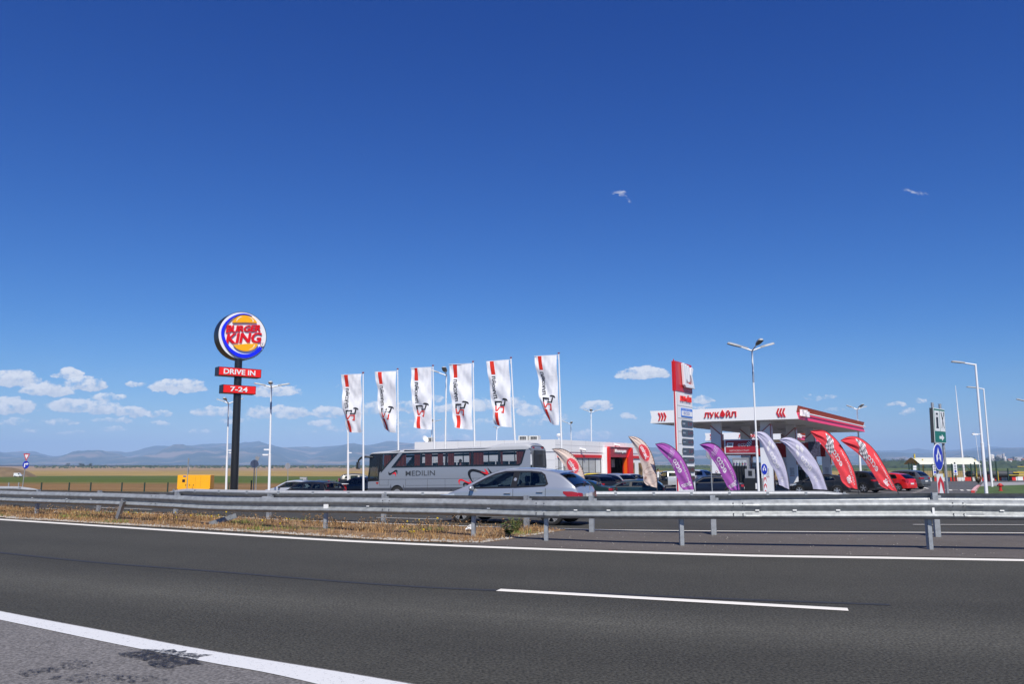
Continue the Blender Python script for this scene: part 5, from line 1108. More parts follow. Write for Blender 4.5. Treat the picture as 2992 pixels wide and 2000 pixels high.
# white van on the field track
vp = at(53, 1393, 375); g = empty('van', (vp.x, vp.y, gz(vp.x, vp.y)), math.atan2(.15, 1), 'tiny white van on the field track at the far left', 'van')
b = B(); b.prism([(-1.7, .35), (1.75, .35), (1.75, .85), (1.1, 1.05), (.6, 1.75), (.4, 1.85), (-1.6, 1.85), (-1.7, 1.7)], (0, .8, 0), (1, 0, 0), (0, 0, 1), (0, -1, 0), 1.6); b.build('body', P_WHITE, g)
b = B(); b.prism([(.15, 1.15), (1.0, 1.10), (.6, 1.65), (.15, 1.65)], (0, -.81, 0), (1, 0, 0), (0, 0, 1), (0, -1, 0), .01); b.build('side_window', DARK, g)
for x in (-1.1, 1.1):
    for y in (-.75, .75): b = B(); b.cyl((x, y - .1, .33), (x, y + .1, .33), .33, n=14); b.build('wheel', TYRE, g)
# ---------------------------------------------------------------- coach
CS = mat('coach_silver', (.27, .295, .34), .38, .25, coat=.3); CG_ = mat('coach_grey', (.055, .06, .075), .5); CTOP = mat('coach_roof', (.40, .41, .43), .5); CGL = glassmat('coach_glass', (.46, .48, .50)); CUR = mat('curtain', (.28, .055, .028), .9, n=.3, ns=9)
CBL = mat('coach_black', (.010, .011, .014), .25, coat=.3)
A = at(1552, 1400, 49.4); Z0 = at(1076, 1400, 54.2); dv_ = Vector((Z0.x - A.x, Z0.y - A.y)); LB = dv_.length; dv_.normalize()
gA, gZ = -.60, -.83
coach = empty('coach', (A.x, A.y, gA), math.atan2(dv_.y, dv_.x), 'long silver coach with MEDILIN lettering and rust red curtains, parked behind the rails', 'coach')
coach.rotation_euler = (0, math.atan2(gA - gZ, LB), math.atan2(dv_.y, dv_.x))
# local: x 0 tail .. LB nose, y 0 visible left side .. -2.5 right side, z up
HB = 3.12; WB = 2.5
def sx_(px):                                                   # x along the side for a pixel column
    u = (px - 1496) / F; lo, hi = 0, LB
    for _ in range(40):
        m = (lo + hi) / 2; p = A.xy + dv_ * m; zc = p.y * math.cos(TH)
        if p.x / zc > u: lo = m
        else: hi = m
    return (lo + hi) / 2
xw0 = sx_(1162)
def zz_(px, py): x = sx_(px); p = A.xy + dv_ * x; w_ = at(px, py, p.y); return w_.z - gA - (gZ - gA) * x / LB
xw1 = 3.35
windows = []                                                   # (pts) in x,z traced
def T2(L0): return [(sx_(x), zz_(x, y)) for x, y in L0]
c4 = lambda x, y: (1040 + x / 3.91, 1250 + y / 3.91)
W1 = T2([c4(425, 452), c4(745, 445), c4(745, 270), c4(560, 268)]); W2 = T2([c4(755, 445), c4(1030, 440), c4(1032, 258), c4(757, 268)]); W3 = T2([c4(1045, 440), c4(1325, 436), c4(1325, 250), c4(1045, 258)])
W4 = T2([c4(1340, 436), c4(1635, 432), c4(1637, 240), c4(1342, 250)]); W5 = T2([c4(1650, 432), c4(1870, 428), c4(1895, 405), c4(1945, 235), c4(1652, 240)]); W0 = T2([c4(300, 500), c4(302, 300), c4(490, 275)])
band = T2([c4(418, 458), c4(1880, 436), c4(1905, 410), c4(1952, 222), c4(565, 258)])
allw = [W1, W2, W3, W4, W5, W0]
b = B(); b.smooth = False
nx = 150; zlo = .30
def zbot(x):
    z = zlo
    for xc in (xw0, xw1):
        dx = abs(x - xc)
        if dx < .50: z = max(z, .50 + math.sqrt(.50 ** 2 - dx * dx))
    return z
zr = 3.12
d0_, d1_ = (sx_(1110), zz_(1110, 1384)), (sx_(1172), zz_(1172, 1317))
cols_x = sorted([LB * i / nx for i in range(nx + 1)]); zsN = 44
def roofz(x): return sinterp([(0, 3.36), (.15, 3.55), (2.0, 3.55), (2.7, 3.43), (3.3, 3.34), (LB - 2.2, 3.32), (LB - .9, 3.27), (LB - .2, 3.20), (LB, 3.10)], x)
def cabin(sgy):
    n0 = len(b.v)
    for x in cols_x:
        zb_ = zbot(x)
        for j in range(zsN + 1):
            zt_ = min(zr, roofz(x) - .10); z = zb_ + (zt_ - zb_) * j / zsN; lean = .035 * max(0, (z - 1.6)) ** 1.5
            xx = x - (.16 * max(0, (z - 1.0) / 2) ** 1.3 if x > LB - .01 else 0)
            b.v.append((xx, sgy * (lean) if sgy < 0 else -WB + lean, z))
    for i in range(nx):
        xm = (cols_x[i] + cols_x[i + 1]) / 2
        for j in range(zsN):
            zb_ = zbot(xm); z = zb_ + (zr - zb_) * (j + .5) / zsN
            if any(pip(P, xm, z) for P in allw): continue
            if sx_(1107) < xm < LB - .12 and zz_(1095, 1402) < z < zz_(1095, 1365): continue
            a = n0 + i * (zsN + 1) + j; b.f.append([a, a + zsN + 1, a + zsN + 2, a + 1]); b.m.append(1 if z < zz_(1200, 1425) else (2 if z > zz_(1090, 1409) and xm > d0_[0] + (d1_[0] - d0_[0]) * max(0, (z - d0_[1]) / (d1_[1] - d0_[1])) else 0)); b.sm.append(False)
cabin(-1); cabin(1)
b.build('side_panel', [CS, CG_, CBL], coach, merge=True)
# roof with rounded edges, raised at the tail
b = B(); b.smooth = True
def Rf(u, v):
    x = LB * (u ** .9); a = math.pi * v; ry = (WB / 2 - .045); h = roofz(x) - min(zr, roofz(x) - .10); y = -WB / 2 + ry * math.copysign(abs(math.cos(a)) ** .45, math.cos(a)); return (x - .14 * (1 if u > .999 else 0), y, min(zr, roofz(x) - .10) + h * abs(math.sin(a)) ** .5)
b.grid(60, 22, Rf); b.build('roof', CTOP, coach)
b = B(); b.mm((4.0, -1.9, 3.30), (5.4, -.6, 3.38)); b.mm((8.6, -1.9, 3.28), (9.6, -.6, 3.36)); b.build('roof_hatch', CTOP, coach, bevel=.02)
# tail with its big dark window, nose with windscreen
b = B(); b.grid(2, 10, lambda u, v: (-.02 - .10 * math.sin(v * 1.5) + .25 * max(0, v - .7), -WB * u, .35 + 2.85 * v), smooth=False); b.grid(12, 3, lambda u, v: (.02 - .02 + .10 * v, -WB * u, 3.18 + .34 * math.sin(math.pi * u) ** .4 * v)); b.build('tail', CS, coach)
b = B(); b.add([(-.165, -.14, 2.02), (-.165, -WB + .14, 2.02), (-.15, -WB + .22, 3.06), (-.15, -.22, 3.06)], [(0, 1, 2, 3)]); b.build('rear_window', CBL, coach)
for y in (-.5, -2.0): b = B(); b.box((-.02, y, 3.22), (.08, .16, .09)); b.build('tail_light', TAIL, coach)
b = B(); 
for k in range(4): b.box((-.15, -WB / 2, 1.92 - k * .06), (.02, 2.0, .015))
b.build('vent_grille', CG_, coach)
b = B(); b.grid(10, 8, lambda u, v: (LB - .02 + .16 * math.sin(math.pi * u) ** .6 - .30 * v ** 1.5, -WB * u, 1.15 + 1.95 * v)); b.build('windscreen', CGL, coach)
b = B(); b.grid(10, 3, lambda u, v: (LB + .16 * math.sin(math.pi * u) ** .6, -WB * u, .30 + .86 * v)); b.build('front_bumper', CS, coach)
for y in (-.35, -2.15): b = B(); b.cyl((LB + .05, y, .62), (LB + .16, y, .62), .13, n=14); b.build('headlight', HEADL, coach)
# glass, window bars, curtains, seats
def poly_side(pts, off, m, nm, par=None):
    bb = B(); bb.add([(x, -.035 * max(0, (z - 1.6)) ** 1.5 + off, z) for x, z in pts], [tuple(range(len(pts)))], None, False); return bb.build(nm, m, par or coach)
for Wn in (W1, W2, W3, W4, W5, W0):
    o = poly_side([(x + .02 * 0, z) for x, z in Wn], .012, CGL, 'side_window')
def ring(P, Q, off, m, nm):
    bb = B(); n = len(P); bb.add([(x, -.035 * max(0, (z - 1.6)) ** 1.5 + off, z) for x, z in P + Q], [(i, (i + 1) % n, n + (i + 1) % n, n + i) for i in range(n)], None, False); return bb.build(nm, m, coach)
for Wn in allw: ring(shrink(Wn, -.05), shrink(Wn, .05), .016, CBL, 'window_frame')
dw = T2([(1078, 1401), (1108, 1401), (1109, 1363), (1083, 1363)]); poly_side(dw, .012, CGL, 'driver_window'); ring(shrink(dw, -.05), shrink(dw, .04), .016, CBL, 'window_frame')
b = B(); b.mm((.1, -WB + .1, .30), (LB - 1.9, -.06, 1.60)); b.mm((LB - 1.9, -WB + .1, .30), (LB - .4, -.1, .95)); b.build('luggage_hold', DARK, coach)
b = B(); b.mm((.1, -WB + .12, 2.86), (LB - .6, -1.75, 3.0)); b.mm((.2, -WB + .1, 3.05), (LB - .6, -.1, 3.09)); b.build('luggage_rack', INT, coach)
b = B(); b.mm((LB - 1.0, -WB + .2, .95), (LB - .35, -.15, 1.50)); b.build('dashboard', INT, coach)
b = B(); b.grid(16, 4, lambda u, v: (LB - 1.0 + .12 * math.sin(u * 6.28), -.6 + .24 * math.cos(u * 6.28) + .015 * math.cos(v * 6.28), 1.68 + .16 * math.sin(u * 6.28) + .015 * math.sin(v * 6.28))); b.build('steering_wheel', BLACK, coach)
wbz = zz_(1200, 1366)
def curtain(x0, x1, side=-.10, par=None):
    P = None; bb = B(); n = 18; ztop = 3.0; zbt = wbz - .01
    bb.grid(n, 3, lambda u, v: (x0 + (x1 - x0) * u, side + .03 * math.sin(u * n * 1.2), zbt + (ztop - zbt) * v)); bb.build('curtain', CUR, coach)
for a, c in ((430,572),(665,738),(787,868),(933,995),(1050,1122),(1295,1320),(1340,1458),(1655,1678),(1835,1925)):
    curtain(sx_(c4(a, 0)[0]), sx_(c4(c, 0)[0]))
curtain(sx_(c4(318, 0)[0]), sx_(c4(400, 0)[0])); curtain(sx_(c4(420, 0)[0]), sx_(c4(490, 0)[0]))
b = B()
k = 0; x = 1.0
while x < LB - 3.2:
    for y in (-.35, -.85, -1.65, -2.15):
        s = B(); s.mm((x, y - .2, 1.70), (x + .12, y + .2, 2.42)); s.mm((x, y - .2, 1.60), (x + .48, y + .2, 1.78)); s.build('seat', INT, coach)
    x += .95
# passenger in pink
gp = empty('person', coach.location, coach.rotation_euler[2], 'passenger in a pink top sitting behind a coach window', 'person'); gp.rotation_euler = coach.rotation_euler
xp = sx_(c4(1150, 0)[0]); person(None, 0, None, SHP, JEAN, seated(xp, -.42, 1.72, SHP, None), parent=gp)
# belly line, flaps, wheels, mirror
b = B(); zA = zz_(1300, 1400)
b.mm((.3, .001, zA - .006), (sx_(1110), .006, zA + .006)); b.mm((.3, .001, zz_(1300, 1419) - .006), (xw0 - .7, .006, zz_(1300, 1419) + .006)); b.mm((xw0 + .66, .001, zz_(1150, 1419) - .006), (sx_(1110), .006, zz_(1150, 1419) + .006))
for px in (1111, 1136.5, 1187, 1250.5, 1302, 1384): xx = sx_(px); b.mm((xx - .006, .001, .36 if px > 1150 else zz_(px, 1420)), (xx + .006, .007, zA))
b.build('panel_gap', GAP, coach)
for px in (1218, 1276, 1320): b = B(); xx = sx_(px); b.mm((xx - .05, .001, .62), (xx + .05, .02, .66)); b.build('flap_handle', BLACK, coach)
for xc in (xw0, xw1):
    for yc in (-.12, -WB + .12):
        b = B(); b.cyl((xc, yc - .14, .46), (xc, yc + .10, .46), .46, n=30); wh = b.build('wheel', TYRE, coach)
        b = B(); yo = .0 if yc > -1 else -WB; s_ = 1 if yc > -1 else -1; b.cyl((xc, yo - .04 * s_, .46), (xc, yo - .012 * s_, .46), .27, n=24); b.cyl((xc, yo - .03 * s_, .46), (xc, yo + .01 * s_, .46), .11, n=12); b.build('rim', mat('steel_rim', (.28, .28, .29), .5, .4), wh)
b = B(); b.mm((xw0 - .68, -WB + .1, .4), (xw0 + .68, -.35, 1.2)); b.mm((xw1 - .68, -WB + .1, .4), (xw1 + .68, -.35, 1.2)); b.build('wheel_housing', DARK, coach)
def cp(px, py, y=.15, dx=0): x = LB + (sx_(1076) - LB) ; return None
MA = [Vector((LB - .35, -.05, 2.88)), Vector((LB + .10, .15, 2.92)), Vector((LB + .42, .22, 2.86)), Vector((LB + .60, .25, 2.70)), Vector((LB + .64, .25, 2.5))]
b = B(); b.tube(MA, [.06, .075, .075, .06, .05], 8); b.ball(tuple(MA[3]), .065, 8, 5); b.build('mirror_arm', BLACK, coach)
b = B(); b.mm((LB + .54, .13, 2.10), (LB + .70, .40, 2.58)); mm_ = b.build('wing_mirror', BLACK, coach, bevel=.03); b = B(); b.add([(LB + .536, .16, 2.14), (LB + .536, .37, 2.14), (LB + .536, .37, 2.54), (LB + .536, .16, 2.54)], [(0, 1, 2, 3)]); b.build('mirror_glass', CHROME, mm_)
b = B(); b.prism([(0, 0), (.10, .08), (.10, .16), (-.10, .16), (-.10, .08)], (LB - .75, .004, zz_(1090, 1417)), (1, 0, 0), (0, 0, 1), (0, 1, 0), .004); b.build('badge', mat('badge_red', (.35, .03, .02), .5), coach)
# lettering and swooshes on the side (viewed from the left side: x runs towards the nose)
def side_pt(px, py, off=.010): return (sx_(px), off - .035 * max(0, zz_(px, py) - 1.6) ** 1.5, zz_(px, py))
b = B(); m0_, m1_ = sx_(c4(575, 0)[0]), sx_(c4(910, 0)[0]); z0_, z1_ = zz_(1230, 1391), zz_(1230, 1376.5)
text(b, 'MEDILIN', (m0_ - .0, .010, z0_), (-1, 0, 0), (0, 0, 1), m0_ - m1_, z1_ - z0_, off=.006); b.build('lettering', mat('letter_grey', (.045, .05, .06), .5), coach)
def swoosh(pts, m): bb = B(); P = rs([side_pt(*c4(*p)) for p in pts] + [side_pt(*c4(*pts[0]))], len(pts) * 4)[:-1]; bb.add(P, [tuple(range(len(P)))], None, False); return bb.build('swoosh', m, coach)
def ribbon(ctr, wd, m):
    """tapering swoosh: centre line pixels and half widths"""
    n = 28; P = [catmull(ctr, i / n) for i in range(n + 1)]; Wq = [catmull([(w_,) for w_ in wd], i / n)[0] for i in range(n + 1)]; up = []; dn = []
    for i in range(n + 1):
        a = P[max(0, i - 1)]; c = P[min(n, i + 1)]; t = Vector((c[0] - a[0], c[1] - a[1])).normalized(); nn = Vector((-t.y, t.x)) * Wq[i]
        up.append(side_pt(*c4(P[i][0] + nn.x, P[i][1] + nn.y))); dn.append(side_pt(*c4(P[i][0] - nn.x, P[i][1] - nn.y)))
    bb = B(); bb.add(up + dn, [(i, i + 1, n + 2 + i, n + 1 + i) for i in range(n)], None, False); return bb.build('swoosh', m, coach)
KB = mat('swoosh_black', (.008, .008, .01), .4); KRd = mat('swoosh_red', (.75, .02, .03), .4)
ribbon([(1510,462),(1560,545),(1510,545),(1430,510),(1340,490),(1300,520),(1318,590),(1370,668)], [1,16,22,14,15,16,8,1], KB)
ribbon([(1475,470),(1505,520),(1490,525),(1430,505)], [1,14,8,1], KRd)
ribbon([(1190,655),(1185,610),(1215,600),(1270,625),(1320,640),(1300,595)], [1,9,9,7,10,1], KRd)
ribbon([(1242,690),(1240,645),(1265,642),(1310,660),(1370,668)], [1,10,9,8,4], KB)
ribbon([(382,505),(392,535),(430,515),(470,495),(478,540)], [1,10,7,9,1], KB)
ribbon([(420,540),(455,522),(462,558)], [1,9,1], KRd)
# ---------------------------------------------------------------- site axes
SU = Vector((.546, .838, 0)).normalized(); SV = Vector((-SU.y, SU.x, 0)); UP = Vector((0, 0, 1)); SN = Vector((SU.y, -SU.x, 0))   # U runs away to the right, V away to the left, SN out of the right-hand faces
def along(P, D, px):
    """distance along direction D from P whose picture column is px"""
    u = (px - 1496) / F; lo, hi = -5., 60.
    g = lambda s: (P + D * s).x - u * ((P + D * s).y * math.cos(TH) + ((P + D * s).z - CH) * math.sin(TH))
    sg = g(hi) > g(lo)
    for _ in range(50):
        m = (lo + hi) / 2
        if (g(m) < 0) == sg: lo = m
        else: hi = m
    return (lo + hi) / 2
WALL = mat('cladding_white', (.80, .80, .80), .5, n=.02, ns=.6); WINB = mat('window_black', (.012, .013, .016), .15, coat=.3); SLAT = mat('blind_slat', (.62, .64, .64), .5); JOINT = mat('panel_joint', (.45, .45, .46), .6)
REDP = mat('panel_red', (.62, .012, .014), .35, coat=.2); REDD = mat('panel_dark_red', (.33, .008, .010), .25, coat=.5); ORG = mat('panel_orange', (.85, .13, .01), .4)
# ---------------------------------------------------------------- shop
C = at(1621, 1285, 73.5); HT = C.z + .65; Cg = Vector((C.x, C.y, -.65))
shop = empty('shop_building', Cg, 0, 'white flat-roofed petrol station shop with a red entrance portal', 'building')
LV = along(C, SV, 1214); LU = along(C, SU, 1889)
b = B(); O_ = Vector((0, 0, 0))
b.add([O_, SV * LV, SV * LV + SU * LU, SU * LU] + [p + UP * (HT - .25) for p in (O_, SV * LV, SV * LV + SU * LU, SU * LU)], [(0, 1, 5, 4), (1, 2, 6, 5), (2, 3, 7, 6), (4, 5, 6, 7)])
# right-hand wall leaves the window and door zones open
def rz_s(px): return along(C, SU, px)
def rz_z(px, py): s = rz_s(px); p = C + SU * s; return at(px, py, p.y).z + .65
z_win_t = rz_z(1700, 1340); z_win_b = rz_z(1700, 1385) ; sW0, sW1 = rz_s(1631), rz_s(1755.5); sP0, sP1 = rz_s(1761), rz_s(1832)
def wallq(s0, s1, z0, z1, m=0): b.add([SU * s0 + UP * z0, SU * s1 + UP * z0, SU * s1 + UP * z1, SU * s0 + UP * z1], [(0, 1, 2, 3)], m, False)
wallq(0, sW0, 0, HT - .25); wallq(sW0, sW1, 0, z_win_b); wallq(sW0, sW1, z_win_t, HT - .25); wallq(sW1, sP0 + .3, 0, HT - .25); wallq(sP0 + .3, sP1 - .3, 3.0, HT - .25); wallq(sP1 - .3, LU, 0, HT - .25)
wl_ = b.build('wall', WALL, shop)
b = B(); e = .06                                               # parapet, proud of the wall
b.add([SN * e - SV * e, SV * LV + SV * e + SN * -0 - SU * e, ], [])
b = B()
P4 = [-SU * e + SN * e, SV * (LV + e) - SU * e, SV * (LV + e) + SU * (LU + e), SU * (LU + e) + SN * e]
zb_ = HT - 1.12
b.add([p + UP * zb_ for p in P4] + [p + UP * HT for p in P4], [(0, 1, 5, 4), (1, 2, 6, 5), (2, 3, 7, 6), (3, 0, 4, 7)]); b.add([p + UP * zb_ for p in P4] + [q + UP * zb_ for q in (O_, SV * LV, SV * LV + SU * LU, SU * LU)], [(0, 1, 5, 4), (3, 0, 4, 7)])
par = b.build('parapet', WALL, shop)
b = B()
for k in range(1, 7): s = LU * k / 7; b.prism([(-.012, zb_), (.012, zb_), (.012, HT), (-.012, HT)], SU * s + SN * (e + .001), SU, UP, SN, .004)
for k in range(1, 6): s = LV * k / 6; b.prism([(-.012, zb_), (.012, zb_), (.012, HT), (-.012, HT)], SV * s - SU * (e + .001), SV, UP, -SU, .004)
b.prism([(0, -.014), (LU, -.014), (LU, .014), (0, .014)], UP * (HT - .50) + SN * (e + .001), SU, UP, SN, .005)
b.build('panel_joint', JOINT, par)
b = B(); b.add([-SU * .03 + UP * 0 + SV * .1 + SN * 0, ], [])
b = B()
for k in range(3): b.prism([(0.02, -.012), (LV, -.012), (LV, .012), (.02, .012)], UP * (.9 + k * .85) - SU * .002, SV, UP, -SU, .004)
for k in range(4): b.prism([(0.02, -.012), (sW0, -.012), (sW0, .012), (.02, .012)], UP * (.6 + k * .7) + SN * .002, SU, UP, SN, .004)
b.build('panel_joint', JOINT, wl_)
# window with white blinds behind black bars, red band above
b = B(); b.prism([(sW0, z_win_b), (sW1, z_win_b), (sW1, z_win_t), (sW0, z_win_t)], -SN * .35, SU, UP, SN, .05)
win = b.build('window', WINB, shop)
b = B(); n = 13
for k in range(n): z = z_win_b + (z_win_t - z_win_b) * (k + .5) / n; b.prism([(sW0 + .1, z - .045), (sW1 - .1, z - .045), (sW1 - .1, z + .035), (sW0 + .1, z + .035)], -SN * .05, SU, UP, SN, .02)
b.build('blind', SLAT, win)
b = B()
for px in (1631, 1650, 1668, 1686, 1702, 1720, 1739, 1755): s = rz_s(px); b.prism([(s - .035, z_win_b), (s + .035, z_win_b), (s + .035, z_win_t), (s - .035, z_win_t)], -SN * .03, SU, UP, SN, .03)
b.prism([(sW0, z_win_b), (sW1, z_win_b), (sW1, z_win_b + .06), (sW0, z_win_b + .06)], -SN * .03, SU, UP, SN, .03)
b.build('frame', BLACK, win)
b = B(); s_ = rz_s(1740); b.prism([(s_, z_win_b + .1), (sW1 - .15, z_win_b + .1), (sW1 - .15, z_win_t - .1), (s_, z_win_t - .1)], -SN * .045, SU, UP, SN, .012); b.build('window_poster', mat('poster_pale', (.55, .66, .66), .5, n=.15, ns=1.2), win)
zr0, zr1 = rz_z(1700, 1338.5), rz_z(1700, 1329.5); sR = rz_s(1669)
b = B(); b.prism([(sW0 - .2, zr0), (sW1, zr0), (sW1, zr1), (sW0 - .2, zr1)], SN * .004, SU, UP, SN, .10); b.build('red_band', REDP, shop)
b = B(); s_ = rz_s(1843); b.prism([(s_, rz_z(1860, 1341)), (LU - .1, rz_z(1860, 1341)), (LU - .1, rz_z(1860, 1333)), (s_, rz_z(1860, 1333))], SN * .004, SU, UP, SN, .10); b.build('red_band', REDP, shop)
for xa, xb in ((1844, 1852), (1864, 1875)):
    b = B(); b.prism([(rz_s(xa), .3), (rz_s(xb), .3), (rz_s(xb), rz_z(1860, 1353.5)), (rz_s(xa), rz_z(1860, 1353.5))], SN * .004, SU, UP, SN, .03)
    b.build('poster', mat('poster_dark', (.05, .045, .045), .4, n=.9, ns=1.6, nc=(.45, .28, .10)), shop)
# portal
PD = .55; zpt = rz_z(1800, 1308); W_ = .55
portal = empty('entrance_portal', (0, 0, 0)); portal.parent = shop
b = B(); b.prism([(sP0 - .02, 0), (sP0 + .35, 0), (sP0 + .35, zpt - .02), (sP0 - .02, zpt - .02)], SN * .01, SU, UP, SN, PD - .1); b.build('side_wall', WALL, portal)
sI0 = rz_s(1776); sI1 = rz_s(1829)
b = B(); rr = .25
def rp(s0, s1, z0, z1): return [(s0, z0), (s1, z0)] + [(s1 - rr + rr * math.cos(a), z1 - rr + rr * math.sin(a)) for a in [i * math.pi / 12 for i in range(7)]] + [(s0 + rr - rr * math.cos(a), z1 - rr + rr * math.sin(a)) for a in [math.pi / 2 - i * math.pi / 12 for i in range(7)]]
sa, sb_ = sP0, sP1
zin = 2.95; o_ = SN * (PD - .1)
b.prism([(sa, 0), (sa + .38, 0), (sa + .38, zin), (sa + .38, zpt - .3), (sa + .3, zpt), (sa + .1, zpt), (sa, zpt - .2)], o_, SU, UP, SN, .25)
b.build('left_pier', REDP, portal)
b = B(); b.prism([(sb_ - 1.25, 0), (sb_, 0), (sb_, zpt - .25), (sb_ - .1, zpt - .06), (sb_ - .3, zpt), (sb_ - 1.25, zin)], SN * .01, SU, UP, SN, PD + .14); b.build('right_pier', REDP, portal)
b = B(); b.prism([(.15, 0), (PD, 0), (PD, zin - .05), (.15, zin - .05)], SU * (sb_ - 1.27) + SN * .0, SN, UP, -SU, .02); b.build('jamb', ORG, portal)
b = B(); b.prism([(sa + .38, zin), (sb_ - 1.25, zin), (sb_ - .32, zpt - .02), (sa + .30, zpt - .02)], SN * .02, SU, UP, SN, PD - .05); hd_ = b.build('lintel', REDD, portal)
b = B(); b.prism([(sa + .30, zpt - .02), (sb_ - .3, zpt - .02), (sb_ - .3, zpt + .02), (sa + .3, zpt + .02)], SN * .02, SU, UP, SN, PD + .05); b.build('coping', REDP, portal)
b = B(); W5_ = sb_ - sa; text(b, 'Икантория', SU * (sa + .27 * W5_) + SN * (PD + .02) + UP * (zin + .42), SU, UP + SU * .15, .46 * W5_, .42, SN, .06, off=.02); b.build('lettering', WHITE, portal)
b = B(); b.prism([(sP0 + .32, 0), (sP1 - .3, 0), (sP1 - .3, 2.98), (sP0 + .32, 2.98)], -SN * .9, SU, UP, SN, .04); dr = b.build('door', WINB, shop)
b = B()
for s in (sP0 + .35, (sP0 + sP1) / 2 + .2, sP1 - .35): b.prism([(s - .04, 0), (s + .04, 0), (s + .04, 2.98), (s - .04, 2.98)], -SN * .85, SU, UP, SN, .06)
b.build('frame', mat('alu_dark', (.06, .06, .065), .4, .4), dr)
b = B(); s_ = rz_s(1805); b.prism([(s_, 1.9), (s_ + .8, 1.9), (s_ + .8, 2.75), (s_, 2.75)], -SN * .80, SU, UP, SN, .01); b.build('notice', mat('notice', (.45, .46, .48), .5, n=.3, ns=3), dr)
# things on the roof
def roofpt(px, d, py=1300): p = at(px, py, d); return p
def acunit(px, d, py0, py1, w, label):
    t = at(px, py0, d); zb0_ = HT - .65 - .25; g = empty('air_conditioner', (t.x, t.y, zb0_), R(-20), label, 'air conditioner', 'air conditioner units on the shop roof'); h = t.z - zb0_
    b = B(); b.mm((-w / 2, -.45, 0), (w / 2, .45, h)); b.build('casing', mat('ac_cream', (.55, .55, .52), .5), g, bevel=.02)
    b = B(); b.mm((-w * .32, -.47, h - .62), (w * .36, -.452, h - .10)); b.build('fan_grille', mat('ac_dark', (.03, .032, .035), .5), g)
    b = B()
    for k in range(1, 4): b.mm((-w * .32 + k * w * .17 - .01, -.485, h - .62), (-w * .32 + k * w * .17 + .01, -.473, h - .10))
    b.mm((-w * .32, -.485, h - .37), (w * .36, -.473, h - .35)); b.build('guard', mat('ac_cream', (.5, .5, .5)), g)
acunit(1531.5, 80, 1274.5, 1285, .95, 'left one of two cream air conditioners on the shop roof'); acunit(1563, 80, 1274.5, 1285, .95, 'right one of two cream air conditioners on the shop roof')
acunit(1259, 88, 1279, 1292, .7, 'small air conditioner beside the satellite dish on the left end of the shop roof')
t = at(1241, 1285, 86); g = empty('satellite_dish', (t.x, t.y, HT - .9), R(20), 'white satellite dish on the left end of the shop roof', 'satellite dish'); h = t.z - (HT - .9)
b = B(); b.cyl((0, .15, 0), (0, .15, h), .04, n=8); b.build('mast', POLEW, g)
b = B(); q = Matrix.Translation((0, 0, h)) @ Matrix.Rotation(R(60), 4, 'X') @ Matrix.Rotation(R(25), 4, 'Y'); b.M = q; b.grid(20, 6, lambda u, v: (v * .40 * math.cos(u * 6.2832), v * .40 * math.sin(u * 6.2832), .14 * v * v)); b.cyl((0, 0, 0), (0, .1, .35), .012, n=6); b.ball((0, .1, .36), .04, 6, 4); b.build('dish', WHITE, g)
t = at(1633, 1274, 76); g = empty('beacon_lamp', (t.x, t.y, HT - .9), 0, 'small white round beacon on a post at the front corner of the shop roof', 'beacon'); b = B(); b.cyl((0, 0, 0), (0, 0, t.z - HT + .9), .05, n=8); b.build('post', POLEW, g); b = B(); b.ball((0, 0, t.z - HT + .95), .24, 12, 8, sc_=(1, 1, .7)); b.build('lamp', WHITE, g)
def cctv(px, py, d, label):
    t = at(px, py, d); g = empty('security_camera', t, 0, label, 'camera', 'cameras on the shop wall'); b = B(); b.cyl((-.45, 0, .12), (.25, 0, -.02), .11, n=10); b.build('body', WHITE, g); b = B(); b.tube([(.1, 0, 0), (.35, .15, -.25), (.2, .5, -.3)], .03, 6); b.build('bracket', JOINT, g)
pc = C + SU * rz_s(1703); cctv(1704, 1316, pc.y - .6, 'white camera on the shop wall above the blinds window')
pc = C + SU * rz_s(1803); cctv(1804, 1303, pc.y - .6, 'white camera on the shop parapet above the red portal')
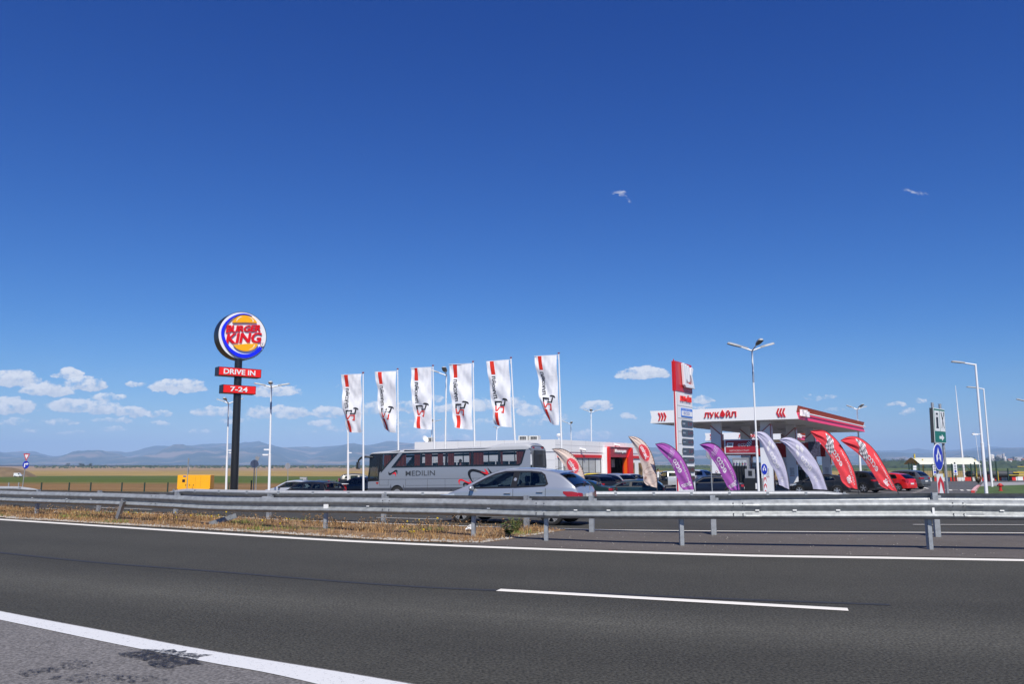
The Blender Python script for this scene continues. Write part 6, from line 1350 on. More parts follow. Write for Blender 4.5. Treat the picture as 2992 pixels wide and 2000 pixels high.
# ---------------------------------------------------------------- fuel canopies
CW = mat('fascia_white', (.86, .86, .86), .4, n=.01, ns=.3); UNDER = mat('soffit', (.88, .86, .82), .6, n=.04, ns=.4); PINK = mat('fascia_pink', (.78, .04, .12), .4); BRICKR = mat('fascia_brick_red', (.46, .045, .016), .5, n=.08, ns=2)
def canopy(Rp, label, LUc, LVc, Hf, full=True):
    """Rp: near right-hand lower corner of the roof"""
    g = empty('fuel_canopy', (Rp.x, Rp.y, -.65), 0, label, 'canopy', 'white fuel canopies with red lettering'); z0 = Rp.z + .65; z1 = z0 + Hf; zm = z0 + Hf * .52
    b = B(); nt_ = .16
    poly = [(0, z0), (LVc, z0), (LVc - nt_ * .7, zm), (LVc, z1), (0.0, z1), (nt_ * .8, zm)]
    b.prism(poly, -SU * .06, SV, UP, SU, .10); fas = b.build('fascia', CW, g)
    b = B(); b.add([UP * (z0 + .02) + SV * .02, UP * (z0 + .02) + SV * (LVc - .02), UP * (z0 + .02) + SV * (LVc - .02) + SU * LUc, UP * (z0 + .02) + SV * .02 + SU * LUc], [(0, 1, 2, 3)], None, False); b.build('soffit', UNDER, g)
    b = B(); b.add([UP * (z1 - .03) + SV * .15, UP * (z1 - .03) + SV * (LVc - .15), UP * (z1 - .03) + SV * (LVc - .15) + SU * LUc, UP * (z1 - .03) + SV * .15 + SU * LUc], [(0, 1, 2, 3)], None, False); b.build('roof', CW, g)
    # long side faces folded inwards, white tube along the fold on the right side
    b = B(); b.prism([(0, z1), (.16, zm), (.24, zm), (.1, z1)], SU * .04, SV, UP, SU, LUc); b.build('upper_fascia', BRICKR, g)
    b = B(); b.prism([(0, z0), (.16, zm), (.24, zm), (.1, z0)], SU * .04, SV, UP, SU, LUc); b.build('lower_fascia', PINK, g)
    b = B(); b.cyl(SU * 1.9 + UP * zm - SV * .02, SU * (LUc + .1) + UP * zm - SV * .02, .065, n=12); b.build('light_tube', CW, g)
    b = B(); b.prism([(LVc, z1), (LVc - .12, zm), (LVc, z0), (LVc - .1, z0), (LVc - .22, zm), (LVc - .1, z1)], SU * .04, SV, UP, SU, LUc); b.build('left_fascia', CW, g)
    b = B(); b.prism(poly, SU * (LUc + .02), SV, UP, SU, .06); b.build('fascia', CW, g)
    b = B(); b.prism([(0, z0 + .02), (.05, z0 + .02), (.20, zm), (.16, zm)], SU * (LUc + .02), SV, UP, SU, .03); b.build('end_trim', WHITE, g)
    # lettering and chevrons on the near fascia; SV points to the picture's left, so writing runs along -SV
    ox = -SU * .062; wtot = LVc
    b = B()
    def tx(s, a, w, h, zb): text(b, s, SV * (wtot * (1 - a)) + ox + UP * zb, -SV, UP, w, h, -SU, .07, off=.03)
    h_ = Hf * .42; zb = z0 + Hf * .30
    def fx(px):                                                # fraction from the left end
        return 1 - along(Rp, SV, px) / LVc
    L_ = [('Л', 2059, 2082), ('У', 2083, 2097), ('К', 2100, 2113), ('Й', 2127, 2143), ('Л', 2143, 2153)] if full else None
    k = 1.0
    seq = [('Л', 2059, 2073.5), ('У', 2075, 2089), ('К', 2091, 2103.5), ('Й', 2123.5, 2135.7), ('Л', 2137, 2153.4)]
    fr = lambda px: 1 - along(at(2333, 1225, 56.4), SV, px) / 11.35
    for ch, a, c_ in seq: tx(ch, fr(a), (fr(c_) - fr(a)) * wtot, h_ * (1.24 if ch == 'Й' else 1), zb)
    b.build('lettering', REDP, g)
    b = B(); cxx = wtot * (1 - fr(2113.3)); P = [(0.0, .36)] + [(.19 * math.cos(a), .19 * math.sin(a)) for a in [R(35) - i * R(250) / 16 for i in range(17)]]
    b.prism([(-x, z) for x, z in P], SV * cxx + ox + UP * (zb + .20), SV, UP, -SU, .09); b.build('drop', REDP, g)
    for k in range(3):
        for a0, sg in ((fr(1928 + 8 * k), 1), (fr(2276 + 8.5 * k), -1)):
            b = B(); q = .20; w = .12
            pts = [(-q * .5, -.30), (-q * .5 + w, -.30), (q * .5 + w * .4, 0), (-q * .5 + w, .30), (-q * .5, .30), (q * .5 - w * .6, 0)]
            if sg < 0: pts = [(-x, z) for x, z in pts]
            b.prism([(-x, z * 1.05) for x, z in pts], SV * (wtot * (1 - a0)) + ox + UP * (z0 + Hf * .50), SV, UP, -SU, .05); b.build('chevron', REDP, g)
    # solid white letters on the red side
    b = B(); text(b, 'ЛУК', SU * .35 + UP * (z0 + Hf * .25) + SN * .02, SU, UP, 1.5, Hf * .48, SN, .16, off=.01); b.build('lettering', CW, g)
    b = B(); text(b, 'ЙЛ', SU * 1.9 + UP * (z0 + Hf * .25) + SN * .02, SU, UP, 0.9, Hf * .52, SN, .16, off=.03); b.build('lettering', CW, g)
    return g, z0
Rp = at(2333, 1225, 56.4)
can1, zc = canopy(Rp, 'nearer white fuel canopy with red lettering, red folded right side and numbered pylons', 27.5, 11.35, .97)
Rp2 = at(2323, 1284.5, 96.5)
can2, _ = canopy(Rp2, 'farther white fuel canopy seen through the pylons of the nearer one', 14, 11.3, .97, False)
PYL = mat('pylon_white', (.76, .77, .80), .5); 
for v_, u_, side in ((6.5,1.2,-1), (6.5,8.7,-1), (2.75,1.2,1), (2.75,8.7,1), (2.75,15.5,1), (2.75,22,1), (6.5,15.5,-1), (6.5,22,-1)):
    c0 = SV * v_ + SU * u_; w = .36; b = B()
    # a flat pylon whose shoulder slopes away from the drive lane
    P = [(-w, 0), (w, 0), (w, zc - .15), (w, zc), (-w, zc)] 
    b.prism([(-w, 0), (w, 0), (w, zc + .01), (-w, zc + .01)], c0 + SU * .10, SV, UP, SU, .35); pyl = b.build('pylon', PYL, can1)
    sl = -side
    P = [(sl * w * 1.15, .0), (-sl * w * .1, .0), (-sl * w * 1.15, 0), (-sl * w * 1.15, zc - .85), (sl * w * 1.15, zc - .35)]
    P = [(-w * 1.12, 0), (w * 1.12, 0), (w * 1.12, zc - (.95 if side < 0 else .25)), (-w * 1.12, zc - (.25 if side < 0 else .95))] if False else [(-w * 1.12, 0), (w * 1.12, 0), (w * 1.12, zc - (.30 if side < 0 else 1.0)), (-w * 1.12, zc - (1.0 if side < 0 else .30))]
    b = B(); b.prism(P, c0 - SU * .02, SV, UP, SU, .10); b.build('front_plate', PYL, pyl)
    b = B(); (xa, za), (xb, zb2) = P[3], P[2]; b.prism([(xa, za), (xb, zb2), (xb, zb2 + .07), (xa, za + .07)], c0 - SU * .05, SV, UP, SU, .5)
    xe = P[3][0] if side > 0 or True else P[2][0]; ze = za
    b.prism([(-w * 1.12 - .06, 0 if side < 0 else 2.2), (-w * 1.12, 0 if side < 0 else 2.2), (-w * 1.12, P[3][1] + .07), (-w * 1.12 - .06, P[3][1] + .07)], c0 - SU * .05, SV, UP, SU, .5); b.build('red_edge', REDD, pyl)
    if u_ == 8.7 and side > 0 or False: pass
def decal(bm_, s, v_, u_, z, w, h): text(bm_, s, SV * v_ + SU * (u_ - .025) + UP * z, -SV, UP, w, h)
b = B(); decal(b, '5', 2.9, 22, 3.65, .26, .46); decal(b, '6', 6.3, 8.7, 3.2, .2, .36); b.build('number', BLACK, can1)
b = B(); decal(b, '5', 2.95, 15.5, 3.6, .3, .5); b.build('number', BLACK, can1)
for v_, u_ in ((2.75, 1.2), (2.75, 8.7), (2.75, 15.5), (2.75, 22)):
    b = B(); b.prism([(v_ - .18, 1.35), (v_ + .18, 1.35), (v_ + .18, 1.95), (v_ - .18, 1.95)], SU * (u_ - .03), SV, UP, SU, .008); b.build('notice', mat('notice_grey', (.50, .51, .54), .5, n=.3, ns=12), can1)
    b = B(); b.prism([(v_ - .18, 1.28), (v_ + .18, 1.28), (v_ + .18, 1.31), (v_ - .18, 1.31)], SU * (u_ - .032), SV, UP, SU, .008); b.build('red_line', REDD, can1)
for k in range(4):
    b = B(); b.cyl(SV * 6.55 + SU * 1.15 + UP * (1.0 + k * .22), SV * 6.55 + SU * 1.165 + UP * (1.0 + k * .22), .085, n=16); sg_ = b.build('prohibition_sign', REDD, can1); b = B(); b.cyl(SV * 6.55 + SU * 1.14 + UP * (1.0 + k * .22), SV * 6.55 + SU * 1.15 + UP * (1.0 + k * .22), .06, n=14); b.build('pictogram', PYL, sg_)
def gantry(u_, va, vb, tz, full):
    b = B(); b.prism([(va, tz - 1.15), (vb, tz - 1.15), (vb, tz), (va, tz)], SU * (u_ + .02), SV, UP, SU, .16); gn = b.build('gantry', REDD, can1)
    b = B(); b.prism([(va + 1.3 if full else va + .9, tz - 1.02), (vb - .35, tz - 1.02), (vb - .35, tz + .06), (va + 1.3 if full else va + .9, tz + .06)], SU * (u_ - .06), SV, UP, SU, .08); b.build('sign_frame', PYL, gn)
    return gn
gn = gantry(1.2, 3.05, 6.2, 4.05, True)
# the fuel sign: red board with 98, ecto and МИГНОВЕН СТАРТ
vL, vR = 5.78, 4.42 - .0; q = SU * 1.13
v0, v1 = 5.80, 3.35
b = B(); b.prism([(v1, 3.02), (v0, 3.02), (v0, 4.08), (v1, 4.08)], SU * 1.12, SV, UP, SU, .05); sg0 = b.build('sign_frame', PYL, gn)
b = B(); b.prism([(v1 + .06, 3.08), (v0 - .06, 3.08), (v0 - .06, 4.02), (v1 + .06, 4.02)], SU * 1.105, SV, UP, SU, .02); b.build('sign_board', mat('board_red', (.36, .02, .035), .4), gn)
b = B(); b.prism([(v0 - .62, 3.52), (v0 - .12, 3.52), (v0 - .18, 3.86), (v0 - .68, 3.86)], SU * 1.095, SV, UP, SU, .01); b.build('number_field', PYL, gn)
b = B(); text(b, '98', SV * (v0 - .26) + SU * 1.09 + UP * 3.59, -SV, UP, .30, .22, off=.01); b.build('lettering', BLACK, gn)
b = B(); text(b, 'ecto', SV * (v0 - 1.0) + SU * 1.095 + UP * 3.56, -SV, UP, .78, .26, off=.01); text(b, 'МИГНОВЕН СТАРТ', SV * (v0 - .36) + SU * 1.095 + UP * 3.18, -SV, UP, 1.5, .14, off=.0); b.build('lettering', mat('lettering_pink', (.62, .48, .50), .5), gn)
b = B(); n = 5
for i in range(n):
    for j in range(n): 
        b.prism([(0, 0), (.075, 0), (.075, .075), (0, .075)], SV * (v0 - 1.72 - i * .075 - j * .02) + UP * (3.55 + j * .075 + i * .015) + SU * 1.092, SV, UP, SU, .004, (i + j) % 2)
b.build('chequered_flag', [BLACK, PYL], gn)
gantry(8.7, 3.05, 6.2, 4.0, False); gantry(15.5, 3.05, 6.2, 4.0, False); 
b = B(); b.prism([(1.3, 2.9), (2.4, 2.9), (2.4, 4.0), (1.3, 4.0)], SU * 8.9, SV, UP, SU, .12); b.build('gantry', REDD, can1)
b = B(); b.prism([(.5, 2.85), (1.4, 2.85), (1.4, 4.05), (.5, 4.05)], SU * 8.84, SV, UP, SU, .05); b.build('dark_board', mat('board_dark', (.03, .03, .06), .4, n=.5, ns=9, nc=(.10, .10, .16)), can1)
b = B(); b.prism([(1.5, 2.9), (2.4, 2.9), (2.4, 4.0), (1.5, 4.0)], SU * 15.7, SV, UP, SU, .12); b.build('gantry', REDD, can1)
# soffit lights
for i in range(4):
    for j in range(3): p = SU * (4 + i * 6.5) + SV * (2.3 + j * 3.2) + UP * zc; b = B(); b.box(tuple(p), (.7, .7, .03), math.atan2(SU.y, SU.x)); b.build('soffit_lamp', mat('soffit_lamp', (.40, .39, .36), .4), can1)
# pumps, kiosks, islands
ISL = mat('island_concrete', (.35, .35, .35), .8, n=.1, ns=3)
for u_, v_ in ((1.6, 4.6), (9.2, 4.6), (16, 4.6)):
    b = B(); b.prism([(v_ - 2.4, 0), (v_ + 2.4, 0), (v_ + 2.4, .16), (v_ - 2.4, .16)], Rp + SU * (u_ - .4) - UP * (Rp.z + .65), SV, UP, SU, 1.3); o = b.build('pump_island', ISL); tag(o, 'low concrete pump island under the fuel canopy, %s row' % {1.6: 'front', 9.2: 'middle', 16: 'rear'}[u_], 'kerb', 'pump islands')
PG = mat('pump_grey', (.30, .31, .33), .45, .2); PDK = mat('pump_dark', (.02, .022, .025), .4)
def pump(px, d, label, w=1.15, h=2.25):
    p = at(px, 1400, d); g = empty('fuel_pump', (p.x, p.y, -.49), math.atan2(-SV.y, -SV.x), label, 'fuel pump', 'fuel pumps under the canopy')   # local x to the right, y away
    b = B(); b.mm((-w / 2, -.22, 0), (w / 2, .25, h)); b.build('cabinet', PG, g, bevel=.02)
    b = B(); b.mm((-w / 2 + .06, -.235, .12), (w / 2 - .06, -.222, h - .62)); b.build('hose_bay', PDK, g)
    b = B(); b.mm((-w / 2 + .08, -.24, h - .58), (w / 2 - .08, -.226, h - .18)); b.build('display', mat('pump_display', (.50, .53, .56), .35, n=.25, ns=8), g)
    for k in range(5):
        x = -w / 2 + .16 + k * (w - .32) / 4; b = B(); b.tube([(x, -.30, h - .30), (x, -.33, h - 1.0), (x + .01, -.30, .3), (x + .03, -.27, h - 1.3)], .022, 6); b.box((x, -.30, h - .95), (.06, .08, .24)); b.build('hose', PDK, g)
    b = B()
    for k in range(5): x = -w / 2 + .16 + k * (w - .32) / 4; b.mm((x - .07, -.246, h - .50), (x + .07, -.241, h - .42), mi=k)
    b.build('grade_labels', [mat('lab_purple', (.30, .05, .35), .5), mat('lab_blue', (.05, .12, .45), .5), mat('lab_green', (.05, .30, .10), .5), mat('lab_red', (.5, .04, .04), .5), mat('lab_purple', (.3, .05, .35), .5)], g)
    return g
pump(2166.5, 59.6, 'grey fuel pump with five black hoses, front island left of the numbered box', h=2.55)
pump(2232 - 12, 66.5, 'fuel pump deeper under the canopy behind the dark box numbered 1', h=2.2); pump(2338, 69, 'fuel pump under the canopy between the third and fourth pylons', h=2.2)
p = at(2200, 1400, 58.6); g = empty('pump_cabinet', (p.x, p.y, -.49), math.atan2(-SV.y, -SV.x), 'dark low cabinet with a white number 1 beside the front fuel pump', 'cabinet')
b = B(); b.mm((-.62, -.2, 0), (.62, .3, 1.05)); b.build('body', PDK, g, bevel=.015); b = B(); text(b, '1', (.22, -.206, .28), (1, 0, 0), (0, 0, 1), .14, .42, off=.012); b.build('number', WHITE, g)
b = B(); b.mm((-.55, -.1, 1.052), (.1, .25, 1.72)); b.build('terminal', PG, g, bevel=.015); b = B(); b.mm((-.30, -.112, 1.22), (-.02, -.102, 1.60)); b.build('screen', PDK, g)
p = at(2091, 1400, 57.5); g = empty('trash_bin', (p.x, p.y, -.65), .5, 'grey service bin with a black lid left of the front canopy pylon', 'bin')
b = B(); b.mm((-.30, -.25, 0), (.30, .25, 1.42)); b.build('body', PG, g, bevel=.02); b = B(); b.prism([(-.35, 1.42), (.34, 1.42), (.34, 1.56), (-.1, 1.58)], (0, -.28, 0), (1, 0, 0), (0, 0, 1), (0, 1, 0), .56); b.build('lid', PDK, g)
b = B(); b.prism([(-.02, 0), (0.02, 0), (.02, .3), (-.02, .3)], (-.75, -.1, 1.30), (1, 0, 0), (0, 0, 1), (0, 1, 0), .3); 
person(place(2204.5, 63.5), R(200), 'dark haired person standing at the pump under the canopy, only head and shoulders showing', SHG, JEAN, standing(DOWN(-1), DOWN(1)))
person(place(1777, 85.5), R(-60), 'person in brown walking past the left side of the shop portal', mat('shirt_brown', (.22, .10, .05), .8), JEAN, standing(DOWN(-1), DOWN(1)))
person(place(1846, 88.5), R(200), 'person in a white shirt right of the shop portal behind the silver cars', SHW, JEAN, standing(DOWN(-1), DOWN(1)))
# ---------------------------------------------------------------- price pylon
base = at(1985, 1433, 45); PO = Vector((base.x, base.y, -.65)); TP = at(1972, 1055, 45); HP = TP.z + .65
pp = empty('price_pylon', PO, 0, 'tall red and white price pylon with a white emblem and dark price displays', 'sign')
# its broad side faces right (normal SN); seen at a shallow angle. local frame: SU along the face, SN out of it
lean = (at(1972, 1055, 45) - at(1985, 1433, 45)); lean = Vector((lean.x, 0, 0)) / lean.z
def pw(s, n_, z): return SU * s + SN * n_ + UP * z + lean * (z - 0)
UPL = UP + lean
Wp = along(Vector((base.x, base.y, 3)), SU, 2027) ; hr = (at(1975, 1142, 45).z + .65)
b = B(); b.prism([(0, 0), (Wp, 0), (Wp, hr), (0, hr)], SN * 0, SU, UPL, -SN, .17); b.build('panel_body', WALL, pp)
b = B(); b.prism([(-.03, hr), (Wp + .02, hr), (Wp + .02, HP), (-.03, HP)], SN * .03, SU, UPL, -SN, .23); b.build('head', REDP, pp)
b = B(); b.prism([(-.06, 0), (-.0, 0), (0, HP + .10), (-.06, HP + .10)], -SN * .05, SU, UPL, -SN, .045); b.build('red_edge', REDP, pp)
b = B()
for pyj in (1186, 1223, 1261.5, 1298, 1331, 1365, 1398): z = at(1990, pyj, 45.5).z + .65; b.prism([(.12, z - .015), (Wp - .02, z - .015), (Wp - .02, z + .015), (.12, z + .015)], SN * .003, SU, UPL, SN, .006)
b.prism([(.10, .1), (.13, .1), (.13, hr - .1), (.10, hr - .1)], SN * .003, SU, UPL, SN, .006); b.build('panel_joint', JOINT, pp)
f0, f1_ = .26 * Wp, .97 * Wp
def roundrect(x0, x1, z0, z1, r, n=5):
    P = []
    for cx_, cz_, a0 in ((x1 - r, z1 - r, 0), (x0 + r, z1 - r, 90), (x0 + r, z0 + r, 180), (x1 - r, z0 + r, 270)): P += [(cx_ + r * math.cos(R(a0 + 90 * i / n)), cz_ + r * math.sin(R(a0 + 90 * i / n))) for i in range(n + 1)]
    return P
SCR = mat('price_display', (.035, .04, .045), .2, coat=.4); LED = mat('led_red', (.16, .015, .02), .4)
for k, (ya, yb_) in enumerate(((1229,1249), (1255.5,1275.5), (1283,1301), (1310,1329), (1337,1354), (1364,1382), (1392,1409))):
    za, zb3 = at(2005, yb_, 46).z + .65, at(2005, ya, 46).z + .65
    b = B(); b.prism(roundrect(f0, f1_, za, zb3, .12), SN * .004, SU, UPL, SN, .03); d_ = b.build('price_display', SCR, pp)
    b = B(); text(b, ['2.29', '2.19', '2.15', '2.27', '2.16', '1.02', '1.90'][k], SU * (f0 + (f1_ - f0) * .52) + SN * .036 + UPL * (za + .10), SU, UPL, (f1_ - f0) * .40, zb3 - za - .20, off=.02); b.build('price', LED, d_)
    b = B(); b.prism([(f0 + .10, za + .14), (f0 + .52, za + .14), (f0 + .52, zb3 - .16), (f0 + .10, zb3 - .16)], SN * .036, SU, UPL, SN, .003); b.build('grade_label', mat('grade_grey', (.28, .31, .36), .5, n=.3, ns=9), d_)
za, zb3 = at(2005, 1220, 46).z + .65, at(2005, 1194, 46).z + .65
b = B(); b.prism(roundrect(f0, f1_, za, zb3, .06), SN * .004, SU, UPL, SN, .02); bl_ = b.build('blue_panel', mat('panel_blue', (.06, .22, .70), .4), pp)
b = B(); b.prism(roundrect(f0 + .05, f1_ - .05, za + .08, zb3 - .16, .04), SN * .026, SU, UPL, SN, .006); b.build('white_field', WALL, bl_)
b = B(); text(b, 'ecto', SU * (f0 + .35) + SN * .036 + UPL * (za + .14), SU, UPL, .95, .20, off=.0); b.build('lettering', mat('ecto_blue', (.04, .14, .55), .4), bl_)
b = B(); text(b, 'НОВАТА СЕРИЯ ГОРИВА', SU * (f0 + .12) + SN * .030 + UPL * (zb3 - .12), SU, UPL, 1.35, .07, off=.0); b.build('lettering', WALL, bl_)
z_ = at(1990, 1172, 45.5).z + .65; b = B(); text(b, 'ЛУК', SU * (f0 - .12) + SN * .004 + UPL * z_, SU, UPL, .82, .30, SN, .07, off=.01); text(b, 'ЙЛ', SU * (f0 + 1.05) + SN * .004 + UPL * z_, SU, UPL, .58, .38, SN, .07, off=.01); b.prism([(.85 + f0 + .10 * math.cos(a), .12 + .12 * math.sin(a)) for a in [i * .628 for i in range(10)]] , SN * .004 + UPL * z_, SU, UPL, SN, .07); b.build('lettering', mat('letter_red', (.75, .03, .02), .4), pp)
# head emblem: solid white bent bars
b = B(); zt_, zb4 = at(1990, 1060, 45.5).z + .65, at(1995, 1130, 45.5).z + .65; hE = zt_ - zb4
EM = mat('emblem_white', (.82, .82, .84), .4); x0e, x1e = .30 * Wp, 1.02 * Wp; wE = x1e - x0e
def bar(pts, m=EM, t=.16): bb = B(); bb.prism([(x0e + wE * a, zb4 + hE * c) for a, c in pts], SN * .05, SU, UPL, SN, t); return bb.build('emblem', m, pp, bevel=.025)
bar([(0, .97), (.09, 1.0), (.17, .96), (.24, .18), (.93, .12), (.98, .0), (.22, -.02), (.08, .08)])
bar([(.20, .94), (.28, .97), (.35, .93), (.42, .30), (.36, .24), (.28, .32)]); bar([(.38, .92), (.46, .94), (.54, .90), (.58, .32), (.50, .20), (.44, .24)])
bar([(.66, .86), (.80, .90), (.90, .84), (.78, .55), (.96, .02), (.84, .10), (.64, .56)])
# ---------------------------------------------------------------- feather flags
FL = {}
FC = dict(beige=(.72, .58, .50), purple=(.40, .11, .42), lav=(.54, .52, .66), red=(.90, .085, .10))
FM = {k: clothmat('feather_' + k, c, .22, .04) for k, c in FC.items()}
FE = {k: clothmat('feather_edge_' + k, tuple(v * .45 for v in c), .1) for k, c in FC.items()}
INKW = clothmat('ink_white', (.80, .78, .80), .2); INKG = clothmat('ink_grey', (.20, .20, .22), .1); INKR = clothmat('ink_pinkred', (.75, .08, .10), .2); INKB = clothmat('ink_brown', (.42, .25, .20), .2); INKL = clothmat('ink_lilac', (.66, .62, .72), .2); INKP = clothmat('ink_pale', (.62, .50, .60), .2)
FPOLE = mat('feather_pole', (.05, .05, .055), .5)
def feather(kind, tip, pole, left, base, d, label, seed):
    """outline measured along the mast and the free edge; the cloth is a wrinkled sheet between them"""
    rn = random.Random(seed); ph = [rn.uniform(0, 6) for _ in range(6)]
    bp = at(*base, d); g = empty('feather_flag', (bp.x, bp.y, gz(bp.x, bp.y)), 0, label, 'flag', 'feather flags along the forecourt edge'); O_ = Vector(g.location)
    A = [tip] + pole; Lq = [tip] + left
    fwd = Vector((.15, -1, 0)).normalized()
    def S(t, s, lift=0.):                                      # t: 0 tip .. 1 foot; s: 0 mast .. 1 free edge
        a = catmull(A, t); c = catmull(Lq, t); x = a[0] + (c[0] - a[0]) * s; y = a[1] + (c[1] - a[1]) * s
        p = at(x, y, d) - O_; wd = abs(c[0] - a[0]) * d / 2345
        w = .035 * math.sin(s * 11 + t * 2.5 + ph[0]) * max(0, 1 - t * 1.6) * min(1, t * 8) + .03 * math.sin((s * .7 + t) * 15 + ph[1]) * t * math.sin(s * 3.1) + .022 * math.sin(t * 34 - s * 8 + ph[2]) * t ** 2 * s + .02 * math.sin(s * 24 + t * 4 + ph[3]) * max(0, 1 - t * 2.2) * min(1, t * 8)
        w += .10 * math.sin(math.pi * s) * math.sin(math.pi * min(1, t * 1.1))
        return p + fwd * (w + lift)
    b = B(); b.grid(90, 34, lambda u, v: S(u, v)); b.build('cloth', FM[kind], g)
    b = B(); b.grid(64, 1, lambda u, v: S(u, .055 * v, .004)); b.build('mast_sleeve', FE[kind] if kind in ('purple',) else FM[kind], g)
    pts = [S(i / 24, 0) for i in range(25)]; foot = pts[-1]; dr_ = (pts[-1] - pts[-3]).normalized(); t_ = foot.z / max(.2, -dr_.z) if dr_.z < 0 else 0
    end = Vector((foot.x + dr_.x / max(.3, -dr_.z) * foot.z, foot.y, 0.02)); b = B(); b.tube(pts + [end], [.010 + .012 * i / 25 for i in range(26)], 6); b.build('mast', FPOLE, g)
    b = B(); b.cyl(end, end + Vector((0, 0, .05)), .22, .20, 14); b.box(tuple(end + Vector((0, 0, .01))), (.9, .06, .03)); b.box(tuple(end + Vector((0, 0, .01))), (.06, .9, .03)); b.build('ground_base', FPOLE, g)
    LF = .008
    def T(s0, t0, t1, sa, sb, m, off=.01, nm='lettering'):     # letters read upwards (towards the tip), tops towards the mast
        b = B(); tmap(b, s0, lambda a, c: S(t1 + (t0 - t1) * a, sb + (sa - sb) * c, LF), off=off); b.build(nm, m, g)
    def patch(P, m, nm): b = B(); b.grid(5, 5, lambda u, v: S(*[(P[0][i] * (1 - v) + P[1][i] * v) * (1 - u) + (P[3][i] * (1 - v) + P[2][i] * v) * u for i in (0, 1)], LF), smooth=False); return b.build(nm, m, g)
    if kind == 'purple':
        T('ecto', .45, .70, .46, .80, INKW, .015); T('ДИЗЕЛ', .46, .56, .86, .97, INKW, 0); T('ЧИСТА ЕНЕРГИЯ', .56, .87, .24, .36, INKW, .01)
        b = B(); tmap(b, 'ДИЗЕЛ', lambda a, c: S(.935 - .065 * c - .0 * a, .14 + .76 * a, LF), off=.03); b.build('lettering', INKW, g)
        b = B()
        for i, n_ in enumerate((4, 5, 6)):
            for k in range(n_):
                ss = .14 + .74 * (k + .5 * (i % 2)) / n_ + .02; tt = .31 + i * .03 + .02 * math.sin(math.pi * ss); r0 = .028 + .006 * (2 - i)
                b.add([S(tt + r0 * .42 * rr_ * math.cos(a), ss + r0 * 1.4 * rr_ * math.sin(a), LF) for rr_ in (1, .62) for a in [j * 6.2832 / 10 for j in range(10)]], [(j, (j + 1) % 10, 10 + (j + 1) % 10, 10 + j) for j in range(10)], None, False)
        b.build('dot_pattern', INKL, g)
    elif kind == 'lav':
        T('ecto', .47, .72, .46, .80, INKW, .015); T('PLUS', .48, .56, .84, .95, INKW, 0); T('УСЕТИ ВАШАТА МОЩ', .57, .93, .22, .33, INKL, .005); T('95', .84, .92, .5, .72, INKW, .01)
        for t0, s0 in ((.36, .58), (.33, .28), (.405, .18)):
            patch([(t0, s0), (t0 + .0, s0 + .22), (t0 + .062, s0 + .27), (t0 + .062, s0 + .03)], INKW, 'square')
    elif kind == 'red':
        T('ecto', .48, .70, .50, .77, INKW, .012); T('СПОРТ', .46, .56, .84, .95, INKW, 0); T('МИГНОВЕН СТАРТ', .58, .95, .17, .29, INKW, .01)
        b = B(); tmap(b, '98', lambda a, c: S(.93 - .085 * c, .34 + .34 * a, LF), off=.03); b.build('lettering', INKW, g)
        b = B(); n, m_ = 6, 5
        for i in range(n):
            for j in range(m_):
                def q_(a, c): uu = (i + a) / n; vv = (j + c) / m_; return S(.315 + .150 * vv + .022 * math.sin(uu * 5), .90 - .78 * uu + .06 * vv, LF + .004)
                b.add([q_(0, 0), q_(1, 0), q_(1, 1), q_(0, 1)], [(0, 1, 2, 3)], (i + j) % 2, False)
        b.build('chequered_flag', [INKG, INKW], g)
    else:
        def ell(t0, s0, rt, rs_, m, nm, w=None, n=28):
            b = B()
            if w: b.add([S(t0 + rt * k * math.cos(a), s0 + rs_ * k * math.sin(a), LF) for k in (1, 1 - w) for a in [j * 6.2832 / n for j in range(n)]], [(j, (j + 1) % n, n + (j + 1) % n, n + j) for j in range(n)], None, False)
            else: b.grid(n, 8, lambda u, v: S(t0 + rt * v * math.cos(u * 6.28318), s0 + rs_ * v * math.sin(u * 6.28318), LF), smooth=False)
            b.build(nm, m, g)
        ell(.47, .50, .150, .42, clothmat('oval_rim', (.75, .45, .45), .2), 'oval_rim', .12); ell(.47, .50, .138, .38, INKR, 'oval')
        b = B(); tmap(b, 'baristo', lambda a, c: S(.575 - .21 * a, .66 - .32 * c, LF * 2), off=.03, shear=.2); b.build('lettering', INKW, g)
        ell(.73, .52, .05, .42, INKB, 'cup_drawing', .06); ell(.84, .50, .10, .45, INKB, 'cup_drawing', .03); ell(.82, .85, .02, .09, INKB, 'stain_drawing')
        for k in range(3): ell(.655 + .01 * k, .5 + .05 * k, .03, .10, INKB, 'steam_drawing', .05, 14)
        b = B()
        for k in range(22): t = .12 + k * .036; b.add([S(t, .01, LF), S(t + .012, .01, LF), S(t + .016, .10, LF), S(t + .006, .10, LF)], [(0, 1, 2, 3)], None, False)
        b.build('edge_pattern', INKB, g)
    return g
feather('beige', (1612.5,1313.2), [(1633.8,1311.4),(1656,1318),(1676,1333.7),(1691.8,1352.7),(1703,1377),(1709,1400),(1712,1418),(1713,1434)], [(1624.8,1327),(1638,1346),(1649.4,1364),(1658,1380),(1665,1396),(1671,1410),(1679,1424),(1696,1433)], (1714,1440), 36.5, 'beige feather flag with a red oval, rising behind the rear of the silver hatchback', 1)
feather('beige', (1836,1276.5), [(1853.4,1277),(1870.7,1284),(1885.9,1297),(1898.9,1316.6),(1909.7,1343.7),(1916.8,1378.4),(1920,1405),(1920,1427)], [(1842.5,1287.3),(1851.2,1302.5),(1858.8,1315.5),(1866.4,1334),(1875,1362),(1879.4,1385),(1880.5,1406.6),(1890,1419)], (1921,1438), 36, 'beige feather flag with a red oval and coffee cup drawing, right of the shop portal', 2)
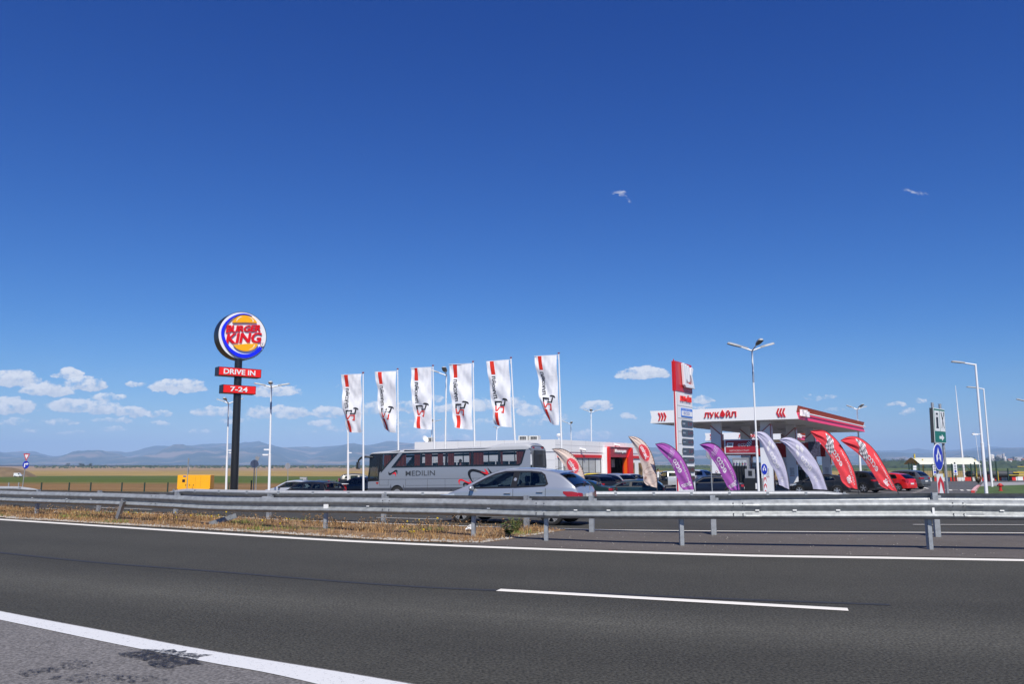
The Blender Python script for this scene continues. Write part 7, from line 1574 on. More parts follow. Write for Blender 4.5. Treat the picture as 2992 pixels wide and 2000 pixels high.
feather('purple', (1914.3,1298.9), [(1933.7,1295.3),(1953,1300.4),(1971.4,1312.7),(1986.7,1329),(2001,1350.4),(2014.3,1378),(2023.5,1405.5),(2029,1432)], [(1925.5,1314.7),(1938.8,1331),(1953,1346.3),(1963.3,1361.6),(1970.4,1378),(1978.6,1398.4),(1986.7,1420.8),(1996,1433)], (2030,1440), 35.2, 'left purple feather flag, standing in front of the price pylon', 3)
feather('purple', (2044.2,1300.6), [(2062,1294.6),(2081.2,1296),(2099,1306),(2114.4,1322.7),(2128.4,1343),(2142.4,1368.6),(2155.2,1400.5),(2163.5,1432.4)], [(2054.4,1310),(2068.5,1322.7),(2077.4,1339.3),(2091.4,1358.4),(2103,1380),(2114.4,1403),(2126,1424),(2137,1435)], (2165,1440), 35, 'right purple feather flag, standing in front of the first canopy pylon', 4)
feather('lav', (2201.2,1264), [(2224.2,1262),(2240.3,1268),(2255,1282.8),(2269.7,1305.6),(2283,1333.7),(2295.2,1364.5),(2303.2,1398),(2307,1432)], [(2212,1280),(2225.5,1300),(2235,1320.3),(2243,1339),(2252.3,1360.5),(2265.7,1380.6),(2273,1403.4),(2277,1418)], (2309,1440), 34.8, 'left lavender feather flag, directly right of the four-armed street lamp', 5)
feather('lav', (2275.3,1286.6), [(2293.8,1278.8),(2314,1280),(2334,1289.5),(2354,1308.3),(2372.8,1331),(2389,1355),(2402.3,1384.6),(2418.4,1432.8)], [(2293.8,1301.6),(2308.5,1320.3),(2322,1337.8),(2335.3,1357.8),(2347.4,1374),(2362,1392.7),(2370,1408),(2376,1430)], (2420,1440), 34.6, 'right lavender feather flag, in front of the black hatchback', 6)
feather('red', (2366,1260.5), [(2385,1257),(2405.5,1257.7),(2424.6,1268.6),(2446.4,1289),(2465.5,1316.4),(2483.2,1349),(2498.3,1387.3),(2507,1431)], [(2382.3,1281),(2398.7,1298.7),(2413.7,1317.8),(2427.3,1338),(2439.6,1360),(2453.2,1387.3),(2461.4,1410.5),(2478,1425)], (2508,1440), 34.4, 'left red feather flag with a chequered emblem, in front of the right canopy pylons', 7)
feather('red', (2455.3,1288.4), [(2471,1279.6),(2490,1276),(2511.9,1281),(2537.8,1298.7),(2561,1324.6),(2582.8,1360),(2603.3,1398.3),(2623,1437.8)], [(2476.4,1304),(2496.9,1319),(2516,1335.5),(2532.4,1357.3),(2547.4,1380.5),(2561,1401),(2572,1419),(2590,1430)], (2626,1446), 34.2, 'rightmost red feather flag with a chequered emblem, in front of the red hatchback', 8)
# ---------------------------------------------------------------- road signs
SB = mat('sign_blue_road', (.01, .03, .42), .4); SGR = mat('sign_green', (.005, .16, .12), .4); SWH = mat('sign_white_road', (.75, .77, .78), .4); SRD = mat('sign_red_road', (.55, .02, .03), .4); SGY = mat('sign_back', (.42, .43, .45), .5, .4); SBK = mat('sign_black', (.02, .02, .022), .5)
def post_(g, p0, p1, r=.04): b = B(); b.cyl(p0, p1, r, n=10); return b.build('post', GALVD, g)
# green services sign, blue round sign and chevron plate on the right
D = 33.0; tl = at(2725.5, 1192.5, D); bl2 = at(2731, 1295, D); an = R(46); sx2 = Vector((math.sin(an), math.cos(an), 0)); ny = Vector((sx2.y, -sx2.x, 0))
trd = D + .95 * sx2.y; g = empty('services_sign', (at(2741, 1400, D).x, D, -.65), 0, 'green sign with fuel pump, knife and fork pictograms and an arrow, on two posts', 'sign'); O_ = Vector(g.location)
H_ = tl.z - bl2.z; lz = (tl - bl2) / H_; wS = along(tl, sx2, 2758.5); bo = bl2 - O_
b = B(); b.prism([(0, 0), (wS, 0), (wS, H_), (0, H_)], bo - ny * .14, sx2, lz, ny, .14); b.build('sign_box', mat('box_dark', (.05, .055, .06), .5), g)
b = B(); b.prism([(.0, .0), (wS, 0), (wS, H_), (0, H_)], bo + ny * .001, sx2, lz, ny, .012); b.build('sign_border', SWH, g)
b = B(); b.prism([(.03, .03), (wS - .03, .03), (wS - .03, H_ - .03), (.03, H_ - .03)], bo + ny * .014, sx2, lz, ny, .006); b.build('sign_face', SGR, g)
m_ = wS / 2
for xa, xb in ((.07, m_ - .03), (m_ + .03, wS - .07)): b = B(); b.prism([(xa, H_ * .34), (xb, H_ * .34), (xb, H_ - .10), (xa, H_ - .10)], bo + ny * .021, sx2, lz, ny, .006); b.build('white_field', SWH, g)
b = B(); c1, c2_ = m_ * .30, m_ * .74; zz0, zz1 = H_ * .42, H_ - .20
b.prism([(c1, zz0), (c2_, zz0), (c2_, zz0 + .06), (c1, zz0 + .06)], bo + ny * .028, sx2, lz, ny, .004); b.prism([(c1 + .03, zz0 + .06), (c2_ - .03, zz0 + .06), (c2_ - .03, zz0 + (zz1 - zz0) * .72), (c1 + .03, zz0 + (zz1 - zz0) * .72)], bo + ny * .028, sx2, lz, ny, .004)
b.prism([(c1 + .03, zz1 - .07), (c2_ - .03, zz1 - .07), (c2_ - .03, zz1), (c1 + .03, zz1)], bo + ny * .028, sx2, lz, ny, .004)
for xx in (c1 + .03, c2_ - .06): b.prism([(xx, zz0 + (zz1 - zz0) * .7), (xx + .03, zz0 + (zz1 - zz0) * .7), (xx + .03, zz1), (xx, zz1)], bo + ny * .028, sx2, lz, ny, .004)
b.build('pump_pictogram', SBK, g)
b = B(); q0, q1 = m_ + m_ * .28, wS - m_ * .28
def ln(a, c, w): d_ = Vector((c[0] - a[0], c[1] - a[1])).normalized(); n_ = Vector((-d_.y, d_.x)) * w / 2; b.prism([(a[0] + n_.x, a[1] + n_.y), (a[0] - n_.x, a[1] - n_.y), (c[0] - n_.x, c[1] - n_.y), (c[0] + n_.x, c[1] + n_.y)], bo + ny * .028, sx2, lz, ny, .004)
ln((q0, zz1 + .04), (q1, zz0 + .02), .05); ln((q1, zz1 + .04), (q0, zz0 + .02), .04); ln((q0 - .02, zz1 + .04), ((q0 + q1) / 2, (zz0 + zz1) / 2 + .05), .08)
for o2 in (-.05, .05): ln((q1 + o2, zz1 + .06), (q1 + o2 * .6, zz1 - .12), .018)
b.build('cutlery_pictogram', SBK, g)
b = B(); za_ = H_ * .16; b.prism([(wS * .40, za_ - .06), (wS * .62, za_ - .06), (wS * .62, za_ - .14), (wS * .82, za_), (wS * .62, za_ + .14), (wS * .62, za_ + .06), (wS * .40, za_ + .06)], bo + ny * .021, sx2, lz, ny, .006); b.build('arrow', SWH, g)
for (pxt, pyt), (pxb, pyb), dd in (((2723.5,1177.5),(2744,1437),.22), ((2745.7,1181),(2769,1440),.85)):
    a_ = at(pxt, pyt, D + dd + .10) - O_; c_ = at(pxb, pyb, D + dd + .10) - O_; t_ = a_.z / (a_.z - c_.z); post_(g, a_ + (c_ - a_) * t_, a_, .055)
def diskpts(rx, n=40): return [(rx * math.cos(i * 6.28318 / n), rx * math.sin(i * 6.28318 / n)) for i in range(n)]
def keep_sign(cx, cy, hpx, d, ang, label, chev, post_b, off=.0):
    """round blue sign with a forked white arrow above a red and white chevron plate"""
    c = at(cx, cy, d); r = hpx / 2 * d / 2345; g = empty('keep_sign', (c.x, c.y, -.65), 0, label, 'sign', 'blue fork signs above chevron plates'); ax = Vector((math.sin(ang), math.cos(ang), 0)); nn = Vector((ax.y, -ax.x, 0)); o = c - Vector(g.location)
    b = B(); b.prism(diskpts(r), o, ax, UP, nn, .02); b.build('sign_border', SWH, g); b = B(); b.prism(diskpts(r * .93), o + nn * .021, ax, UP, nn, .006); b.build('sign_face', SB, g)
    A_ = [(-.50, -.34), (-.44, .30), (-.30, .12), (-.02, .56 + .12), (.02, .68), (.30, .12), (.44, .30), (.50, -.34), (.12, -.02), (.18, .04), (.0, .30), (-.18, .04), (-.12, -.02)]
    A_ = [(-.46, -.38), (-.52, .22), (-.36, .08), (0, .70), (.36, .08), (.52, .22), (.46, -.38), (.10, -.10), (.22, .00), (0, .36), (-.22, .00), (-.10, -.10)]
    bb = B(); bb.prism([(x * r, z * r) for x, z in A_], o + nn * .028, ax, UP, nn, .004); bb.build('arrow', SWH, g)
    (x0, y0), (x1, y1) = chev; t = at((x0 + x1) / 2, y0, d) - Vector(g.location); w = along(at(x0, y0, d), ax, x1); tz = t.z; lo = at((x0 + x1) / 2, y1, d).z + .65 - .5; 
    b = B(); b.prism([(-w / 2, lo), (w / 2, lo), (w / 2, tz), (-w / 2, tz)], Vector((t.x, t.y, 0)) , ax, UP, nn, .02); b.build('chevron_plate', SWH, g)
    hch = w * 1.15; z = tz - .08
    b = B()
    while z > lo + hch: b.prism([(-w / 2 + .01, z - hch * 1.05), (0, z - .0 - hch * 0.0), (w / 2 - .01, z - hch * 1.05), (w / 2 - .01, z - hch * .35 - hch * .35), (0, z - .0 - hch * 0.0 + hch * .0), (-w / 2 + .01, z - hch * .70)] if False else [(-w / 2 + .01, z - hch), (0, z - hch * .25), (w / 2 - .01, z - hch), (w / 2 - .01, z - hch * .35), (0, z), (-w / 2 + .01, z - hch * .35)], Vector((t.x, t.y, 0)) + nn * .021, ax, UP, nn, .004); z -= hch * 1.15
    b.build('chevron', SRD, g)
    b = B(); b.cyl(Vector((t.x, t.y, 0)) - nn * .05, Vector((t.x, t.y, o.z - r * .8)) - nn * .05, .04, n=10); b.mm((t.x - .07, t.y + .01, 0), (t.x - .0, t.y + .12, tz)) ; b.build('post', GALVD, g)
    return g
keep_sign(2740.5, 1336.7, 80, D + .2, an, 'large blue fork sign over a chevron plate, directly below the green services sign', ((2736, 1386), (2754, 1441)), None)
keep_sign(2232.3, 1372, 34, 50, R(50), 'small blue fork sign over a chevron plate, between two canopy pylons', ((2230, 1390), (2238, 1434)), None)
# yield + turn sign far left, backs of signs near the yellow box
def tri(r, down=True): s_ = -1 if down else 1; return [(0, s_ * r), (-.87 * r, -s_ * .5 * r), (.87 * r, -s_ * .5 * r)]
c = at(77.5, 1334, 78); g = empty('yield_sign', (c.x, c.y, gz(c.x, c.y)), 0, 'yield triangle above a blue right-turn disc on one pole at the far left', 'sign'); O_ = Vector(g.location); ax = Vector((math.cos(R(38)), math.sin(R(38)), 0)); nn = Vector((math.sin(R(38)), -math.cos(R(38)), 0)); o = c - O_
b = B(); b.prism([(x * .66, z) for x, z in tri(.48)], o, ax, UP, nn, .02); b.build('sign_border', SRD, g); b = B(); b.prism([(x * .66, z) for x, z in tri(.29)], o + nn * .021, ax, UP, nn, .004); b.build('sign_face', SWH, g)
c2 = at(75.5, 1359.5, 78) - O_; b = B(); b.prism([(x * .72, z) for x, z in diskpts(.38)], c2, ax, UP, nn, .02); b.build('disc', SB, g)
b = B(); r = .38; b.prism([(-.40 * r, -.6 * r), (-.16 * r, -.6 * r), (-.16 * r, .1 * r), (.15 * r, .1 * r), (.15 * r, -.1 * r), (.6 * r, .25 * r), (.15 * r, .6 * r), (.15 * r, .38 * r), (-.40 * r, .38 * r)], c2 + nn * .022, ax, UP, nn, .004); b.build('arrow', SWH, g)
post_(g, Vector((-.15, .06, 0)), o + nn * -.06 + UP * .3)
def backsign(px, pyt, rt, pyc, rc, pb, d, label, ang=0, disc=True, trig=True):
    p0 = at(pb, 1430, d); g = empty('road_sign', (p0.x, p0.y, gz(p0.x, p0.y)), 0, label, 'sign', 'road signs seen from the back'); O_ = Vector(g.location); ax = Vector((math.cos(ang), math.sin(ang), 0)); nn = Vector((math.sin(ang), -math.cos(ang), 0))
    top_ = None
    if trig: c = at(px, pyt, d) - O_; b = B(); b.prism(tri(rt), c + nn * -.06, ax, UP, nn, .02); b.build('triangle', SGY, g); top_ = c
    if disc: c = at(px, pyc, d) - O_; b = B(); b.prism(diskpts(rc), c + nn * -.06, ax, UP, nn, .02); b.prism(diskpts(rc * 1.0)[:21], c + nn * -.038, ax, UP, nn, .004); b.build('disc', SGY, g); top_ = top_ or c
    post_(g, (0, 0, 0), (top_.x, 0, top_.z + .3), .035); return g
backsign(549.5, 1348.5, .42, 1373, .34, 547, 72, 'back of a yield sign and round sign on one pole before the yellow generator', R(-60))
backsign(743.5, 1356, .3, 1356.5, .29, 741, 58, 'back of a round grey road sign right of the black sign pole', R(15), trig=False)
backsign(750.5, 1342, .34, 0, 0, 748, 66, 'back of a yield sign standing just behind the grey round sign', R(-30), disc=False)
backsign(841, 1363, .3, 1363, .30, 841, 82, 'back of a small round road sign above the silver saloon', R(45), trig=False)
backsign(2075, 1330, .3, 1328, .35, 2081, 52, 'back of a road sign mostly hidden by the right purple feather flag', R(35), trig=False)
# ---------------------------------------------------------------- generator, barrel, posts
p = at(571, 1430, 75); g = empty('generator', (p.x, p.y, gz(p.x, p.y)), R(4), 'bright yellow generator housing standing at the field edge on the left', 'generator'); YEL = mat('generator_yellow', (.90, .42, .01), .4, n=.03, ns=1)
zt = at(571, 1389, 75).z - p.z + (p.z - gz(p.x, p.y)); w_ = 3.0
b = B(); b.prism([(-w_ / 2, .35), (-w_ / 2 + .12, .2), (w_ / 2 - .12, .2), (w_ / 2, .35), (w_ / 2, zt - .03), (w_ / 2 - .03, zt), (-w_ / 2 + .03, zt), (-w_ / 2, zt - .03)], (0, -.6, 0), (1, 0, 0), (0, 0, 1), (0, 1, 0), 1.2); b.build('housing', YEL, g, bevel=.02)
b = B(); b.mm((-w_ / 2 + .1, -.5, 0), (w_ / 2 - .1, .5, .22)); b.build('base', SBK, g)
b = B(); b.mm((-1.05, -.625, zt - .65), (-.80, -.602, zt - .40)); b.build('control_window', SBK, g)
b = B()
for x in (-.72, -.35, -.02): b.mm((x - .02, -.612, zt - 1.0), (x + .03, -.602, zt - .85))
b.build('latch', SBK, g)
b = B()
for x in (-.62, .15, .62): b.mm((x - .007, -.606, .36), (x + .007, -.601, zt - .05))
b.build('door_gap', mat('gap_yellow', (.35, .15, .01), .6), g)
b = B(); b.mm((-1.0, -.612, zt - .18), (-.72, -.602, zt - .06)); b.build('nameplate', mat('plate_blue', (.05, .12, .3), .5), g)
p = at(1002.5, 1400, 55); g = empty('barrel_table', (p.x, p.y, gz(p.x, p.y)), 0, 'red barrel bar table with a white swoosh and round white top', 'table'); zt = at(1002, 1414.5, 55).z - gz(p.x, p.y)
b = B(); b.cyl((0, 0, 0), (0, 0, zt * .35), .24, .25, 24); b.cyl((0, 0, zt * .35), (0, 0, zt - .03), .25, .27, 24); b.build('barrel', mat('barrel_red', (.72, .02, .02), .35), g)
b = B(); b.cyl((0, 0, zt - .03), (0, 0, zt), .40, n=28); b.build('top', WHITE, g)
b = B(); b.grid(12, 1, lambda u, v: (.275 * math.sin(-1.0 + 1.3 * u), -.275 * math.cos(-1.0 + 1.3 * u), zt * .74 + .10 * math.sin(u * 6) + (.05 + .06 * (1 - u)) * (v - .5) * 2)); b.build('swoosh', WHITE, g)
for px, py, d, lb in ((960.5, 1404.5, 60, 'orange-red hydrant top showing over the roof of the black estate'), (2922, 1416, 66, 'red fire hydrant on the lawn at the right')):
    t = at(px, py, d); g = empty('fire_hydrant', (t.x, t.y, gz(t.x, t.y) + (.04 if px > 2000 else 0)), 0, lb, 'hydrant', 'fire hydrants'); h = t.z - g.location.z; HR = mat('hydrant_red', (.50, .03, .02), .5)
    b = B(); b.cyl((0, 0, 0), (0, 0, h * .75), .10, n=12); b.cyl((0, 0, 0), (0, 0, .06), .17, n=12); b.build('barrel', HR, g); b = B(); b.ball((0, 0, h * .84), .17, 12, 8); b.cyl((0, 0, h * .9), (0, 0, h), .05, n=8); b.build('cap', HR, g)
    b = B(); b.cyl((-.24, 0, h * .8), (.24, 0, h * .8), .07, n=10); b.build('outlet', mat('hydrant_dark', (.16, .02, .05), .5), g)
p = at(889, 1400, 60); g = empty('intercom_post', (p.x, p.y, gz(p.x, p.y)), 0, 'grey drive-through intercom post above the roof of the black estate', 'post'); h = at(889, 1395.5, 60).z - gz(p.x, p.y)
b = B(); b.mm((-.06, -.15, 0), (.20, .15, h)); b.build('column', mat('intercom_grey', (.35, .36, .37), .5), g); b = B(); b.mm((-.30, -.14, h - .13), (-.061, .14, h)); b.build('arm', mat('intercom_grey', (.35, .36, .37), .5), g)
FG = mat('fence_green', (.012, .04, .03), .5)
for k, (px, d) in enumerate(((122,62),(203,61),(266,60),(357,59),(423,60),(491,62),(700 - 31,64),(735,60),(837,62),(938,66),(983,66), (26,66),(55,70),(2052,90))):
    t = at(px, 1412.5 if px < 700 else 1406, d); b = B(); z0 = gz(t.x, t.y); b.mm((-.04, -.03, 0), (.04, .03, t.z - z0)); b.mm((-.045, -.035, t.z - z0), (.045, .035, t.z - z0 + .03)); o = b.build('fence_post', FG if px > 100 else GALVD); o.location = (t.x, t.y, z0)
    tag(o, None, 'fence post', 'green fence posts along the field edge'); o['label'] = ('dark green fence post %s' % {0: 'nearest the blue turn sign', 1: 'second right of the blue turn sign', 2: 'third right of the blue turn sign', 3: 'fourth right of the blue turn sign', 4: 'two posts left of the yellow generator', 5: 'directly left of the yellow generator', 6: 'between the burger sign pole and white lamp', 7: 'beside the grey round sign', 8: 'below the small round sign over the silver saloon', 9: 'behind the black estate, left of the hydrant', 10: 'behind the black estate, right of the hydrant', 13: 'behind the forecourt right of the price pylon'}.get(k, '')) if k not in (11, 12) else ('thin grey fence post left of the yield sign, %s' % ('outermost' if k == 11 else 'next to it'))
# ---------------------------------------------------------------- gas shelter on the right
Dg = 106.
def gp_(px, py, d=Dg): return at(px, py, d)
gl = gp_(2691, 1400); gr_ = gp_(2871, 1400); zg = -.65
g = empty('gas_shelter', (gl.x, Dg, zg), 0, 'cream barrel-roofed gas filling shelter behind the green fence on the right', 'shelter'); Wg = gr_.x - gl.x; zt = at(2780, 1338, Dg).z + .65; zb5 = at(2780, 1358, Dg).z + .65
def rf(u, v): a = v * 1.5; return (-.0 + (Wg) * u + .35 * (1 - u) * 0, 2.2 * math.sin(a) , zb5 + (zt - zb5) * (1 - (1 - math.sin(a)) ** 1.4))
b = B(); b.grid(14, 10, rf); b.grid(14, 10, lambda u, v: (rf(u, v)[0], 4.4 - rf(u, v)[1], rf(u, v)[2])); b.build('roof', mat('shelter_cream', (.62, .62, .52), .6, n=.04, ns=.5), g)
for px in (2712, 2770, 2868): x = gp_(px, 1400).x - gl.x; b = B(); b.mm((x - .06, 1.0, 0), (x + .06, 1.12, zt - .2)); b.build('post', mat('shelter_yellow', (.55, .42, .06), .6), g)
b = B(); x = gp_(2694, 1400).x - gl.x; b.mm((x, 1.6, 0), (x + .16, 1.75, at(2694, 1327, Dg).z + .65)); b.tube([(gp_(2712, 0).x - gl.x, 1.1, zb5), (gp_(2728, 0).x - gl.x, 1.1, 1.2)], .04, 6); b.build('brace', mat('shelter_yellow', (.55, .42, .06), .6), g)
g = empty('gas_tank', (gp_(2800, 0).x, Dg + 2.2, zg), 0, 'dark horizontal gas tank and yellow pipes under the cream shelter', 'tank')
b = B(); b.cyl((-3.4, 0, .9), (3.0, 0, .9), .42, n=16); b.ball((-3.4, 0, .9), .42, 12, 8); b.ball((3.0, 0, .9), .42, 12, 8); b.build('tank', mat('tank_dark', (.05, .055, .06), .5), g)
b = B(); b.tube([(.2, -.7, 0), (.2, -.7, 1.3)], .05, 6); b.tube([(1.6, -.7, .0), (1.6, -.7, .75), (4.2, -.7, .75), (4.2, -.7, 0)], .05, 6); b.tube([(3.0, -.6, 1.9), (4.4, -.6, 1.9), (4.4, -.6, 3.6)], .04, 6); b.tube([(2.4, -.5, 1.1), (4.4, -.5, 1.1)], .07, 6); b.build('pipes', mat('pipe_yellow', (.60, .45, .04), .5), g)
b = B(); b.mm((-2.5, -.3, 0), (-2.2, .3, .5)); b.mm((2, -.3, 0), (2.3, .3, .5)); b.build('cradle', SBK, g)
t = gp_(2870, 1381); g = empty('gas_pump', (t.x, Dg - 1.0, zg), 0, 'dark red gas dispenser at the right end of the cream shelter', 'fuel pump'); b = B(); b.mm((-.28, -.2, 0), (.28, .2, t.z + .65)); b.build('cabinet', mat('disp_red', (.16, .02, .03), .5), g, bevel=.02); b = B(); b.mm((-.2, -.215, .9), (.2, -.202, 1.25)); b.build('display', SBK, g)
# fence: posts and wire, one fence thing with its own posts
g = empty('wire_fence', (0, 0, 0), 0, 'green wire mesh fence round the gas shelter on the right', 'fence')
fp = [(2655,1354),(2663,1354.5),(2671,1355),(2684,1354),(2724,1357),(2780,1356),(2789,1352),(2836,1356),(2847,1351),(2890,1357),(2909,1349.5),(2944,1370)]
WIRE = mat('wire_green', (.02, .06, .045), .5); prev = None
for px, py in fp:
    d = Dg - 1.6 if px > 2690 else Dg - 2.6 + (px - 2655) * .03; t = at(px, py, d); b = B(); b.mm((t.x - .07, d - .05, zg), (t.x + .07, d + .05, t.z)); b.build('fence_post', FG, g)
    if prev and px != 2944 and (px - prev[2]) < 60:
        b = B(); n = max(2, int((t.x - prev[0]) / .32)); 
        for k in range(1, n): x = prev[0] + (t.x - prev[0]) * k / n; y = prev[1] + (d - prev[1]) * k / n; b.mm((x - .007, y - .007, zg), (x + .007, y + .007, zg + 2.15))
        for k in range(7): z = zg + .15 + k * .32; b.cyl((prev[0], prev[1], z), (t.x, d, z), .010, n=4, caps=False)
        b.build('mesh_panel', WIRE, g)
    prev = (t.x, d, px)
for px, py0, py1, w, lb in ((2790, 1357.5, 1390, .50, 'tall white notice board with safety pictograms on the green fence'), (2730, 1360, 1391, .45, 'white notice board on the fence, half hidden by the blue fork sign')):
    t = at(px, py0, Dg - 1.8); u_ = at(px, py1, Dg - 1.8); g = empty('notice_board', (t.x, Dg - 1.8, u_.z), 0, lb, 'notice', 'notice boards on the fence'); h = t.z - u_.z; b = B(); b.mm((-w / 2, 0, 0), (w / 2, .03, h)); b.build('board', SWH, g)
    for k in range(4): b = B(); b.prism(diskpts(.15, 20), (0, -.006, h - .25 - k * .34), (1, 0, 0), (0, 0, 1), (0, -1, 0), .004); b.build('pictogram', SB if k == 2 else mat('picto_grey', (.3, .3, .32), .5), g)
for py in (1364.5, 1371.5):
    t = at(2673, py, Dg - 2.8); b = B(); b.mm((-.21, 0, -.13), (.21, .02, .13)); o = b.build('notice_plate', SWH); o.location = t; tag(o, '%s of two small white plates on the fence left of the cream shelter' % ('upper' if py < 1368 else 'lower'), 'notice', 'notice boards on the fence')
t = at(2858, 1400, 92); weed(t.x, t.y, 1.1, 60, 'shrub', 'small dry reddish shrub at the corner of the paved island on the right', [mat('shrub_rust', (.18, .09, .04), .9), mat('shrub_olive', (.12, .12, .04), .9)], .06).location.z = -.65
# ---------------------------------------------------------------- shrubs in the field, far trees, silos and town
CROWN = [mat('crown_dark', (.022, .038, .016), .9), mat('crown_mid', (.04, .062, .022), .9), mat('crown_light', (.065, .085, .03), .9)]; TRK = mat('trunk', (.08, .06, .045), .95)
def tree_mesh(h, w, seed, n=420, leaf=.5):
    rt = random.Random(seed); b = B(); cl = [(rt.uniform(-.30, .30) * w, rt.uniform(-.30, .30) * w, h * rt.uniform(.38, .86), w * rt.uniform(.16, .30)) for _ in range(9)]
    for i in range(n):
        cx, cy, cz, r = rt.choice(cl); v = Vector((rt.gauss(0, 1), rt.gauss(0, 1), rt.gauss(0, 1))).normalized() * r * rt.uniform(.55, 1.08); p = Vector((cx, cy, cz)) + Vector((v.x, v.y, v.z * .85)); s_ = leaf * rt.uniform(.5, 1.3)
        q = Matrix.Rotation(rt.uniform(0, 6.28), 3, 'Z') @ Matrix.Rotation(rt.uniform(-1.2, 1.2), 3, 'X')
        b.add([p + q @ Vector(c) for c in ((-s_, -s_ * .5, 0), (s_, -s_ * .5, 0), (s_ * .6, s_ * .6, 0), (-s_ * .6, s_ * .6, 0))], [(0, 1, 2, 3)], rt.choice([0, 0, 1, 1, 2]), False)
    return b
protos = []
for k in range(5):
    h = 9 + k; g0 = empty('tree', (0, 0, 0)); c = tree_mesh(h, h * 1.05, 40 + k, 420, .55).build('crown', CROWN, g0)
    b = B(); b.cyl((0, 0, -1), (0, 0, h * .35), .32, .22, 7); b.cyl((0, 0, h * .3), (h * .16, 0, h * .6), .16, .06, 5); b.cyl((0, 0, h * .3), (-h * .13, h * .1, h * .62), .16, .06, 5); t_ = b.build('trunk', TRK, g0); protos.append((g0, c, t_, h))
ntree = 0
def put_tree(px, pyt, d, label, sq=1.):
    global ntree
    g0, c0, t0, h = protos[ntree % 5]; z = gz(at(px, 1360, d).x, d); top = at(px, pyt, d).z
    if ntree < 5: g = g0; ch = None
    else:
        g = g0.copy(); col.objects.link(g)
        for o in (c0, t0): q = o.copy(); col.objects.link(q); q.parent = g
    s_ = (top - z) / (h * .98); g.location = (at(px, 1360, d).x, d, z); g.scale = (s_ * sq, s_ * sq, s_); g.rotation_euler = (0, 0, ntree * 1.7); tag(g, label, 'tree', 'trees beyond the fields'); ntree += 1
rr_ = random.Random(9)
GT = 'far dark tree on the right, '
spots = [(2574,1345,'leftmost, just right of the red feather flag'),(2586,1342,'second from its left end'),(2598,1344,'third from its left end'),(2610,1341,'fourth from its left end'),(2622,1343,'fifth, low and broad'),(2634,1340,'sixth, tallest round one'),(2645,1342,'seventh from its left end'),(2657,1344,'above the left fence corner'),(2668,1341,'above the two small white plates'),(2680,1342,'left of the yellow mast'),(2694,1340,'directly behind the yellow mast'),(2708,1343,'behind the left end of the cream roof'),
         (2831,1333,'round one above the cream roof'),(2724,1342,'left of the blue fork sign'),(2888,1337,'between the two tall lamps'),(2902,1340,'right of the farther tall lamp base'),(2920,1333,'large one left of the white tower house'),(2928,1338,'close behind the large one'),(2966,1336,'behind the long grey hall'),(2984,1339,'at the right edge of the picture')]
for px, py, lb in spots: put_tree(px, py, rr_.uniform(2500, 3000), GT + lb, 1.1)
for px, py, d, lb in ((2062,1376,150,'round dark bush in the field right of the price pylon'),(2088,1376,150,'round dark bush in the field left of the front canopy pylon'),(1921,1380,150,'small dark bush in the field beside the beige feather flag'),(2528,1372,230,'low green bush in the field between the red feather flags')):
    put_tree(px, py, d, lb, 1.5)
for px, lb in ((195, 'left'), (240, 'middle'), (262, 'right')): put_tree(px, 1354.5, 1900, 'tiny dark tree on the left horizon, %s of three' % lb, 1.3)
b = B(); rt = random.Random(4)                              # low continuous scrub line in front of the mountains
for i in range(9000):
    px = rt.choice([rt.uniform(2560, 3050), rt.uniform(1880, 2560), rt.uniform(100, 2600)]); d = rt.uniform(1500, 2300); p = at(px, 1360, d); s_ = rt.uniform(1.2, 3.5) * (1.3 if px > 2560 else .6)
    z = -6 + rt.random() ** 2 * (12 if px > 2560 else 4); q = Matrix.Rotation(rt.uniform(-.5, .5), 3, 'Y'); b.add([Vector((p.x, d, z)) + q @ Vector(c) for c in ((-s_ * 1.5, 0, -s_ * .5), (s_ * 1.5, 0, -s_ * .5), (s_, 1, s_ * .6), (-s_, 1, s_ * .6))], [(0, 1, 2, 3)], rt.choice([0, 1, 1]), False)
tag(b.build('distant_scrub', CROWN), kind='stuff')
HW = mat('house_white', (.70, .69, .66), .7); HG = mat('house_grey', (.40, .40, .42), .7); HRf = mat('house_roof', (.22, .10, .07), .8); HWn = mat('house_window', (.05, .06, .08), .4)
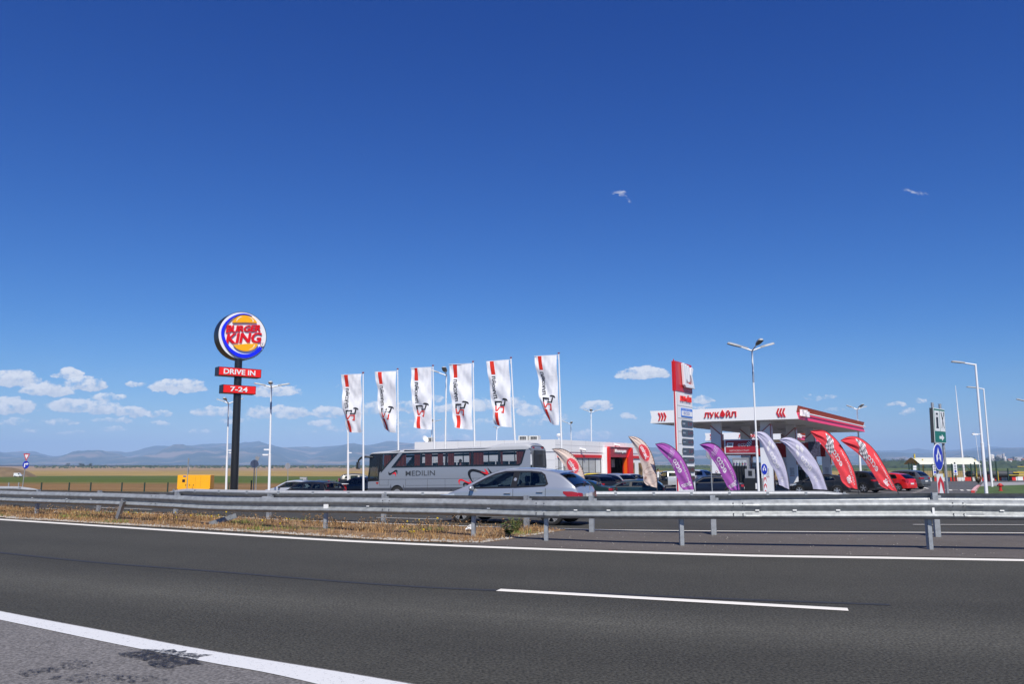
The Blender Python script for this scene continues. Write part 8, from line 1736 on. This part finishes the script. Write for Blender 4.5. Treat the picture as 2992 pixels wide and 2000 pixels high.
def house(px0, px1, pyt, d, label, m=HW, roof=True, rows=1, nm='house'):
    a = at(px0, 1360, d); c = at(px1, 1360, d); z = -7.; h = at(px0, pyt, d).z - z; w = c.x - a.x; g = empty(nm, ((a.x + c.x) / 2, d, z), 0, label, 'building', 'far buildings on the plain')
    b = B(); b.mm((-w / 2, 0, 0), (w / 2, 10, h * (.75 if roof else 1))); b.build('wall', m, g)
    if roof: b = B(); b.prism([(-.5, h * .75), (10.5, h * .75), (5, h)], (-w / 2 - .4, 0, 0), (0, 1, 0), (0, 0, 1), (1, 0, 0), w + .8); b.build('roof', HRf, g)
    n = max(2, min(8, int(w / 5)))
    for r in range(rows):
        for k in range(n): x = -w / 2 + (k + .5) * w / n; zz = h * (.75 if roof else 1) * (r + .6) / (rows + .2); b = B(); b.mm((x - .9, -.03, zz - 1.0), (x + .9, -.002, zz + .6)); b.build('window', HWn, g)
house(2935, 2942, 1335, 2700, 'narrow white tower house in the far town on the right', HW, False, 3)
house(2948, 2962, 1341, 2700, 'low white house right of the tower house', HW); house(2965, 2990, 1336.5, 2750, 'long grey hall with upright ribs at the right edge', HG, False, 1, 'hall'); house(2898, 2915, 1339, 2750, 'grey roofed building between the tall lamps', HG); house(2990, 3003, 1340, 2700, 'white house cut by the right edge of the picture', HW)
g = empty('silo', (at(2774, 0, 2700).x, 2700, -7), 0, 'squat white storage tank beside the grain silos', 'silo', 'silos behind the shelter'); b = B(); hs = at(2774, 1330.5, 2700).z + 7; b.cyl((0, 0, 0), (0, 0, hs), 7, n=20); b.build('tank', HW, g); b = B(); b.cyl((0, 0, hs), (0, 0, hs + 2.4), 7, 1, 20); b.build('cap', HW, g)
for k, px in enumerate((2786.5, 2790.5, 2794.5, 2798.5)):
    g = empty('silo', (at(px, 0, 2700).x, 2700, -7), 0, 'grain silo number %s in the row of four right of the white tank' % ('one', 'two', 'three', 'four')[k], 'silo', 'silos behind the shelter'); b = B(); hs = at(px, 1331, 2700).z + 7; b.cyl((0, 0, 0), (0, 0, hs), 2.4, n=12); b.build('tank', HG, g)
g = empty('silo_tower', (at(2805, 0, 2700).x, 2700, -7), 0, 'tall lift tower with a bridge at the right end of the grain silos', 'tower'); hs = at(2805, 1326.5, 2700).z + 7; b = B(); b.mm((-2.4, -2.4, 0), (2.7, 2.4, hs)); b.build('tower', HG, g); b = B(); b.mm((-22, -.9, hs - 3.6), (-2.4, .9, hs - 2.1)); b.build('bridge', HG, g)
